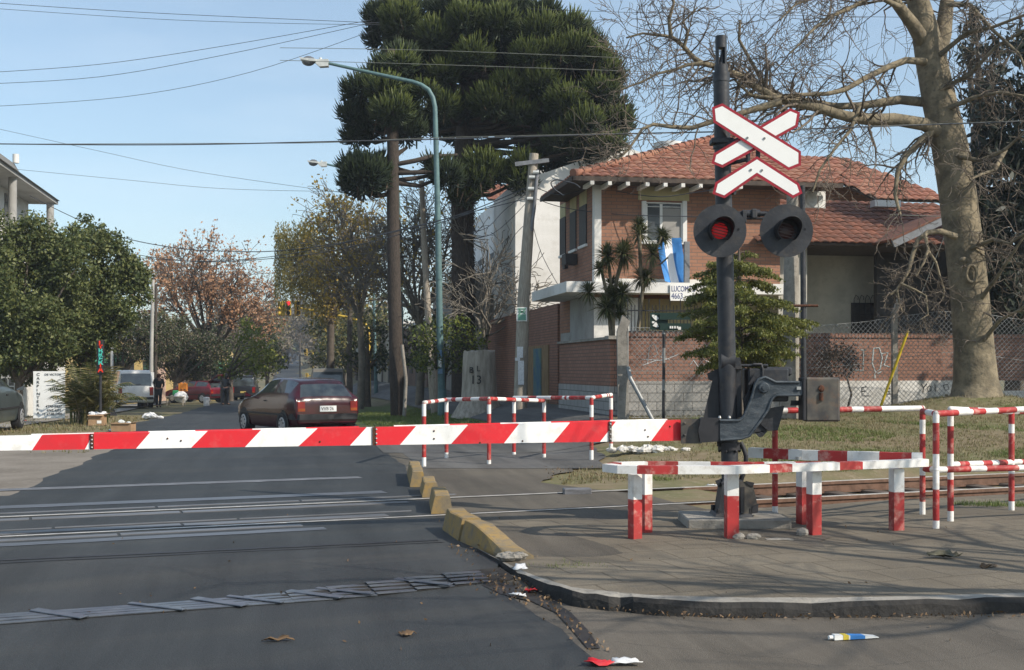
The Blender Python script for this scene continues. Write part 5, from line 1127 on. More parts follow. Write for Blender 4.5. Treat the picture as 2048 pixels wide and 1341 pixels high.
for L_ in ([(1905, 310), (1960, 322), (2010, 300), (2060, 255), (2120, 240)], [(1890, 220), (1950, 195), (2000, 185), (2060, 195), (2110, 230)], [(1880, 180), (1940, 150), (1990, 95), (2050, 60), (2120, 40)], [(1880, 110), (1935, 65), (1985, 55), (2050, 30), (2110, 40)], [(1960, 600), (1990, 560), (2030, 500), (2070, 440)], [(1935, 500), (1985, 480), (2020, 488), (2060, 460)], [(1960, 690), (2000, 640), (2040, 620), (2100, 560)], [(1893, 10), (1940, 10), (1985, 60), (2040, 110), (2060, 170)], [(2010, 300), (1990, 340), (1960, 350), (1940, 360)]):
    RB.append(limb(T, L_, (5.5, 2), YT-.3, YT-1.6, 6))
tubes('trunk', T, m_bark, bt)
b = MB(); c = P(1943, 548, YT-.46)
for k in range(26):
    a = k*.2417; b.tube([c+Vector((.11*math.cos(a), 0, .18*math.sin(a))), c+Vector((.11*math.cos(a+.26), 0, .18*math.sin(a+.26)))], .035, 6, cap=False)
b.ball(P(1928, 520, YT-.45), .09, 8, (1.2, .5, .7)); b.build('knot', m_bark, bt)
for lm, d_, L in ((A1, 7, .8), (B1, 3.5, .75), (C1, 2.8, .65), (G1, 7.5, .65), (H1, 10, .55), (I1, 9, .6), (I2, 10, .55), (J1, 8, .7), (J2, 7, .7)): twiggy(TW, *lm, pr, d_, L, tips, start=.18 if lm is A1 else .1)
for lm, d_, L in ((D1, 8, .6), (K1, 9, .7)): twiggy(TW, *lm, pr, d_, L, tips, trop=-.12)
for lm in (F1, F2, F3, F4, F5): twiggy(TW, *lm, pr, 7, .45, tips, trop=-.05, start=.45, levels=2)
for lm in RB: twiggy(TW, *lm, pr, 6, .65, tips, trop=-.04)
k0 = A1[0][9:13]; twiggy(TW, k0, [.08]*4, pr, 20, .75, tips); k0 = B1[0][5:9]; twiggy(TW, k0, [.06]*4, pr, 9, .7, tips, trop=-.10)
for p0, r0 in ((P(1835, 0, YT), .08), (P(1903, -60, YT), .08), (P(1770, -30, YT-1), .07), (P(1815, -70, YT), .1)):
    for k in range(6): grow(TW, p0, Vector((pr.uniform(-1, 1), pr.uniform(-1, 1), pr.uniform(.1, 1))), 2.2, r0*.5, 0, pr, {'levels': 3, 'kids': [3, 4, 3], 'lr': .6, 'ang': 45, 'trop': [.03, -.05, -.05], 'wob': .2, 'rmin': .006}, tips)
tubes('twigs', TW, m_twig, bt)
# an unseen neighbour of it, right of the frame, that throws the branch shadows over the pavement
ob = thing('bare_tree', 'leafless street tree on the near pavement, just past the right edge', 'tree', Vector((8.2, 6.2, gz(8.2, 6.2))))
T = []; tips = []; pr = random.Random(5); o_ = Vector((8.2, 6.2, 0)); T.append(([o_-Vector((0, 0, .2)), o_+Vector((0, 0, 1.4)), o_+Vector((.1, 0, 2.8))], [.24, .2, .17], 12))
for k in range(6): a = k*1.05+.3; grow(T, o_+Vector((.1, 0, 2.7)), Vector((math.cos(a), math.sin(a), .8)), 2.6, .10, 0, pr, {'levels': 3, 'kids': [4, 4, 3], 'lr': .62, 'ang': 42, 'trop': [.05, .0, -.02], 'wob': .2, 'rmin': .008}, tips)
tubes('trunk', T, m_bark, ob)
# ---- dark conifers behind the bare tree
rng = np.random.default_rng(6); pr = random.Random(6)
def dark_conifer(label, gpt, Y, blobs, per, seed):
    return leafy_tree('dark_conifer', label, 'tree', gpt, pblobs(blobs, Y, random.Random(seed)), per, .36, m_pine, m_darkbark, .3, seed, sub=22, sig=.24, sh=.8, droop=1.2, asp=.28, group=None)
dark_conifer('very dark tall conifer filling the right edge behind the pale trunk', GY(2030, 33.5), 33.5, [(2000, 330, 60), (2050, 300, 70), (1985, 420, 60), (2060, 420, 70), (1990, 520, 60), (2060, 540, 70), (2000, 600, 60), (1960, 490, 50), (1985, 250, 45), (2070, 200, 60), (2100, 100, 60), (1960, 330, 36), (1955, 600, 45), (2000, 690, 60), (2070, 680, 70), (1960, 420, 40)], 900, 61)
dark_conifer('thin dark conifer top showing between the upper branches of the bare tree', GY(1955, 44), 44, [(1945, 60, 26), (1940, 105, 30), (1960, 150, 34), (1990, 100, 26), (1960, 200, 36), (2030, 90, 34), (2000, 170, 36), (1975, 230, 40), (1950, 30, 16)], 520, 62)
# ---- feathery conifer behind the signal
gC = GY(1480, 22.6); cn = thing('small_conifer', 'bushy yellow-green conifer with drooping sprays right behind the signal post', 'tree', gC)
rng = np.random.default_rng(8); pr = random.Random(8); s = 22.6/FOC; T = [([gC-Vector((0, 0, .1)), P(1478, 640, 22.6), P(1478, 500, 22.6)], [.11, .08, .02], 8)]; C = []
prof_y = [500, 520, 560, 600, 640, 680, 715, 740]; prof_r = [8, 70, 86, 104, 136, 120, 108, 66]
for k in range(128):
    y = 505+235*(pr.random()**.85); R = float(np.interp(y, prof_y, prof_r))*s*pr.uniform(.6, 1.12); a = pr.uniform(0, 6.283); o_ = P(1480, y, 22.6); e = o_+Vector((R*math.cos(a), R*math.sin(a), -.04*R+pr.uniform(-.1, .12))); m = o_.lerp(e, .6)+Vector((0, 0, .10*R))
    T.append(([o_, m, e], [.016, .012, .005], 3)); n = int(90+330*R)
    tt = rng.uniform(.25, 1.05, n); q = np.array([(o_.lerp(m, t/.6) if t < .6 else m.lerp(e, (t-.6)/.4)) for t in tt]); lat = rng.uniform(-1, 1, (n, 1))*.26*(1.15-np.clip(tt, 0, 1)[:, None]*.75); sd = np.array([-math.sin(a), math.cos(a), 0]); fw = np.array([math.cos(a), math.sin(a), 0]); C.append(q+sd*lat+fw*np.abs(lat)*.8+np.array([0, 0, -1])*(np.abs(lat)*.35+np.abs(rng.normal(size=(n, 1)))*.03)+rng.normal(size=(n, 3))*.018)
C = np.concatenate(C); quads_mesh('crown', leaf_quads(C, .062, 1.0, .45), m_conif, cn); tubes('trunk', T, m_darkbark, cn)
# ---- yuccas, palm
def strap_head(c, R, n, rng, up=.35, w=.013):
    n = int(n*2.0); R = R*1.08
    d = rng.normal(size=(n, 3)); d[:, 2] += up; d = unit(d); L = R*rng.uniform(.75, 1.1, (n, 1)); sd = unit(np.cross(d, np.array([0, 0, 1])+rng.normal(size=(n, 3))*.2))*w; c = np.array(c); drp = np.array([0, 0, -1])*L*.16
    m = c+d*L*.55; e = c+d*L+drp
    return [np.stack([c-sd*.6, c+sd*.6, m+sd, m-sd], 1), np.stack([m-sd, m+sd, e+sd*.08, e-sd*.08], 1)]
def yucca(label, g, Y, heads, stems, seed):
    t = thing('yucca', label, 'plant', g, group=None); rng = np.random.default_rng(seed); Q = []
    for px, py, r, n in heads: Q += strap_head(P(px, py, Y+rng.uniform(-.25, .25)), r*Y/FOC, n, rng)
    quads_mesh('leaves', np.concatenate(Q), m_blade, t); T = [([P(x, y, Y) for x, y in L], [r]*len(L), 7) for L, r in stems]; tubes('stem', T, m_bark, t); return t
YY = 28.3
g = GY(1225, YY); yucca('multi-headed yucca with a dense leafy base, in front of the brick house corner', g, YY, [(1246, 508, 38, 150), (1215, 512, 34, 120), (1200, 538, 24, 80), (1228, 600, 40, 150), (1245, 588, 34, 120), (1212, 615, 34, 120), (1240, 622, 32, 110), (1178, 585, 32, 70), (1222, 570, 26, 90)], [([(1226, 690), (1226, 620), (1233, 560), (1246, 512)], .05), ([(1222, 690), (1216, 600), (1203, 542)], .04), ([(1228, 640), (1222, 570), (1216, 516)], .04), ([(1225, 850), (1226, 690)], .12)], 3)
g = GY(1272, YY-.2); yucca('tall bare-stemmed yucca with four small heads, between the leafy yucca and the flag', g, YY-.2, [(1280, 468, 34, 110), (1278, 448, 22, 60), (1283, 557, 30, 100), (1304, 508, 30, 90), (1323, 472, 26, 90), (1296, 555, 26, 70), (1330, 478, 20, 50)], [([(1272, 850), (1276, 660), (1283, 600), (1285, 580), (1281, 540), (1279, 470)], .045), ([(1285, 582), (1296, 560), (1302, 535), (1306, 510)], .035), ([(1302, 535), (1320, 530), (1336, 515)], .02), ([(1306, 512), (1316, 490), (1323, 474)], .025)], 4)
YP = G(170, 850).y+.8; gP = GY(178, YP); pm = thing('small_palm', 'clump of arching palm fronds right of the white carpenter sign', 'palm', gP)
rng = np.random.default_rng(12); pr = random.Random(12); T = []; Q = []
for k in range(60):
    a = pr.uniform(-2.2, 2.2) if k % 3 else pr.uniform(0, 6.283); L = pr.uniform(1.1, 1.65); el = pr.uniform(.95, 1.45); p = gP+Vector((pr.uniform(-.35, .35), pr.uniform(-.25, .25), pr.uniform(0, .5))); d = Vector((math.cos(a)*math.cos(el), math.sin(a)*math.cos(el), math.sin(el))); pts = [p.copy()]
    for i in range(10): d = (d+Vector((0, 0, -.09-.012*i))).normalized(); p = p+d*L/10; pts.append(p.copy())
    T.append((pts, [.016-.0012*i for i in range(11)], 4))
    for i in range(3, 11):
        for sg in (-1, 1):
            for h in (0, .5):
                c = pts[i-1].lerp(pts[i], h); dd = (pts[i]-pts[i-1]).normalized(); sd = dd.cross(Vector((0, 0, 1))); sd = sd.normalized() if sd.length > .01 else Vector((1, 0, 0)); ld = (dd*.7+sd*sg+Vector((0, 0, -.55+pr.uniform(-.2, .2)))).normalized(); l = .34*(1-.05*abs(i-6)); w = dd*.024
                Q.append([c-w, c+w, c+ld*l+w*.2, c+ld*l-w*.2])
for k in range(90):
    c = gP+Vector((pr.uniform(-.5, .55), pr.uniform(-.3, .2), pr.uniform(.3, 1.3))); l = pr.uniform(.4, .9); Q.append([c, c+Vector((.05, 0, 0)), c+Vector((.06, 0, -l)), c+Vector((pr.uniform(-.04, .04), 0, -l))])
quads_mesh('fronds', np.array([[tuple(v) for v in q] for q in Q]), m_frond, pm); tubes('stem', T, m_bark, pm)
# ---- left-hand evergreens
YL = G(98, 845).y+2.6; gL = GY(38, YL)
leafy_tree('evergreen_tree', 'dense dark-leaved street tree at the left edge behind the parked car', 'tree', gL, pblobs([(20, 520, 70), (80, 500, 62), (40, 600, 70), (-30, 560, 80), (105, 560, 60), (10, 660, 50), (70, 655, 56), (-40, 680, 70), (110, 620, 52), (60, 470, 40), (-60, 470, 70), (18, 705, 36), (130, 500, 46), (0, 590, 60), (60, 560, 60), (95, 690, 40), (40, 720, 40), (130, 600, 50), (-10, 480, 60), (125, 660, 44), (150, 540, 44), (15, 735, 36), (60, 745, 26), (110, 700, 34), (85, 720, 34), (-20, 730, 40), (30, 690, 40), (40, 700, 44, -1.2), (85, 690, 40, -1.2), (15, 660, 46, -1.2), (120, 690, 36, -1), (60, 640, 50, -1.4), (0, 715, 40, -1.2), (100, 640, 44, -1.2)], YL+.6, random.Random(2)), 3000, .125, m_ever, m_darkbark, .15, 41, sub=26, sig=.2, sh=.86)
gL2 = GY(172, YL+3)
leafy_tree('evergreen_tree', 'dense dark-leaved street tree overhanging the palm, second from the left', 'tree', gL2, pblobs([(170, 500, 52), (215, 520, 50), (160, 575, 55), (220, 570, 52), (265, 560, 36), (180, 640, 52), (240, 620, 42), (140, 660, 46), (200, 680, 42), (280, 590, 24), (165, 465, 34), (205, 470, 28), (190, 600, 50), (250, 545, 44), (130, 590, 44), (175, 690, 40), (150, 720, 36), (225, 650, 44), (275, 560, 26), (120, 700, 30)], YL+2.6, random.Random(3)), 3000, .13, m_ever, m_darkbark, .13, 42, sub=26, sig=.2, sh=.86)
gL3 = G(243, 808); YQ = gL3.y
leafy_tree('pollarded_tree', 'pollarded street tree with a stout trunk, arching twigs and a shaggy low crown', 'tree', gL3, pblobs([(250, 680, 40), (290, 665, 36), (320, 690, 36), (225, 690, 32), (270, 705, 30), (300, 700, 34), (340, 680, 36), (265, 655, 30), (310, 650, 28), (235, 725, 24)], YQ+.5, random.Random(4)), 1500, .12, m_grey, m_darkbark, .24, 43, sub=20, sig=.22, sh=.85, twigs=4, split=(m_dark, .6, 1.2))
gL4 = GY(352, YQ+7)
leafy_tree('pollarded_tree', 'pollarded street tree with forked bare limbs and dark leaves behind the woman in black', 'tree', gL4, pblobs([(345, 690, 42), (385, 680, 40), (320, 665, 34), (400, 720, 34), (370, 730, 34), (330, 720, 26), (410, 690, 34), (360, 660, 30), (300, 720, 28), (345, 740, 26), (395, 750, 24), (430, 700, 30)], YQ+7, random.Random(5)), 1500, .14, m_dark, m_greytwig, .2, 44, sub=20, sig=.24, sh=.8, twigs=3, split=(m_grey, .3, 1))
g = GY(258, YQ+3); t = thing('thin_tree_trunk', 'thin straight brown trunk just right of the stout pollarded trunk', 'tree', g); tubes('trunk', [([g, P(257, 720, YQ+3), P(262, 650, YQ+3)], [.13, .11, .08], 8)], m_browntrunk, t)
quads_mesh('crown', leaf_quads(crown_pts(pblobs([(270, 640, 30), (290, 650, 24)], YQ+3, random.Random(7)), 500, np.random.default_rng(3)), .14), m_dark, t)
# russet seed-pod tree
YO = 82; gO = GY(412, YO); ot = thing('russet_tree', 'wide-spreading bare tree hung with russet seed clusters', 'tree', gO); T = []; tips = []; pr = random.Random(17)
for j, (tx, ty) in enumerate(((325, 560), (350, 535), (390, 545), (430, 545), (470, 570), (505, 590), (525, 615), (345, 600), (410, 590), (455, 600), (490, 625), (370, 570))):
    f = P(418+pr.uniform(-8, 8), 690, YO); e = P(tx, ty, YO+pr.uniform(-4, 4)); m = f.lerp(e, .45)+Vector((0, 0, -.4)); T.append(([f, m, f.lerp(e, .72), e], [.17, .12, .08, .05], 6))
    for k in range(7): q = m.lerp(e, pr.random()); grow(T, q, (e-f).normalized()+randdir(pr)*.75+Vector((0, 0, .1)), 1.55, .045, 0, pr, {'levels': 2, 'kids': [4, 4], 'lr': .7, 'ang': 42, 'trop': [.05, .03], 'wob': .2, 'rmin': .016}, tips)
T.append(([gO, P(415, 740, YO), P(418, 685, YO)], [.35, .3, .24], 10)); tubes('trunk', T, m_darkbark, ot)
rng = np.random.default_rng(18); tp_ = np.array([tuple(p) for p, d in tips]); C = np.repeat(tp_, 7, 0)+rng.normal(size=(len(tp_)*7, 3))*.18; quads_mesh('seed_clusters', leaf_quads(C, .2, .5, .6), m_orange, ot)
# street trees on the left further on, and the far planting
def ft(name, label, px, Y, blobs, per, size, lm, seed, group=None, bm=m_darkbark, r0=.18, **k): return leafy_tree(name, label, 'tree', GY(px, Y), pblobs(blobs, Y, random.Random(seed)), per, size, lm, bm, r0, seed, sub=14, sig=.28, group=group, **k)
ft('street_tree', 'rounded dark green street tree over the open red hatchback', 462, 82, [(405, 690, 34), (440, 690, 34), (420, 725, 30), (380, 720, 26), (450, 730, 28), (420, 660, 26)], 330, .22, m_dark, 71)
ft('street_tree', 'bright green street tree right of the open red hatchback', 448, 66, [(500, 680, 32), (525, 700, 30), (490, 720, 32), (520, 735, 28), (465, 740, 26), (545, 720, 24), (495, 655, 22)], 420, .2, m_lime, 72)
ft('street_tree', 'dark green street tree just beyond the bright green one', 535, 95, [(520, 655, 26), (545, 690, 26), (560, 720, 22), (535, 735, 24), (505, 700, 24), (540, 660, 18)], 260, .26, m_dark, 73)
ft('street_tree', 'tall hazy brown tree far up the left side of the street', 535, 170, [(540, 630, 26), (520, 645, 24), (555, 655, 22), (500, 660, 22), (565, 690, 18), (545, 610, 14)], 120, .42, m_grey, 74)
for i, (px, Y, bl, lm, lab) in enumerate([
    (600, 230, [(585, 640, 26), (610, 625, 24), (630, 640, 24), (600, 670, 24), (575, 670, 18)], m_grey, 'large hazy tree at the far end of the street, under the traffic lights'),
    (560, 300, [(555, 655, 22), (575, 645, 20), (540, 670, 20), (590, 670, 18)], m_olive, 'olive far-off tree left of the climbing end of the street'),
    (655, 190, [(650, 660, 26), (630, 680, 20), (670, 650, 24), (640, 705, 18), (680, 690, 26)], m_grey, 'brown far-off tree right of the climbing end of the street'),
    (690, 130, [(660, 690, 26), (690, 670, 26), (640, 720, 20), (680, 720, 26), (710, 700, 24), (655, 740, 18)], m_dark, 'dark bushy street tree on the right, beyond the yellow signal arm'),
    (668, 95, [(650, 650, 26), (680, 640, 28), (700, 670, 26), (665, 680, 22), (630, 665, 16)], m_olive, 'olive street tree directly below the yellow signal arm'),
    (735, 60, [(735, 640, 30), (720, 680, 26), (750, 670, 28), (740, 720, 26), (710, 720, 22), (760, 710, 24)], m_dark, 'dark leafy tree left of the slender spiky evergreen trunk'),
    ]): ft('street_tree', lab, px, Y, bl, 60000/Y**1.25 if Y > 120 else 300, .2*max(1, Y/80), lm, 80+i)
# willow-like yellowing trees right of the street
gW = GY(662, 62); wt = leafy_tree('yellowing_tree', 'tall thin-leaved tree with trailing yellow-green foliage left of the spiky evergreens', 'tree', gW, pblobs([(575, 480, 30), (600, 560, 36), (650, 620, 40), (610, 490, 42), (640, 470, 48), (690, 450, 40), (580, 520, 28), (620, 540, 44), (665, 530, 50), (710, 500, 40), (640, 590, 40), (690, 580, 44), (660, 410, 20), (690, 405, 22), (730, 560, 36), (720, 430, 30)], 62, random.Random(6)), 300, .19, m_olive, m_darkbark, .22, 51, sub=18, sig=.28, twigs=3, split=(m_yell, .42, 1.2))
rng = np.random.default_rng(52); Q = []
for k in range(520):
    c = np.array(P(rng.uniform(550, 650), rng.uniform(440, 560), 61+rng.uniform(-1, 1))); L = rng.uniform(.8, 2.4); n = int(L/.07)
    z = -np.arange(n)*.07; Q.append(c+np.stack([rng.normal(size=n)*.05, rng.normal(size=n)*.05, z], 1))
quads_mesh('trailing_leaves', leaf_quads(np.concatenate(Q), .15, 2.5, .3), m_olive, wt)
def bare(label, px, Y, tx, seed, leaf=None, n_=9, tl=1.5, r0=.2, hgt=None, rmin=.014, name='bare_street_tree', lsz=.16, per=1, bm=m_greytwig):
    g = GY(px, Y); t = thing(name, label, 'tree', g); T = []; tips = []; pr = random.Random(seed); s = Y/FOC
    f = P(px, hgt, Y); T.append(([g, g.lerp(f, .5)+Vector((.1, 0, 0)), f], [r0, r0*.85, r0*.7], 9))
    for j, (x, y) in enumerate(tx):
        e = P(x, y, Y+pr.uniform(-2, 2)); m = f.lerp(e, .5)+randdir(pr)*.3; T.append(([f, m, e], [r0*.45, r0*.3, r0*.15], 5))
        for k in range(n_): q = f.lerp(m, .3+.7*pr.random()).lerp(e, pr.random()); grow(T, q, (e-f).normalized()*.8+randdir(pr)*.8, tl, .032*min(1, tl), 0, pr, {'levels': 2, 'kids': [4, 4], 'lr': .66, 'ang': 46, 'trop': [.04, .0, -.03], 'wob': .28, 'rmin': rmin}, tips)
    tubes('trunk', T, bm, t)
    if leaf:
        rng = np.random.default_rng(seed); tp_ = np.array([tuple(p) for p, d in tips]); tp_ = tp_[rng.random(len(tp_)) < per]; C = np.repeat(tp_, 3, 0)+rng.normal(size=(len(tp_)*3, 3))*.14; quads_mesh('crown', leaf_quads(C, lsz, .8, .7), leaf, t)
    return t
bare('leafless grey street tree with few yellow leaves, between the two spiky trunks', 838, 52, [(770, 480), (800, 440), (830, 420), (870, 430), (900, 470), (740, 520), (890, 530), (760, 580), (850, 500), (800, 540), (880, 590)], 53, m_yell, per=.12, hgt=650)
bare('pale leafless street tree with drooping twigs before the white buildings', 968, 45.5, [(950, 560), (985, 540), (1010, 600), (960, 620), (1000, 640), (930, 600), (975, 500)], 54, None, 4, hgt=690)
bare('half-bare street tree with yellow leaves behind the second lamp head', 720, 56, [(680, 460), (700, 445), (735, 450), (750, 485), (660, 480), (720, 520), (690, 540), (650, 540)], 55, m_yell, per=.8, hgt=640)
bare('leafless far tree with fine brown twigs left of the climbing street', 455, 105, [(430, 640), (455, 620), (480, 640), (500, 660), (440, 670), (470, 680)], 56, m_grey, 7, hgt=720, rmin=.03, lsz=.3, per=.6)
# yellow-green bush and small shrubs
gS = GY(890, 40.6); leafy_tree('large_shrub', 'large yellow-green shrub between the lamp post and the pale tree stump', 'bush', gS, pblobs([(845, 672, 36), (880, 660, 36), (920, 665, 36), (950, 690, 28), (860, 720, 36), (905, 715, 36), (940, 720, 28), (835, 720, 26)], 40.6, random.Random(8)), 900, .12, m_lime, m_darkbark, .08, 57, sub=20, sig=.24, split=(m_dark, .35, 1.1))
for px, py, Y, r in ((1662, 712, 26.6, 15), (1694, 722, 26.5, 10)):
    g = GY(px, Y); bare('dead brown shrub before the sunlit brick wall, %s of a close pair' % ('taller' if r > 12 else 'smaller'), px, Y, [(px-r*.6, py-r*.5), (px, py-r), (px+r*.6, py-r*.4), (px-r*.2, py)], 58+r, m_dead, 4, .16, .03, py+34, .005, 'dead_shrub', .05, 1, m_darkbark)
# ---- grass tufts
def tufts(name, n, xf, yf, hgt, mat, seed, w=.006, dens=None):
    rng = np.random.default_rng(seed); Q = []
    while len(Q) < n:
        x, y = xf(rng), yf(rng)
        if dens and rng.random() > dens(x, y): continue
        z = gz(x, y)
        for k in range(5):
            a = rng.uniform(0, 6.283); l = hgt*rng.uniform(.5, 1.3); c = np.array([x+rng.normal()*.03, y+rng.normal()*.03, z-.02]); d = np.array([math.cos(a)*.6, math.sin(a)*.6, 1]); sd = np.array([-math.sin(a), math.cos(a), 0])*w
            Q.append([c-sd, c+sd, c+d*l+sd*.2, c+d*l-sd*.2])
    o = quads_mesh(name, np.array(Q), mat); return props(o, kind='stuff')
m_drygr = leafm('dry_grass_blade', (.27, .215, .12), (.20, .17, .085), (.16, .175, .06), .5, sc=.5, tr=.3)
m_grgr = leafm('green_grass_blade', (.11, .165, .035), (.15, .19, .05), (.24, .24, .09), .6, sc=.5, tr=.3)
def nse(x, y): return .5+.5*math.sin(x*1.3+math.sin(y*.9)*2)*math.sin(y*.8+1.3*math.sin(x*.7))
def emb(x, y):
    n = -.3806*x+.9247*y
    return 0 if n < 14.75 or x < np.interp(y, [16, 18.5, 20, 30], [.6, 1.0, 2.0, 2.6]) else .25+.75*nse(x, y)
o = tufts('dry_grass', 42000, lambda r: r.uniform(.5, 13), lambda r: r.uniform(15.5, 27), .04, m_drygr, 91, dens=emb); props(o, 'short dry grass on the bank beyond the track', 'grass')
o = tufts('green_grass', 26000, lambda r: r.uniform(2, 13), lambda r: r.uniform(15.8, 26), .042, m_grgr, 92, dens=lambda x, y: emb(x, y)*(nse(x*.8+3, y*1.1+2) > .62)); props(o, 'patches of green grass in the dry bank', 'grass')
o = tufts('verge_grass', 16000, lambda r: r.uniform(-6, 0), lambda r: r.uniform(28, 50), .09, m_grgr, 93, w=.011, dens=lambda x, y: 1 if .25 < x-XR(y) < 3.3 else 0); props(o, 'green verge grass round the foot of the trees', 'grass')
o = tufts('weeds', 9000, lambda r: r.uniform(-18, -6), lambda r: r.uniform(22, 44), .08, m_drygr, 94, w=.01, dens=lambda x, y: 1 if x < road_l(y)-.3 and nse(x, y) > .3 else 0); props(o, 'dry weeds on the left verge', 'grass')
o = tufts('pavement_weeds', 900, lambda r: r.gauss(.35, .12) if hasattr(r, 'gauss') else r.normal(.42, .12), lambda r: r.normal(9.25, .12), .05, m_grgr, 95, w=.004); props(o, 'weeds in the broken pavement by the long yellow kerb', 'grass')
o = tufts('track_weeds', 900, lambda r: r.uniform(5.0, 5.9), lambda r: r.normal(13.55, .08), .07, m_grgr, 96, w=.005); props(o, 'weeds at the pavement edge by the track', 'grass')
# rows of street trees lining the far, climbing part of the street
pr = random.Random(99); far_label = 'hazy far-off tree in the rows lining the climbing end of the street'
for i in range(46):
    Y = 110+(i//2)*17+pr.uniform(-5, 5); sg = -1 if i % 2 else 1
    x = XR(Y)+(pr.uniform(3.5, 9) if sg > 0 else -pr.uniform(10.5, 17)); h = pr.uniform(6.5, 10); g = Vector((x, Y, gz(x, Y)))
    bl = [(g+Vector((pr.uniform(-2, 2), pr.uniform(-2, 2), h*pr.uniform(.45, .9))), pr.uniform(1.6, 2.6)) for _ in range(5)]
    leafy_tree('far_street_tree', far_label, 'tree', g, bl, 26, .55+Y/700, [m_grey, m_olive, m_dark, m_grey][i % 4], m_darkbark, .25, 200+i, sub=10, sig=.3, group='rows of far street trees')

ft('street_tree', 'tall olive-brown street tree closing the view up the street above the black van', 500, 120, [(470, 650, 40), (510, 630, 40), (545, 660, 36), (480, 700, 36), (525, 700, 36), (555, 700, 26), (440, 690, 34), (500, 730, 30), (535, 735, 26)], 170, .32, m_olive, 301, split=(m_grey, .5, 1))
ft('street_tree', 'tall dull green street tree right of the climbing street, behind the slender trunk', 725, 92, [(640, 640, 36), (680, 610, 40), (720, 620, 40), (760, 640, 36), (700, 670, 40), (660, 700, 34), (740, 700, 36), (690, 730, 30), (760, 720, 30), (640, 720, 22)], 240, .26, m_olive, 302, split=(m_dark, .5, 1.1))
ft('street_tree', 'dark dense street tree between the lamp post and the shaggy trunk', 880, 66, [(840, 640, 40), (890, 630, 40), (930, 650, 36), (860, 690, 40), (910, 700, 36), (800, 660, 34), (810, 710, 34), (880, 740, 30)], 300, .2, m_dark, 303, split=(m_grey, .4, 1))
ft('street_tree', 'brown hazy tree filling the gap under the traffic lights', 600, 260, [(575, 650, 22), (600, 640, 24), (625, 655, 22), (600, 670, 24), (560, 675, 20), (640, 680, 20)], 100, .55, m_olive, 304, split=(m_grey, .5, 1))
ft('street_tree', 'yellowing loose-leaved tree crown above the traffic light arm', 700, 70, [(600, 560, 34), (640, 540, 36), (680, 560, 36), (720, 560, 36), (650, 590, 30), (700, 600, 34), (740, 590, 30), (690, 510, 34), (740, 520, 34)], 190, .2, m_yell, 305, split=(m_olive, .65, 1))

# evergreen off the right edge that keeps the far end of the garden wall in shade
leafy_tree('evergreen_tree', 'dense evergreen beyond the right edge that shades the end of the garden wall', 'tree', Vector((17.3, 25.4, gz(17.3, 25.4))), [(Vector((17.3+dx, 25.4+dy, z)), r) for dx, dy, z, r in ((0, 0, 6.5, 1.7), (.8, .5, 7.6, 1.5), (-.7, .3, 5.6, 1.4), (.3, -.5, 5.2, 1.4), (0, 1, 8.6, 1.3), (1.2, -.3, 6.0, 1.4), (2.4, .2, 7.0, 1.6), (3, .6, 5.6, 1.6))], 300, .3, m_dark, m_darkbark, .2, 401, sub=16)

for i, (px, Y, h) in enumerate(((566, 430, 17), (584, 520, 19), (602, 470, 17), (620, 540, 20), (548, 500, 18), (640, 420, 16), (575, 330, 12), (632, 320, 13))):
    g = GY(px, Y); pr = random.Random(700+i); bl = [(g+Vector((pr.uniform(-5, 5), pr.uniform(-2, 2), h*pr.uniform(.3, .9))), pr.uniform(3, 4.6)) for _ in range(6)]
    leafy_tree('far_street_tree', far_label, 'tree', g, bl, 14, 1.3, [m_grey, m_dark, m_olive][i % 3], m_darkbark, .4, 800+i, sub=10, sig=.3, group='rows of far street trees')
# ------------------------------------------------------------------ street lamps, poles, traffic lights, cables
gl = G(884, 832); YLm = gl.y
lamp = thing('street_lamp', 'tall teal street lamp with long curved arm and white head, highest of the row', 'street lamp', gl, group='teal street lamps along the street')
f = lambda x, y: P(x, y, YLm)
b = MB(); b.tube([gl-Vector((0, 0, .1)), f(882, 730), f(880, 690), f(876, 450), f(871, 250), f(870, 215), f(866, 196), f(857, 180), f(842, 170), f(825, 164), f(760, 150), f(657, 127)], [.13, .125, .115, .10, .085, .08, .078, .076, .074, .07, .062, .05], 14); b.build('pole', m_teal, lamp)
b = MB(); b.tube([gl, gl+Vector((0, 0, .9))], .15, 14); b.tube([f(878, 560), f(878, 556)], .125, 14); b.each('base_sleeve', m_teal, lamp)
b = MB(); b.hull([f(x, y)+Vector((0, d, 0)) for x, y in ((628, 121), (657, 120), (657, 134), (640, 135), (632, 128)) for d in (-.12, .12)]); b.hull([f(x, y)+Vector((0, d, 0)) for x, y, in ((600, 117), (632, 120), (634, 126), (602, 121)) for d in (-.15, .15)]); b.tube([f(641, 120), f(641, 116)], .05, 8); hd = b.build('lamp_head', m_lampgrey, lamp)
b = MB(); b.ball(f(617, 122.5), .235, 14, (1, .6, .72)); b.build('lamp_bowl', m_lampglass, hd)
for px, Y, lab in ((806, 60, 'teal street lamp whose head shows left of the spiky trees, second of the row'), (752, 84, 'teal street lamp reaching out of the yellowing tree, third of the row'), (668, 240, 'tiny far street lamp with a white head low over the street')):
    g = GY(px, Y); copy_tree(lamp, g, 0, lab)
b = MB(); 
for x0, y0, x1_, y1_, m_ in ((876, 700, 884, 716, 0), (877, 718, 883, 735, 1), (876, 738, 885, 748, 0)): 
    p, q = P(x0, y0, YLm-.14), P(x1_, y1_, YLm-.14); b.mi = m_; b.box((p+q)/2, (q.x-p.x, .015, p.z-q.z))
b.top('pasted_poster', [M('poster_blue', (.10, .20, .34), (.2, .3, .4), scale=20), m_signw], 'blue and white torn posters pasted on the teal lamp post', 'poster')
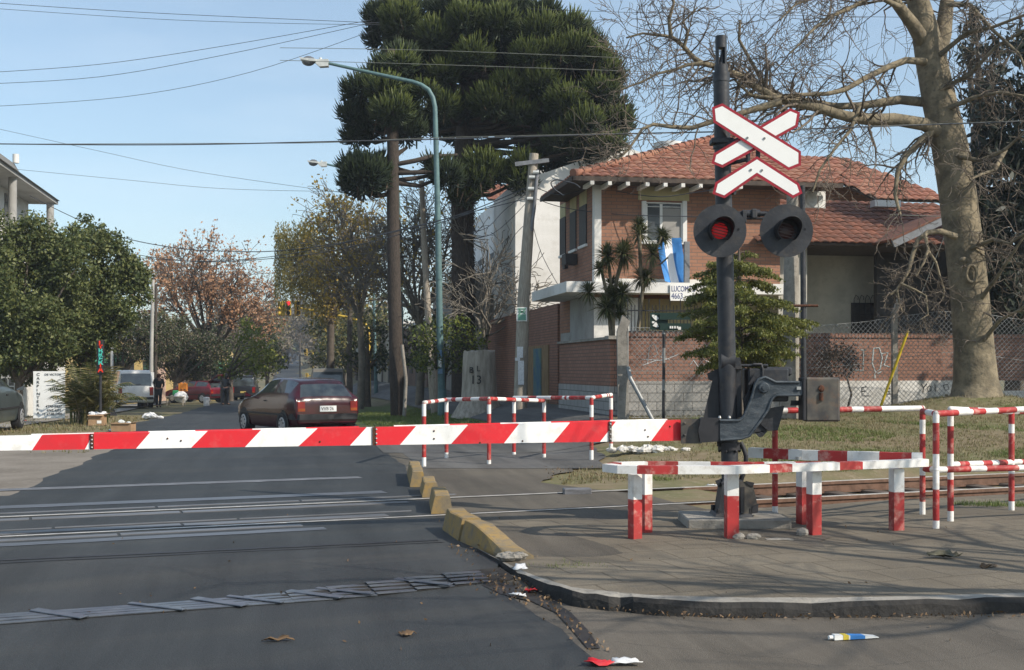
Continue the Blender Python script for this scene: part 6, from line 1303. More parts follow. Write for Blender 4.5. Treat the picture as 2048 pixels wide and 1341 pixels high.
def wpole(label, pts, Y, r0, r1, mat=m_wood, extra=None, name='utility_pole', top=None):
    g = GY(*[pts[0][0], Y]); t = thing(name, label, 'utility pole', g); P_ = [g-Vector((0, 0, .1))]+[P(x, y, Y) for x, y in pts[1:]]; n = len(P_); MB().tube(P_, [r0+(r1-r0)*i/(n-1) for i in range(n)], 12).build('pole', mat, t); return t
Yp = G(1042, 818).y
lp = wpole('leaning pale wooden utility pole with a tilted crossarm, before the white building', [(1040, 818), (1047, 600), (1058, 440), (1068, 308)], Yp, .20, .13)
b = MB(); p, q = P(1030, 329, Yp-.12), P(1098, 321, Yp-.12); b.box((p+q)/2, ((q-p).length, .09, .11), R=Matrix.Rotation(-math.atan2(q.z-p.z, q.x-p.x), 3, 'Y')); b.tube([P(1075, 340, Yp-.15), P(1068, 420, Yp-.17), P(1062, 462, Yp-.1)], .05, 6); b.each('crossarm', m_greyfr, lp)
b = MB()
for x, y in ((1064, 355), (1062, 378), (1060, 398), (1072, 345)): b.tube([P(x-6, y, Yp-.2), P(x+6, y, Yp-.2)], .05, 8)
b.each('insulator', m_lampgrey, lp)
b = MB(); p, q = P(1033, 615, Yp-.22), P(1054, 643, Yp-.22); b.mi = 0; b.box((p+q)/2, (q.x-p.x, .02, p.z-q.z)); b.mi = 1; p, q = P(1036, 629, Yp-.24), P(1052, 641, Yp-.24); b.box((p+q)/2, (q.x-p.x, .01, p.z-q.z)); p, q = P(1035, 617, Yp-.24), P(1052, 619, Yp-.24); b.box((p+q)/2, (q.x-p.x, .01, p.z-q.z))
for k in range(3): p = P(1044, 624, Yp-.24); b.box(p, (.2, .01, .03), R=Matrix.Rotation(.6*(k-1), 3, 'Y'))
b.top('pole_notice', [m_signw, M('notice_green', (.16, .36, .27), rough=.6)], 'small white and green notice fixed high on the leaning pole', 'sign')
b = MB(); 
for x0, y0, x1_, y1_ in ((1034, 694, 1046, 716), (1036, 722, 1048, 770), (1030, 716, 1040, 722)): p, q = P(x0, y0, Yp-.215), P(x1_, y1_, Yp-.215); b.box((p+q)/2, (q.x-p.x, .012, p.z-q.z))
b.top('pasted_poster', m_litter, 'white paper strips pasted on the leaning pole', 'poster')
wpole('brown weathered pole without wires between the two spiky trunks', [(868, 815), (860, 700), (850, 520), (843, 362)], 47, .16, .10)
b = MB(); p = P(867, 745, 46.8); b.ball(p, .12, 10, (1, .8, .8)); b.top('blue_bag', M('blue_plastic', (.03, .18, .42), rough=.4), 'small bright blue bag tied to the brown pole', 'bag')
wpole('short thick pole stub beside the teal lamp post', [(869, 822), (868, 735)], 43, .13, .12)
wpole('pale concrete pole with blue and white paper on the left pavement', [(302, 815), (303, 700), (306, 560)], 64, .11, .085, M('pole_concrete', (.42, .41, .38), (.32, .31, .29), scale=2, rough=.9))
b = MB(); p, q = P(298, 745, 63.8), P(308, 780, 63.8); b.mi = 0; b.box((p+q)/2, (q.x-p.x, .02, p.z-q.z)); p, q = P(298, 780, 63.8), P(308, 790, 63.8); b.mi = 1; b.box((p+q)/2, (q.x-p.x, .02, p.z-q.z)); b.top('pasted_poster', [m_signw, m_blue], 'white and blue poster wrapped round the pale concrete pole', 'poster')
wpole('thin brown pole right behind the pale concrete one', [(311, 812), (312, 570)], 68, .10, .08, m_browntrunk)
wpole('thin leaning grey stake beside the slender spiky trunk', [(808, 828), (812, 760), (804, 690)], gA.y-.5, .07, .06, m_conc, name='stake')
g = GY(722, 62); t = thing('street_sign', 'small grey plate on a thin post at the far right pavement', 'street sign', g); MB().tube([g, P(722, 690, 62)], .05, 8).build('post', m_teal, t); b = MB(); b.box(P(722, 700, 61.9), (.5, .03, .3)); b.build('plate', m_lampgrey, t)
g = GY(1986, 34); t = thing('teal_mast', 'thin teal mast right of the pale trunk', 'pole', g); MB().tube([g, P(1985, 375, 34)], [.09, .05], 10).build('mast', m_teal, t)
gs = GY(957, 42.5); gs = G(957, 826); Ys = gs.y
sp = thing('tree_stump', 'tall pale sawn-off tree stump with black spray-painted letters and number', 'tree stump', gs)
b = MB(); pts = []; rs = []
n = 22
for i, (y, r) in enumerate(((836, 52), (822, 44), (800, 36), (770, 34), (740, 33), (712, 32), (703, 31))):
    c = P(957, y, Ys); 
    for k in range(n): a = 6.2832*k/n; q = r*Ys/FOC*(1+.06*math.sin(3*a+1)+.04*math.sin(7*a)+(.12*max(0, math.sin(5*a)) if i < 2 else 0)); pts.append(c+Vector((q*math.cos(a), q*math.sin(a), .04*math.sin(4*a) if i == 6 else 0)))
b.add(pts, [(i*n+k, i*n+(k+1) % n, (i+1)*n+(k+1) % n, (i+1)*n+k) for i in range(6) for k in range(n)], True); b.add(pts[-n:], [tuple(range(n))], False)
b.build('trunk', M('stump_wood', (.42, .37, .305), (.27, .235, .19), scale=3, rough=.95, stretch=(3, 3, .6), bump=.6), sp)
r_ = 33*Ys/FOC
def on_stump(txt, px, py, sz): return text_mesh(txt, sz, m_txt, 'graffiti', sp, face_cam(P(px, py, Ys-r_*1.04)), .03, sx=1.0)
on_stump('B', 938, 746, .25); on_stump('L', 953, 743, .24); on_stump('13', 940, 768, .36)
# traffic lights on the yellow arm
m_ty = M('signal_yellow', (.50, .34, .035), (.40, .26, .03), scale=6, rough=.5); m_tr = M('signal_red_lit', (.4, 0, .01), emit=((1, .03, .05), 1.6)); m_to = M('signal_lens_dark', (.012, .012, .014), rough=.3)
YS2 = 80; tl = thing('traffic_light', 'yellow traffic lights on a long yellow arm over the street, one showing red', 'traffic light', GY(738, YS2))
b = MB(); b.tube([GY(738, YS2), P(738, 662, YS2), P(731, 648, YS2), P(705, 637, YS2), P(640, 624, YS2), P(597, 616, YS2)], [.13, .11, .10, .09, .075, .06], 10); b.build('arm', m_ty, tl)
def head(x, y, dx, lit, rot=0, k=1.0):
    c = P(x, y, YS2-.2+dx); h = thing  # noqa
    b = MB(); b.box(c, (.34*k, .24, 1.02), rz=rot, bev=.03)
    for j in range(3): b.tube([c+Matrix.Rotation(rot, 3, 'Z')@Vector((0, -.12, .32-.32*j)), c+Matrix.Rotation(rot, 3, 'Z')@Vector((0, -.32, .32-.32*j))], [.145, .15], 12, cap=False)
    o = b.build('signal_head', m_ty, tl)
    for j in range(3): MB().disc(c+Matrix.Rotation(rot, 3, 'Z')@Vector((0, -.128, .32-.32*j)), Matrix.Rotation(rot, 3, 'Z')@Vector((0, -1, 0)), .14, 16).build('lens', m_tr if (lit and j == 0) else m_to, o)
head(577, 617, 0, True, .1); head(566, 618, .1, False, -1.2); head(594, 617, .3, False, .5, .9)
for px, py, Y, lab in ((612, 705, 185, 'small far yellow traffic light over the street'), (614, 752, 185, 'tiny lowest yellow traffic light just above the red car roof')):
    c = P(px, py, Y); t = thing('traffic_light', lab, 'traffic light', GY(px+14, Y)); g_ = GY(px+14, Y); b = MB(); b.tube([g_, Vector((g_.x, g_.y, c.z)), c], .08, 6); b.build('arm', m_ty, t); b = MB(); b.box(c, (.4, .3, 1.05 if py < 730 else .8), bev=.03); h = b.build('signal_head', m_ty, t)
    for j in range(3): MB().disc(c+Vector((0, -.16, .33-.33*j if py < 730 else .25-.25*j)), (0, -1, 0), .14 if py < 730 else .1, 12).build('lens', m_to, h)
# cables
m_wire = M('black_cable', (.055, .06, .07), rough=.6); m_wireg = M('grey_wire', (.16, .17, .15), rough=.5)
def cable(label, pts, Y, r, mat=None, Y1=None, name='overhead_cable'):
    k = len(pts); Q = [Vector(P(x, y, Y+((Y1 or Y)-Y)*i/(k-1))) for i, (x, y) in enumerate(pts)]; out = []
    for i in range(k-1):
        p0, p1, p2, p3 = Q[max(i-1, 0)], Q[i], Q[i+1], Q[min(i+2, k-1)]
        for s_ in range(6): t = s_/6; out.append(.5*((2*p1)+(p2-p0)*t+(2*p0-5*p1+4*p2-p3)*t*t+(3*p1-p0-3*p2+p3)*t**3))
    out.append(Q[-1]); b = MB(); b.tube(out, r*.75, 5); return b.top(name, mat or m_wire, label, 'cable')
cable('thick dark cable crossing the whole picture at the height of the lowest spiky tufts', [(-120, 287), (200, 290), (420, 289), (640, 284), (870, 279), (1260, 268), (1480, 263), (1740, 254), (2200, 238)], 25, .017)
cable('thin companion wire twisted just above the thick cable across the picture', [(-120, 289), (200, 288), (420, 287), (640, 286), (870, 276), (1260, 267), (1480, 262), (1740, 253), (2200, 236)], 25.1, .009, m_wireg)
cable('thin wire in the upper left sky, topmost of those running to the spiky crown', [(-60, 3), (280, 25), (700, 44), (760, 46)], 42, .013)
cable('thin wire in the upper left sky, second from the top at the spiky crown', [(-60, 14), (300, 38), (560, 47), (760, 50)], 42.3, .011)
cable('sagging wire in the left sky, upper of the close pair reaching the spiky crown', [(-60, 148), (200, 129), (450, 92), (745, 40)], 42.6, .013)
cable('sagging wire in the left sky, lower of the close pair reaching the spiky crown', [(-60, 170), (200, 154), (450, 110), (745, 46)], 42.9, .013)
cable('lowest sagging wire in the left sky that climbs to the spiky crown', [(-60, 216), (250, 194), (500, 145), (745, 62)], 43.2, .012)
cable('pale wire drawn across the front of the spiky crown, upper one', [(560, 96), (850, 101), (1240, 116), (1500, 128), (1700, 133)], 33, .011, m_wireg)
cable('pale wire drawn across the front of the spiky crown, lower one', [(560, 121), (850, 129), (1240, 142), (1500, 150), (1700, 158)], 33.3, .011, m_wireg)
cable('hair-thin wire right of the spiky crown near the top edge', [(1060, 18), (1250, 25), (1500, 30), (2120, 40)], 34, .009)
cable('hair-thin wire in the pale sky left of the crown, upper of two long slanting ones', [(-40, 250), (200, 303), (400, 345), (700, 388)], 52, .011)
cable('hair-thin wire in the pale sky left of the crown, lower of two long slanting ones', [(-40, 332), (250, 360), (450, 378), (700, 384)], 53, .011)
cable('dark street cable sagging before the russet tree to the leaning pole, uppermost', [(60, 392), (140, 432), (241, 474), (358, 497), (465, 503), (557, 502), (694, 484), (900, 436), (1062, 372)], 44, .019, None, Yp)
cable('dark street cable sagging before the russet tree to the leaning pole, middle one', [(150, 470), (250, 505), (400, 524), (560, 516), (694, 496), (900, 440), (1060, 382)], 46, .016, None, Yp)
cable('dark street cable sagging before the russet tree to the leaning pole, lowest', [(200, 508), (330, 520), (450, 522), (600, 505), (800, 460), (1060, 396)], 47, .016, None, Yp)
cable('thin cable across the street passing just under the traffic lights', [(380, 640), (480, 638), (570, 632), (640, 622), (760, 600)], 75, .018)
cable('thin cable low across the russet tree crown', [(290, 545), (420, 550), (560, 545), (700, 520)], 72, .017)
cable('dark cable from the leaning pole along under the brick house eaves', [(1064, 372), (1120, 390), (1190, 374), (1240, 384), (1320, 394), (1400, 384), (1470, 376)], Yp, .016, None, 30.8)
cable('dark cable from the leaning pole across the upper window of the brick house', [(1062, 394), (1120, 414), (1200, 426), (1300, 432), (1440, 433), (1600, 430)], Yp, .014, None, 30.6)
cable('black loop of cable sticking up at the house eaves corner', [(1128, 392), (1108, 378), (1102, 366), (1112, 360), (1130, 363), (1150, 368), (1160, 376)], 31, .024)
for i, L_ in enumerate(([(1060, 398), (1020, 440), (985, 468), (950, 478)], [(1060, 382), (1010, 420), (975, 455), (930, 470)], [(1058, 420), (1080, 500), (1110, 560), (1125, 580)], [(1060, 440), (1030, 470), (1015, 500)])): cable(('drooping cable from the leaning pole to the white buildings, outer', 'drooping cable from the leaning pole to the white buildings, inner', 'thin wire from the leaning pole down across the white end wall', 'short hooked wire below the leaning pole crossarm')[i], L_, Yp, .012, None, Yp+(1 if i != 2 else 0))
cable('bluish wire in front of the annex porch beside the bare trunk', [(1780, 430), (1840, 432), (1905, 434)], 30, .013, m_wireg)
cable('steep thin wire running from the porch board to the whitewashed wall', [(1890, 470), (1870, 520), (1850, 570), (1838, 600)], 29, .012, m_wireg)
# ------------------------------------------------------------------ vehicles
def catmull(A, n):
    A = np.asarray(A, float); out = []
    for i in range(len(A)-1):
        p0, p1, p2, p3 = A[max(i-1, 0)], A[i], A[i+1], A[min(i+2, len(A)-1)]
        if i == 0: p0 = 2*p1-p2
        if i == len(A)-2: p3 = 2*p2-p1
        for s_ in range(n):
            t = s_/n; c = .5*((2*p1)+(p2-p0)*t+(2*p0-5*p1+4*p2-p3)*t*t+(3*p1-p0-3*p2+p3)*t**3); l = p1+(p2-p1)*t; out.append(.55*c+.45*l)
    out.append(A[-1]); return np.array(out)
m_tyre = M('tyre', (.018, .018, .02), rough=.85); m_rim = M('wheel_cover', (.50, .51, .53), (.38, .38, .4), scale=8, rough=.35, metal=.5); m_carglass = M('car_glass', (.035, .042, .048), (.06, .075, .08), scale=2.2, rough=.06, spec=.9); m_trim = M('black_trim', (.022, .022, .024), rough=.55); m_tail = M('tail_light', (.24, .006, .008), rough=.2, spec=.8); m_amber = M('amber_lens', (.30, .07, .015), rough=.2); m_plate = M('number_plate', (.75, .75, .73), rough=.5)
HATCH = [(1.90, .30, .50, .52, .56, .44, .62), (1.80, .22, .70, .74, .66, .60, .70), (1.35, .20, .78, .81, .78, .66, .84), (.80, .20, .79, .82, .87, .68, .93), (.12, .20, .79, .82, .89, .555, 1.29), (-.40, .20, .79, .82, .90, .555, 1.34), (-1.05, .20, .79, .82, .91, .545, 1.325), (-1.48, .24, .78, .81, .92, .53, 1.26), (-1.80, .30, .74, .78, .90, .66, .93), (-1.86, .34, .72, .75, .72, .66, .78), (-1.87, .36, .66, .70, .50, .60, .54)]
VAN = [(2.10, .34, .56, .60, .70, .50, .76), (2.02, .26, .76, .80, .80, .66, .88), (1.65, .24, .82, .86, .95, .70, 1.06), (1.25, .24, .84, .87, 1.02, .72, 1.14), (.62, .24, .84, .87, 1.05, .70, 1.76), (-.1, .24, .84, .87, 1.06, .72, 1.84), (-1.0, .24, .84, .87, 1.06, .72, 1.84), (-1.86, .26, .84, .87, 1.06, .71, 1.80), (-2.00, .30, .82, .86, 1.04, .76, 1.08), (-2.04, .34, .80, .84, .80, .74, .84), (-2.05, .36, .74, .78, .56, .68, .60)]
SEDAN = HATCH
def car(name, label, loc, rz, st, paint, wheel_r=.285, wx=(1.18, -1.22), open_hatch=False, plate=None, zoom=1.0, bumper=m_trim, plate_m=None):
    t = thing(name, label, 'car' if st is not VAN else 'van', loc, rz); t.scale = (zoom,)*3; rows = []
    for (x, zb, ws, wm, zbelt, wr, zr) in st:
        rows.append([(x, 0, zb), (x, ws*.9, zb), (x, ws, zb+.07), (x, wm, (zb+zbelt)*.52), (x, wm*.975, zbelt), (x, wr, zr-.035), (x, wr*.8, zr), (x, 0, zr+.012)])
    R3 = np.array(rows); n = 5; A = catmull(R3.reshape(len(rows), -1), n).reshape(-1, 8, 3); B = np.stack([catmull(A[i], 4) for i in range(len(A))])
    ni, nj = B.shape[:2]; body, gl_s, gl_f, gl_r = MB(), MB(), MB(), MB(); body.sm = True
    V = []; 
    def zone(i, j):
        u, v = i/n, j/4
        if 4.12 <= v < 4.9 and 3.35 <= u < 5.2 or 4.12 <= v < 4.9 and 5.4 <= u < 6.85: return 's'
        if v >= 5.1 and 3.2 <= u < 3.98: return 'f'
        if v >= 5.05 and 7.2 <= u < 7.88: return 'r'
        return 'b'
    side = {}
    groups = {'b': body, 's': gl_s, 'f': gl_f, 'r': gl_r}
    for sg in (1, -1):
        idx = {}
        for i in range(ni-1):
            for j in range(nj-1):
                q = [B[i, j], B[i, j+1], B[i+1, j+1], B[i+1, j]]; q = [Vector((p[0], p[1]*sg, p[2])) for p in q]
                if sg > 0: q = q[::-1]
                k = zone(i, j); (side.setdefault((sg, i/n < 5.3), MB()) if k == 's' else groups[k]).add(q, [(0, 1, 2, 3)], True)
    body.add([Vector((p[0], p[1], p[2])) for p in B[-1]]+[Vector((p[0], -p[1], p[2])) for p in B[-1][::-1][1:-1]], [tuple(range(2*nj-2))], False)
    def weld(o):
        bmx = bmesh.new(); bmx.from_mesh(o.data); bmesh.ops.remove_doubles(bmx, verts=bmx.verts, dist=.0008); bmesh.ops.recalc_face_normals(bmx, faces=bmx.faces); bmx.to_mesh(o.data); bmx.free(); return o
    bo = weld(body.build('body', paint, t, True)); [weld(q.build('side_window', m_carglass, t, True)) for q in side.values()]; weld(gl_f.build('windscreen', m_carglass, t, True)); weld(gl_r.build('rear_window', m_carglass, t, True))
    xr, xf = st[-1][0], st[0][0]; zb_ = st[-1][4]; wb = st[-2][3]
    for x in wx:
        for sg in (1, -1):
            c = Vector((x, sg*(st[4][3]-.085), wheel_r)); b = MB(); b.tube([c+Vector((0, sg*-.10, 0)), c+Vector((0, sg*.08, 0)), c+Vector((0, sg*.098, 0))], [wheel_r, wheel_r, wheel_r*.9], 24); w = b.build('wheel', m_tyre, t, True)
            b = MB(); b.tube([c+Vector((0, sg*.09, 0)), c+Vector((0, sg*.106, 0))], [wheel_r*.66, wheel_r*.60], 20); b.build('rim', m_rim, w, True)
            b = MB()
            for k in range(7): a = k*.8976; b.box(c+Vector((math.cos(a)*wheel_r*.42, sg*.107, math.sin(a)*wheel_r*.42)), (.05, .008, .035))
            b.build('rim_holes', m_trim, w, True)
            b = MB(); y = sg*(st[4][3]-.002); V = []; m = 18; r0 = wheel_r*1.22
            for k in range(m+1): a = math.pi*(1.08*k/m-.04); V += [Vector((x+r0*math.cos(a), y, wheel_r+r0*math.sin(a))), Vector((x+wheel_r*.98*math.cos(a), y, wheel_r+wheel_r*.98*math.sin(a)))]
            b.add(V+[v-Vector((0, sg*.25, 0)) for v in V], [(2*k, 2*k+2, 2*k+3, 2*k+1) for k in range(m)], False); b.build('wheel_arch', m_trim, t, True)
    b = MB(); b.hull([(xr-.06, sy*(wb-.05), z) for sy in (-1, 1) for z in (.42, .54)]+[(xr+.16, sy*(wb+.045), z) for sy in (-1, 1) for z in (.42, .55)]+[(xr+.5, sy*(wb+.05), z) for sy in (-1, 1) for z in (.44, .53)]); b.build('rear_bumper', bumper, t, True)
    b = MB(); b.hull([(xf+.03, sy*.45, z) for sy in (-1, 1) for z in (.36, .5)]+[(xf-.3, sy*.76, z) for sy in (-1, 1) for z in (.36, .5)]); b.build('front_bumper', bumper, t, True)
    for sg in (1, -1):
        zl, zh = (.60, .82) if st is HATCH else (.62, 1.02); b = MB(); b.hull([(xr-.012, sg*(wb-.20), z) for z in (zl, zh)]+[(xr-.012, sg*(wb-.03), z) for z in (zl, zh)]+[(xr+.20, sg*(wb+.035), z) for z in (zl+.02, zh-.02)]+[(xr+.05, sg*(wb-.2), z) for z in (zl, zh)]); o = b.build('tail_light', m_tail, t, True)
        b = MB(); b.hull([(xr-.016, sg*(wb-.20), z) for z in (zl+.01, zl+.07)]+[(xr-.016, sg*(wb-.04), z) for z in (zl+.01, zl+.07)]+[(xr, sg*(wb-.1), z) for z in (zl+.01, zl+.07)]); b.build('indicator', m_amber, o, True)
        b = MB(); b.hull([(.72, sg*(st[4][3]-.0), .93), (.78, sg*(st[4][3]+.14), .90), (.78, sg*(st[4][3]+.14), 1.0), (.68, sg*(st[4][3]+.15), .90), (.68, sg*(st[4][3]+.15), 1.0), (.68, sg*(st[4][3]), .9)]); b.build('mirror', paint, t, True)
        b = MB(); y = st[4][3]*.998
        for z0_, z1_ in ((.50, .54),): b.hull([(x, sg*(y+d), z) for x in (1.3, -1.3) for d in (-.03, .018) for z in (z0_, z1_)])
        b.build('side_moulding', m_trim, t, True)
        b = MB(); b.hull([(x, sg*(y+d), z) for x in (-.28, -.12) for d in (-.03, .012) for z in (.80, .83)]); b.build('door_handle', m_trim, t, True)
        b = MB(); b.hull([(xf-.06, sg*.45, z) for z in (.54, .64)]+[(xf-.02, sg*.45, z) for z in (.54, .62)]+[(xf-.18, sg*.72, z) for z in (.56, .66)]); b.build('headlight', m_lampglass, t, True)
    if plate:
        b = MB(); b.box((xr-.018, 0, .66), (.012, .40, .13)); p = b.build('number_plate', plate_m or m_plate, t, True)
        if plate != ' ':
            Mx = Matrix(((0, 0, -1, xr-.026), (-1, 0, 0, .17), (0, 1, 0, .625), (0, 0, 0, 1))); text_mesh(plate, .105, m_txt, 'plate_number', p, Mx, .002, sx=.95, local=True)
    b = MB(); zc = st[8][6]+.05; b.hull([(xr+.02+(.16 if st is HATCH else .03), y, zc+dz) for y in (-.25, .0) for dz in (0, .03)]+[(xr+.0+(.16 if st is HATCH else .03), 0, zc), (xr+.0+(.16 if st is HATCH else .03), -.25, zc)]); b.build('wiper', m_trim, t, True)
    if open_hatch:
        b = MB(); b.hull([(st[7][0]+dx, sy*.52, z) for sy in (-1, 1) for dx, z in ((0, 1.27), (0, 1.31))]+[(st[7][0]-.75, sy*.56, z) for sy in (-1, 1) for z in (1.72, 1.68)]); h = b.build('open_hatch', paint, t, True)
        b = MB(); b.hull([(st[7][0]-.15, sy*.42, 1.345-.008) for sy in (-1, 1)]+[(st[7][0]-.5, sy*.44, 1.55-.01) for sy in (-1, 1)]+[(st[7][0]-.5, sy*.44, 1.53-.01) for sy in (-1, 1)]); b.build('hatch_glass', m_carglass, h, True)
    return t
def paint(name, c, rough=.3): return M(name, c, tuple(v*.8 for v in c), scale=1.5, rough=rough, coat=.35, spec=.4)
m_maroon = paint('maroon_paint', (.050, .003, .009), .25); m_redcar = paint('red_paint_car', (.15, .012, .022)); m_suv = paint('dark_green_grey_paint', (.06, .075, .08), .35); m_blk = paint('black_paint', (.014, .015, .018)); m_wcar = paint('white_car_paint', (.80, .80, .78), .45); m_grcar = paint('grey_box_paint', (.16, .15, .13), .6)
def heading(deg): return math.radians(90+deg)     # deg to the left of straight ahead
c = P(590, 866, 28.4); c.z = gz(c.x, c.y)
fi = car('parked_car', 'maroon three-door hatchback turning in the roadway just beyond the barrier arm', c, heading(33), HATCH, m_maroon, plate='VVB 26', zoom=1.0)
c = P(-60, 860, 29.6); c.z = gz(c.x, c.y); car('parked_car', 'dark grey-green car cut by the left edge of the photo', c, heading(10), HATCH, m_suv, zoom=1.12)
c = GY(392, 74); car('parked_car', 'red hatchback with its rear hatch open on the left pavement', c, heading(62), HATCH, m_redcar, open_hatch=True)
c = GY(262, 60); car('parked_van', 'white van behind the stout pollarded trunk', c, heading(24), VAN, m_wcar, .33, (1.3, -1.35))
c = GY(455, 98); car('parked_car', 'white car half hidden behind the person in dark clothes near the red hatchback', c, heading(35), HATCH, m_wcar)
c = GY(491, 88); car('parked_van', 'black van seen from behind, left of the maroon hatchback', c, heading(8), VAN, m_blk, .33, (1.3, -1.35), plate=' ', plate_m=M('plate_yellow', (.42, .33, .10), rough=.6))
c = GY(654, 62); car('parked_van', 'grey box van half hidden behind the roof of the maroon hatchback', c, heading(10), VAN, m_grcar, .33, (1.3, -1.35), zoom=1.05)
# ------------------------------------------------------------------ people
m_skin = M('skin', (.36, .20, .14), rough=.6); m_hair = M('reddish_hair', (.12, .045, .022), (.08, .03, .018), scale=30, rough=.7); m_hairk = M('dark_hair', (.03, .022, .018), rough=.7); m_jack = M('black_jacket', (.018, .019, .021), (.03, .03, .032), scale=12, rough=.55); m_trou = M('dark_trousers', (.05, .055, .062), (.035, .038, .045), scale=10, rough=.9); m_shoe = M('dark_shoe', (.02, .018, .017), rough=.6)
def skinmesh(name, pts, edges, rad, mat, par, sub=2):
    me = bpy.data.meshes.new(name); me.from_pydata(pts, edges, []); me.update(); o = bpy.data.objects.new(name, me); COL.objects.link(o)
    m = o.modifiers.new('skin', 'SKIN'); 
    for i, v in enumerate(me.skin_vertices[0].data): v.radius = rad[i] if isinstance(rad[i], tuple) else (rad[i], rad[i]); v.use_root = (i == 0)
    o.modifiers.new('sub', 'SUBSURF').levels = sub; o.modifiers['sub'].render_levels = sub
    dg = bpy.context.evaluated_depsgraph_get(); m2 = bpy.data.meshes.new_from_object(o.evaluated_get(dg)); bpy.data.objects.remove(o); bpy.data.meshes.remove(me)
    m2.name = name; m2.polygons.foreach_set('use_smooth', [True]*len(m2.polygons)); m2.materials.clear(); o = link_mesh(name, m2, mat, par); return o
def person(label, loc, rz, H, hair, arms, lean=0.0, bag=False):
    t = thing('person', label, 'person', loc, rz); k = H/1.70; t.scale = (k, k, k)
    # facing local -Y
    y1, y2, y3 = -lean*.35, -lean*.8, -lean*1.0
    J = {'pel': (0, 0, .93), 'sp': (0, y1, 1.12), 'ch': (0, y2, 1.33), 'nk': (0, y3, 1.46), 'hd': (0, y3-.01, 1.55), 'top': (0, y3, 1.66)}
    names = ['pel', 'sp', 'ch', 'nk', 'hd', 'top']; pts = [J[n] for n in names]; rad = [(.15, .11), (.135, .10), (.155, .11), .052, (.078, .092), (.055, .065)]; ed = [(i, i+1) for i in range(5)]
    def chain(fr, L):
        last = fr
        for p, r in L: pts.append(p); rad.append(r); ed.append((last, len(pts)-1)); last = len(pts)-1
    for sg, (el, wr) in zip((-1, 1), arms):
        chain(2, [((sg*.19, y2+.01, 1.38), .058), (el, .042), (wr, .030)])
        w = Vector(wr); f = (w-Vector(el)).normalized(); pts.append(tuple(w+f*.07)); rad.append((.035, .018)); ed.append((len(pts)-2, len(pts)-1))
        pl = len(pts)-1
        for q in (-.026, -.009, .009, .026): pts.append(tuple(w+f*(.155-abs(q)*.6)+Vector((q, -.012, 0)))); rad.append(.008); ed.append((pl, len(pts)-1))
        pts.append(tuple(w+f*.10+Vector((-sg*.045, -.02, 0)))); rad.append(.009); ed.append((pl, len(pts)-1))
    legs = []
    for sg in (-1, 1): chain(0, [((sg*.095, 0, .86), .088), ((sg*.105, -.02+.05*sg, .48), .060), ((sg*.11, .01+.10*sg, .09), .042), ((sg*.12, -.11+.10*sg, .035), .036)])
    skinmesh('body', pts, ed, rad, m_skin, t)
    b = MB(); b.ball((0, y3-.095, 1.555), .016, 6, (1, 1, 1.4)); b.build('nose', m_skin, t, True)
    b = MB(); b.ball((-.03, y3-.085, 1.585), .010, 6); b.ball((.03, y3-.085, 1.585), .010, 6); b.box((0, y3-.088, 1.512), (.045, .01, .008)); b.build('eyes_and_mouth', m_shoe, t, True)
    b = MB(); b.ball((0, y3+.015, 1.60), .118, 12, (1, 1.02, .95), .07); b.ball((0, y3+.07, 1.50), .085, 10, (1.15, .7, 1.2), .08); b.build('hair', hair, t, True)
    # clothes grown a little fuller over the same joints
    jp = [J['pel'], J['sp'], J['ch'], (0, y3+.005, 1.43)]; jr = [(.172, .132), (.155, .12), (.172, .128), .075]; je = [(0, 1), (1, 2), (2, 3)]
    for sg, (el, wr) in zip((-1, 1), arms):
        i = len(jp); jp += [(sg*.20, y2+.01, 1.385), el, tuple(Vector(el).lerp(Vector(wr), .93))]; jr += [.075, .058, .045]; je += [(2, i), (i, i+1), (i+1, i+2)]
    skinmesh('jacket', jp, je, jr, m_jack, t)
    tp2 = [(0, 0, .95)]; tr = [(.158, .12)]; te = []
    for sg in (-1, 1): i = len(tp2); tp2 += [(sg*.095, 0, .86), (sg*.105, -.02+.05*sg, .48), (sg*.11, .01+.10*sg, .10)]; tr += [.105, .078, .066]; te += [(0, i), (i, i+1), (i+1, i+2)]
    skinmesh('trousers', tp2, te, tr, m_trou, t)
    b = MB()
    for sg in (-1, 1): b.ball((sg*.115, -.05+.10*sg, .045), .06, 8, (.85, 2.1, .75))
    b.each('shoe', m_shoe, t, True)
    if bag:
        tb = thing('shoulder_bag', 'black bag held by the person in the black jacket', 'bag', loc); 
    return t
c = G(317, 815); person('person with reddish hair in a black jacket, facing the street on the left pavement', c, math.radians(35), 1.68, m_hair, [((-.27, -.03, 1.13), (-.20, -.22, .98)), ((.26, -.02, 1.12), (.14, -.24, 1.00))], .05)
b = MB(); q = c+Vector((-.02, -.33, .78)); b.hull([q+Vector((x, y, z)) for x, y in ((-.2, -.08), (.2, -.08), (.2, .08), (-.2, .08)) for z in (-.15, .1)]+[q+Vector((0, 0, .14))]); b.tube([q+Vector((-.12, 0, .1)), q+Vector((-.06, 0, .25)), q+Vector((.06, 0, .25)), q+Vector((.12, 0, .1))], .012, 6); b.top('handbag', m_jack, 'black bag held in front by the person with reddish hair', 'bag')
c = G(451, 811); person('person in dark clothes seen from behind near the open red hatch', c, math.radians(150), 1.66, m_hairk, [((-.25, -.06, 1.14), (-.20, -.22, 1.0)), ((.25, -.06, 1.14), (.2, -.2, 1.0))], .14)
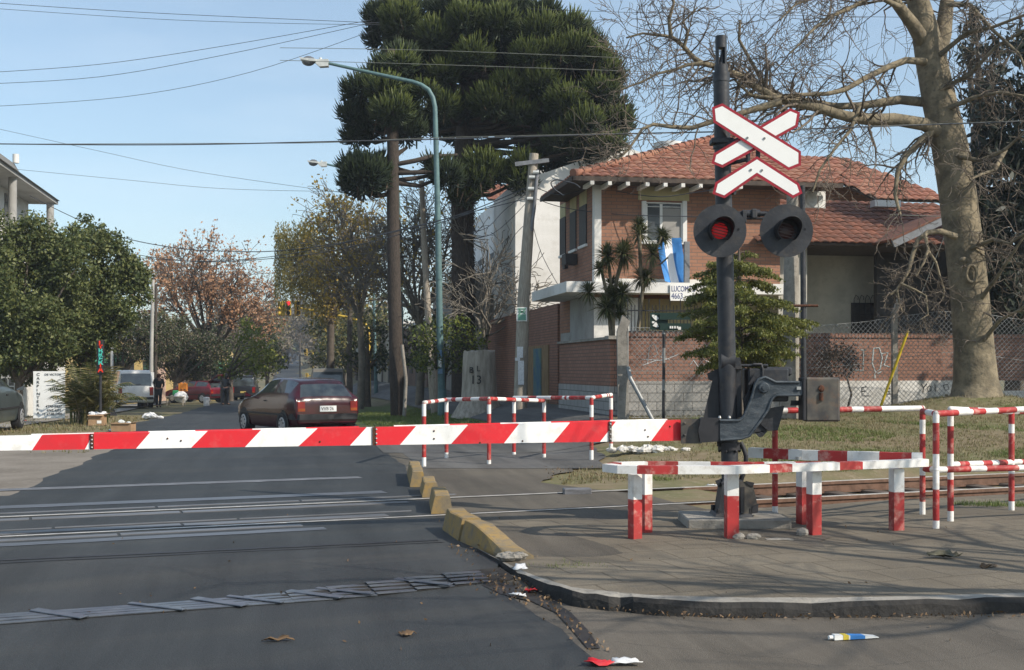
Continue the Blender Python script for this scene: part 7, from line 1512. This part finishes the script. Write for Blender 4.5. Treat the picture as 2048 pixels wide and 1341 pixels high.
# ------------------------------------------------------------------ left pavement: signs, stalls, boxes, shops
YC = G(98, 845).y; cs = thing('sign_board', 'white painted carpenter board with black lettering on two short legs', 'sign', GY(98, YC))
p, q = P(67, 743, YC), P(130, 837, YC); b = MB(); b.box((p+q)/2, (q.x-p.x, .04, p.z-q.z)); b.build('board', m_signw, cs)
b = MB(); b.tube([P(68, 845, YC+.03), P(68, 745, YC+.03)], .02, 6); b.tube([P(128, 845, YC+.03), P(128, 745, YC+.03)], .02, 6); b.each('leg', m_wood, cs)
fy = YC-.03
for i, ch in enumerate('CARPINTERIA'): text_mesh(ch, .118, m_txt, 'lettering', cs, face_cam(P(73, 752+i*7.75, fy)), .002, 'LEFT' if ch != 'I' else 'LEFT', sx=1.25)
for txt, x, y, sz in (('DE VICTOR', 89, 751.5, .09), ('4790-5227', 91, 815.5, .105), ('4762-4251', 93, 823, .095), ('15 6748-1905', 84, 830.5, .10)): text_mesh(txt, sz, m_txt, 'lettering', cs, face_cam(P(x, y, fy)), .002, sx=1.1)
b = MB()
for k, y in enumerate((763, 771, 780, 794)): b.box(P(103+2*k, y, fy), (.42-.05*k, .004, .012))
b.each('small_print', m_greyfr, cs)
m_card = M('cardboard', (.36, .23, .13), (.30, .19, .11), scale=6, rough=.85); m_cardin = M('cardboard_shade', (.20, .13, .075), rough=.9)
def carton(label, px, py, w, d, h, rz, flap=.14):
    g = G(px, py); t = thing('cardboard_box', label, 'box', g, rz, 'cardboard boxes thrown on the verge'); e = .008; b = MB()
    bx(b, -w/2, w/2, -d/2, d/2, 0, e); bx(b, -w/2, w/2, -d/2, -d/2+e, e, h); bx(b, -w/2, w/2, d/2-e, d/2, e, h); bx(b, -w/2, -w/2+e, -d/2+e, d/2-e, e, h); bx(b, w/2-e, w/2, -d/2+e, d/2-e, e, h); b.build('carton', m_card, t, True)
    b = MB(); b.hull([(x, -d/2-y, h+z) for x in (-w/2, w/2) for y, z in ((0, 0), (flap*.6, -flap*.2), (0, .006), (flap*.6, -flap*.2+.006))]); b.hull([(w/2+x, y, h+z) for y in (-d/2, d/2) for x, z in ((0, 0), (flap*.8, flap*.2), (0, .006), (flap*.8, flap*.2+.006))]); b.build('flap', m_card, t, True)
    return t, g
t, g = carton('upright cardboard box stuffed with white rubbish, beside the palm', 195, 851, .42, .36, .30, .1)
MB().box((.09, -.187, .1), (.12, .006, .08)).build('label', m_signw, t, True)
b = MB(); pr = random.Random(4)
for k in range(10): b.ball(g+Vector((pr.uniform(-.17, .2), pr.uniform(-.14, .14), .28+pr.uniform(0, .07))), pr.uniform(.04, .08), 7, (1.3, 1, .6), .3)
b.top('rubbish', m_litter, 'white crumpled rubbish heaped in the upright cardboard box', 'rubbish')
t, g = carton('low wide cardboard box at the road edge', 247, 863, .50, .34, .21, -.06, .06)
b = MB(); b.ball(g+Vector((-.05, 0, .22)), .08, 8, (1.2, 1, .8), .2); b.ball(g+Vector((.12, .02, .21)), .05, 8, (1.4, 1, .7), .2); b.top('rubbish', m_lampgrey, 'grey rubbish lying in the low wide box', 'rubbish')
def bagheap(label, px, py, r, n, mat=m_litter, name='plastic_bag', cat='bag', flat=.55, spread=1.0, seed=1):
    g = G(px, py); b = MB(); pr = random.Random(seed)
    for k in range(n): b.ball(g+Vector((pr.gauss(0, r*spread), pr.gauss(0, r*.5), r*flat*pr.uniform(.3, .9))), r*pr.uniform(.5, 1), 8, (1.1, 1, flat), .28)
    return b.top(name, mat, label, cat)
bagheap('knotted white plastic bag lying at the far roadside', 304, 838, .22, 4, seed=2, spread=.5); bagheap('white scrap of plastic left of the low wide box', 224, 862, .07, 2, seed=3)
bagheap('heap of pale broken rubble on the bank behind the barrier arm', 1290, 903, .10, 26, M('rubble_white', (.66, .64, .60), (.42, .40, .36), scale=18, rough=.9), 'rubble_heap', 'rubble', .6, 3.2, 5)
bagheap('red rag on the left verge behind the car', 42, 842, .07, 4, m_red, 'red_rag', 'rag', .3, 2, 7)
# dark display frame and vertical shop sign
YF = G(215, 832).y; df = thing('display_frame', 'dark metal frame with an upper lattice standing by the kerb', 'frame', GY(215, YF)); b = MB()
for x, yy in ((205, 826), (226, 832)): b.tube([P(x, yy, YF), P(x, 746, YF)], .035, 6)
for y in (748, 756, 764, 768, 786): b.tube([P(198, y, YF), P(234, y, YF)], .018, 5)
for k in range(14): b.tube([P(200+k*2.5, 747, YF), P(200+k*2.5, 768, YF)], .010, 4)
for x in (205, 226): b.hull([P(x-9, 832, YF-.1), P(x+9, 832, YF-.1), P(x+9, 832, YF+.1), P(x-9, 832, YF+.1), P(x, 815, YF)])
b.build('frame', m_black, df)
YB2 = 33.5; vs = thing('vertical_sign', 'narrow black upright sign with red and green letters beside the palm', 'sign', GY(201, YB2)); p, q = P(195, 681, YB2), P(207, 748, YB2); b = MB(); b.box((p+q)/2, (q.x-p.x, .14, p.z-q.z), bev=.01); b.build('panel', m_black, vs)
b = MB(); b.tube([GY(201, YB2), P(201, 746, YB2)], .04, 8); b.build('post', m_black, vs); m_lr = M('red_letter', (.8, .05, .02), rough=.5); m_lt = M('teal_letter', (.08, .52, .44), rough=.5)
for i, ch in enumerate('LIBRERIA'): text_mesh(ch, .185, m_lr if i in (0, 1, 6, 7) else m_lt, 'letter', vs, face_cam(P(201, 691.5+i*7.6, YB2-.085)), .006, 'CENTER', sx=1.15, bold=.006)
# white post, small market table, bin
g = GY(224, 52); t = thing('white_post', 'thin white post with a dark base behind the display frame', 'post', g); b = MB(); b.tube([P(224, 800, 52), P(224, 695, 52)], .06, 8); b.build('post', m_litter, t)
YM = G(355, 812).y; mt = thing('market_table', 'small pale wooden table with colourful goods in front of the red hatchback', 'table', GY(350, YM)); b = MB(); p = P(352, 794, YM); b.box(p, (.95, .5, .05)); b.build('table_top', m_wood, mt)
for sx, sy in ((-1, -1), (1, -1), (-1, 1), (1, 1)): c = p+Vector((sx*.42, sy*.2, 0)); MB().box((c.x, c.y, (c.z+gz(c.x, c.y))/2), (.05, .05, c.z-gz(c.x, c.y))).build('leg', m_wood, mt)
m_or = M('orange_goods', (.55, .20, .03), rough=.6); m_gg = M('green_goods', (.04, .30, .12), rough=.6)
for px, py, w, h, m_, lab in ((366, 774, .50, .34, m_or, 'orange wooden toy shape standing behind the market table'), (352, 786, .30, .26, m_gg, 'green and dark box on the market table'), (362, 790, .62, .46, m_litter, 'white sack of goods beside the market table')):
    c = P(px, py, YM+.15); b = MB()
    if m_ is m_litter: b.ball(c-Vector((0, 0, .12)), .36, 10, (1.1, .8, .9), .12)
    elif m_ is m_or: 
        for k in range(5): b.box(c+Vector((.09*(k-2), 0, .05*(k % 2))), (.08, .2, h), bev=.01)
        b.box(c-Vector((0, 0, h*.6)), (w, .1, .06)); b.box(c-Vector((0, 0, .5)), (.08, .08, .6))
    else: b.box(c, (w, .25, h), bev=.02); b.box(c+Vector((0, -.13, 0)), (w*.6, .02, h*.6))
    b.top('market_goods', m_, lab, 'goods')
g = G(287, 813); b = MB(); b.hull([g+Vector((x, y, z)) for x, y, z in ((-.28, -.1, .0), (.3, -.1, 0), (.3, .15, 0), (-.28, .15, 0), (-.32, 0, .55), (-.1, 0, .6), (.25, 0, .3), (-.2, .1, .72))]); b.tube([g+Vector((-.22, 0, .6)), g+Vector((-.26, 0, .92))], .05, 6); b.top('dark_sack', m_black, 'slumped black sack by the feet of the person with reddish hair', 'sack')
g = G(470, 806); b = MB(); b.tube([g, g+Vector((0, 0, .6))], [.16, .18], 12); b.top('litter_bin', m_conc, 'pale cylindrical bin behind the black van', 'bin') if False else None
b = MB(); g = G(413, 812); b.tube([g, g+Vector((0, 0, .42))], [.15, .17], 12); b.ball(g+Vector((0, 0, .42)), .15, 10, (1, 1, .3)); b.top('white_bucket', m_litter, 'small white bucket just right of the red hatchback wheel', 'bucket')
# shops and the mansard building
m_shopy = M('shop_yellow', (.56, .43, .19), (.50, .38, .18), scale=1, rough=.85); m_shopp = M('shop_pink', (.58, .40, .31), rough=.85)
SG = GY(150, 70); shop = thing('shop_building', 'low yellow and pink shop front behind the street trees on the left', 'building', Vector((SG.x-3, 72, gz(SG.x, 72)-.1)), RZH)
b = MB(); bx(b, 0, 6, 0, 9, 0, 3.9); b.build('wall', m_shopy, shop, True); b = MB(); bx(b, -.4, 1.4, -.05, 0, 0, 3.9); bx(b, 2.5, 3.1, -.06, 0, 0, 3.6); b.each('pilaster', m_shopp, shop, True)
b = MB(); bx(b, 3.4, 5.6, -.05, -.01, .1, 2.5); bx(b, 6, 6.04, .8, 3.2, .1, 2.6); bx(b, 6, 6.04, 4.2, 7.8, .8, 2.6); w = b.each('shop_window', m_glass, shop, True)
b = MB(); b.hull([(3.2, -.02, 3.1), (5.8, -.02, 3.1), (3.2, -1.0, 2.6), (5.8, -1.0, 2.6), (3.2, -1.0, 2.5), (5.8, -1.0, 2.5), (3.2, -.02, 2.9), (5.8, -.02, 2.9)]); b.build('awning', M('green_awning', (.06, .22, .12), rough=.7), shop, True)
b = MB(); bx(b, 6.0, 6.05, .4, 8.2, 2.7, 3.5); b.build('fascia_panel', m_litter, shop, True)
o = copy_tree(shop, Vector((SG.x-2.5, 92, gz(SG.x, 92)-.1)), RZH, 'second low yellow shop farther up the street behind the red hatchback')
LW = thing('lattice_shop', 'white shop front with a white lattice window behind the car at the left edge', 'building', Vector((P(0, 0, 44).x-5, 44, gz(-18, 44)-.2)), RZH); b = MB(); bx(b, 0, 5.6, 0, 8, 0, 4.2); b.build('wall', m_wrender, LW, True); b = MB(); bx(b, 4.3, 5.5, -.03, 0, .6, 3.0); w = b.build('window', m_glass, LW, True); b = MB()
for k in range(6): bx(b, 4.3+k*.23, 4.35+k*.23, -.06, -.03, .6, 3.0)
for k in range(8): bx(b, 4.3, 5.5, -.065, -.03, .6+k*.33, .65+k*.33)
b.build('lattice', m_frame, w, True)
m_slate = M('slate_mansard', (.13, .13, .125), (.19, .185, .175), scale=3, rough=.8, stretch=(1, 1, 8))
YM2 = 52; pm0 = P(95, 425, YM2); mo = Vector((pm0.x, YM2, gz(pm0.x, YM2)-.1)); mh = thing('mansard_building', 'white building under a grey slate mansard roof above the trees', 'building', mo, RZH); zt = lambda y: P(0, y, YM2).z-mo.z
# street face runs away towards the vanishing point, near end at the left edge of the frame
b = MB(); bx(b, -12, -1.2, -9, 2, 0, zt(395)); b.build('wall', m_wrender, mh, True)
b = MB(); bx(b, -12.4, .0, -9.4, 2.4, zt(395), zt(388)); b.build('cornice', m_grender, mh, True)
b = MB(); b.hull([(-12.2, -9.2, zt(388)), (-.9, -9.2, zt(388)), (-.9, 2.2, zt(388)), (-12.2, 2.2, zt(388)), (-12.2, -8.6, zt(318)), (-1.7, -8.6, zt(318)), (-1.7, 1.6, zt(318)), (-12.2, 1.6, zt(318))]); b.build('roof', m_slate, mh, True)
b = MB(); b.hull([(-1.0, -9.3, zt(388)), (.1, -9.3, zt(388)), (.1, 2.3, zt(388)), (-1, 2.3, zt(388)), (-.9, -9, zt(394)), (-.9, 2, zt(394))]); b.build('fascia', m_slate, mh, True)
for y in (-5.4, 1.9): MB().tube([(-.25, y, 0), (-.25, y, zt(392))], .16, 10).build('column', m_teal if False else m_grender, mh, True)
b = MB(); b.tube([(-1.6, 1.4, zt(318)), (-1.6, 1.4, zt(300))], .14, 8); b.build('vent_pipe', m_wrender, mh, True)
b = MB(); bx(b, -1.2, -1.17, -6, -4.4, zt(470), zt(405)); bx(b, -1.2, -1.17, -2.5, -1, zt(470), zt(405)); b.each('window', m_glass, mh, True)
# ------------------------------------------------------------------ litter and small things near the camera
g = G(1708, 1279); d = Vector((1, .25, 0)).normalized(); tb = thing('paste_tube', 'squeezed white and blue tube with a yellow band lying on the roadway', 'tube', g, math.atan2(d.y, d.x)); b = MB()
b.mi = 0; b.hull([(-.14, y, z) for y in (-.018, .018) for z in (.005, .038)]+[(-.04, y, z) for y in (-.026, .026) for z in (.006, .03)]); b.mi = 1; b.hull([(-.04, y, z) for y in (-.026, .026) for z in (.006, .031)]+[(.06, y, z) for y in (-.028, .028) for z in (.006, .024)]); b.mi = 0; b.hull([(.06, y, z) for y in (-.028, .028) for z in (.006, .025)]+[(.15, y, z) for y in (-.032, .032) for z in (.008, .012)])
b.mi = 2; b.hull([(-.085, y, z) for y in (-.0245, .0245) for z in (.006, .036)]+[(-.05, y, z) for y in (-.027, .027) for z in (.006, .033)]); b.build('tube_body', [m_signw, m_blue, M('tube_yellow', (.65, .5, .05), rough=.5)], tb, True); MB().tube([(-.14, 0, .02), (-.17, 0, .02)], .013, 8).build('cap', m_signw, tb, True)
def scrap(label, px, py, w, d, mat, name='paper_scrap', cat='litter', rz=0, seed=1, h=.03):
    g = G(px, py); pr = random.Random(seed); b = MB(); n = 5; V = []
    for j in range(n):
        for i in range(n): V.append(g+Matrix.Rotation(rz, 3, 'Z')@Vector(((i/(n-1)-.5)*w*(1-.5*j/(n-1)), (j/(n-1)-.5)*d, .012+pr.uniform(0, h))))
    b.add(V, [(j*n+i, j*n+i+1, (j+1)*n+i+1, (j+1)*n+i) for j in range(n-1) for i in range(n-1)], True); o = b.top(name, mat, label, cat)
    s_ = o.modifiers.new('thick', 'SOLIDIFY'); s_.thickness = .004; return o
scrap('bright red scrap in the gutter at the bottom edge', 1197, 1332, .17, .10, m_armred, seed=2); scrap('white paper scrap right of the red one at the bottom edge', 1250, 1330, .19, .10, m_litter, seed=3)
scrap('pointed white plastic scrap among dead leaves by the broken kerb', 1042, 1142, .13, .12, m_litter, seed=4, h=.045); scrap('small red wrapper at the corner of the pavement kerb', 1062, 1187, .09, .07, m_armred, seed=5)
scrap('thin white strip in the gutter beside the red wrapper', 1035, 1196, .13, .04, m_litter, seed=6); scrap('pink and white wrapper under the pavement kerb', 1400, 1231, .18, .05, M('pink_paper', (.6, .42, .42), rough=.6), seed=7)
m_leaf = leafm('dead_leaf', (.11, .065, .032), (.16, .10, .05), (.24, .16, .085), .5, tr=.05)
scrap('large brown leaf on the asphalt near the bottom left', 556, 1284, .20, .05, m_leaf, 'dry_leaf', 'leaf', .2, 8, .025); scrap('curled dark leaf on the asphalt left of the gutter', 812, 1273, .11, .08, m_leaf, 'dry_leaf', 'leaf', 1, 9, .025)
scrap('large drab leaf on the pavement at the right', 1885, 1118, .30, .10, M('drab_leaf', (.10, .095, .06), (.07, .065, .045), scale=20), 'dry_leaf', 'leaf', 0, 10, .06); scrap('reddish leaf on the pavement near the right edge', 1972, 1142, .17, .08, m_leaf, 'dry_leaf', 'leaf', .5, 11, .05)
scrap('white flat plastic bit on the dry bank left of the crossing post', 1428, 974, .26, .10, m_litter, seed=12)
for px, py, r, lab, sc in ((1476, 1080, .05, 'grey stone against the foot of the middle guard post', (1.3, .8, .8)), (1506, 1080, .05, 'pale pebble-studded stone right of the middle guard post', (1.5, .9, .7)), (1605, 1072, .05, 'rounded stone left of the right guard post', (1.1, .9, .9)), (1560, 1081, .06, 'flat brown stone chip between two guard posts', (2.3, .8, .2))):
    g = G(px, py); b = MB(); random.seed(px); b.ball(g+Vector((0, 0, r*sc[2]*.7)), r, 10, sc, .14); b.top('loose_stone', m_conc, lab, 'stone')
p, q = G(1126, 988), G(1182, 989); b = MB(); c = (p+q)/2; b.box(c+Vector((0, 0, .03)), ((q-p).length, .14, .09), rz=.1, bev=.012); b.top('dark_timber_block', m_timber, 'short dark timber lying at the edge of the dry bank left of the track', 'timber')
rng = np.random.default_rng(77); C = []
def along(L, n, sp, spn):
    for (a, e) in zip(L, L[1:]):
        A_, B_ = G(*a), G(*e)
        for k in range(n): t = rng.random(); p = A_.lerp(B_, t); x, y = p.x+rng.normal()*sp, p.y+rng.normal()*spn; C.append((x, y, gz(x, y)+.012+abs(rng.normal())*.012))
along([(1110, 1190), (1200, 1218), (1300, 1230), (1400, 1238), (1600, 1240), (1850, 1238), (2048, 1232)], 45, .05, .03); along([(960, 1160), (1010, 1172), (1060, 1190), (1100, 1210)], 90, .12, .10); along([(1100, 1215), (1150, 1260), (1200, 1310)], 30, .05, .06); along([(905, 1090), (960, 1140)], 30, .08, .08)
for k in range(70): x, y = rng.uniform(-4, 4.5), rng.uniform(7, 13); C.append((x, y, max(gz(x, y), .01 if y > yk(max(x, -.3))+.1 and x > -.2 and y < yb(x) else -1)+.012))
for k in range(220): x, y = rng.uniform(.5, 2), rng.uniform(16.5, 19); C.append((x, y, gz(x, y)+.012))
o = quads_mesh('leaf_litter', leaf_quads(np.array(C), .030, 0, .5, 0)*np.array([1, 1, 1]), m_leaf); props(o, 'dead leaves and crumbs gathered along the kerb and gutter', 'leaves', kind='stuff')
# gutter puddle and patches
m_wet = M('wet_gutter', (.018, .018, .018), (.040, .038, .034), scale=9, rough=.45, spec=.25); b = MB(); pr = random.Random(8); pts = []
L_ = [(985, 1172), (1030, 1190), (1085, 1205), (1130, 1228), (1160, 1262), (1188, 1300)]; W_ = [.10, .14, .10, .05, .05, .04]
for (x, y), w in zip(L_, W_): pts.append((G(x, y), w))
V = []
for (p, w) in pts: V += [(p.x-w*pr.uniform(.7, 1.2), p.y, gz(p.x, p.y)+.0075), (p.x+w*pr.uniform(.7, 1.2), p.y+.01, gz(p.x, p.y)+.0075)]
b.add(V, [(2*i, 2*i+1, 2*i+3, 2*i+2) for i in range(len(pts)-1)], True); b.struct('gutter_water', m_wet)
# shaded houses farther up both sides of the street
m_h = [M('far_wall_grey', (.34, .33, .31), (.26, .25, .24), scale=1, rough=.9), M('far_wall_brown', (.20, .14, .11), (.16, .11, .09), scale=1, rough=.9), M('far_wall_cream', (.46, .42, .34), (.38, .35, .28), scale=1, rough=.9)]
for i, (sd, y0, ln, hh, lab) in enumerate(((1, 55, 16, 5.5, 'grey two-storey house in shade behind the shaggy trunk, far up the pavement'), (1, 74, 20, 4.2, 'brown single-storey house behind the brown pole and dark street trees'), (1, 98, 26, 5.0, 'cream house behind the far trees on the same side as the brick house'), (-1, 116, 26, 4.6, 'cream far house beyond the second yellow shop'), (1, 130, 40, 5.2, 'grey far house past the cream house, almost hidden by trees'), (-1, 148, 40, 5.5, 'brown far house at the end of the shop row'))):
    x = XR(y0)+(6.4 if sd > 0 else -13.5); t = thing('street_house', lab, 'house', Vector((x, y0, gz(x, y0+ln*.6)-.3)), RZH); w = 9*sd
    b = MB(); bx(b, min(0, w), max(0, w), 0, ln, 0, hh); b.build('wall', m_h[i % 3], t, True)
    b = MB(); bx(b, min(-.15*sd, w), max(-.15*sd, w), -.15, ln+.1, hh, hh+.22); b.build('parapet', m_wrender, t, True)
    for k in range(int(ln/4)):
        b = MB(); bx(b, -.05*sd if sd > 0 else 0, 0 if sd > 0 else .05, 1+k*4, 2.6+k*4, 0 if k % 2 else 1, 2.4); b.build('door' if k % 2 else 'window', m_shutter, t, True)
# thin winter haze
b = MB(); b.box((0, 365, 16), (650, 800, 42)); hz_ = b.build('haze', bpy.data.materials.new('haze_air')); hz_['kind'] = 'stuff'; props(hz_, 'thin bluish winter haze over the street', 'haze')
hm = hz_.data.materials[0]; hm.use_nodes = True; hn = hm.node_tree.nodes; hn.remove(hn['Principled BSDF']); pv = hn.new('ShaderNodeVolumePrincipled'); pv.inputs['Color'].default_value = (.80, .88, 1, 1); pv.inputs['Density'].default_value = .00055; pv.inputs['Anisotropy'].default_value = .2
hm.node_tree.links.new(pv.outputs[0], hn['Material Output'].inputs['Volume'])
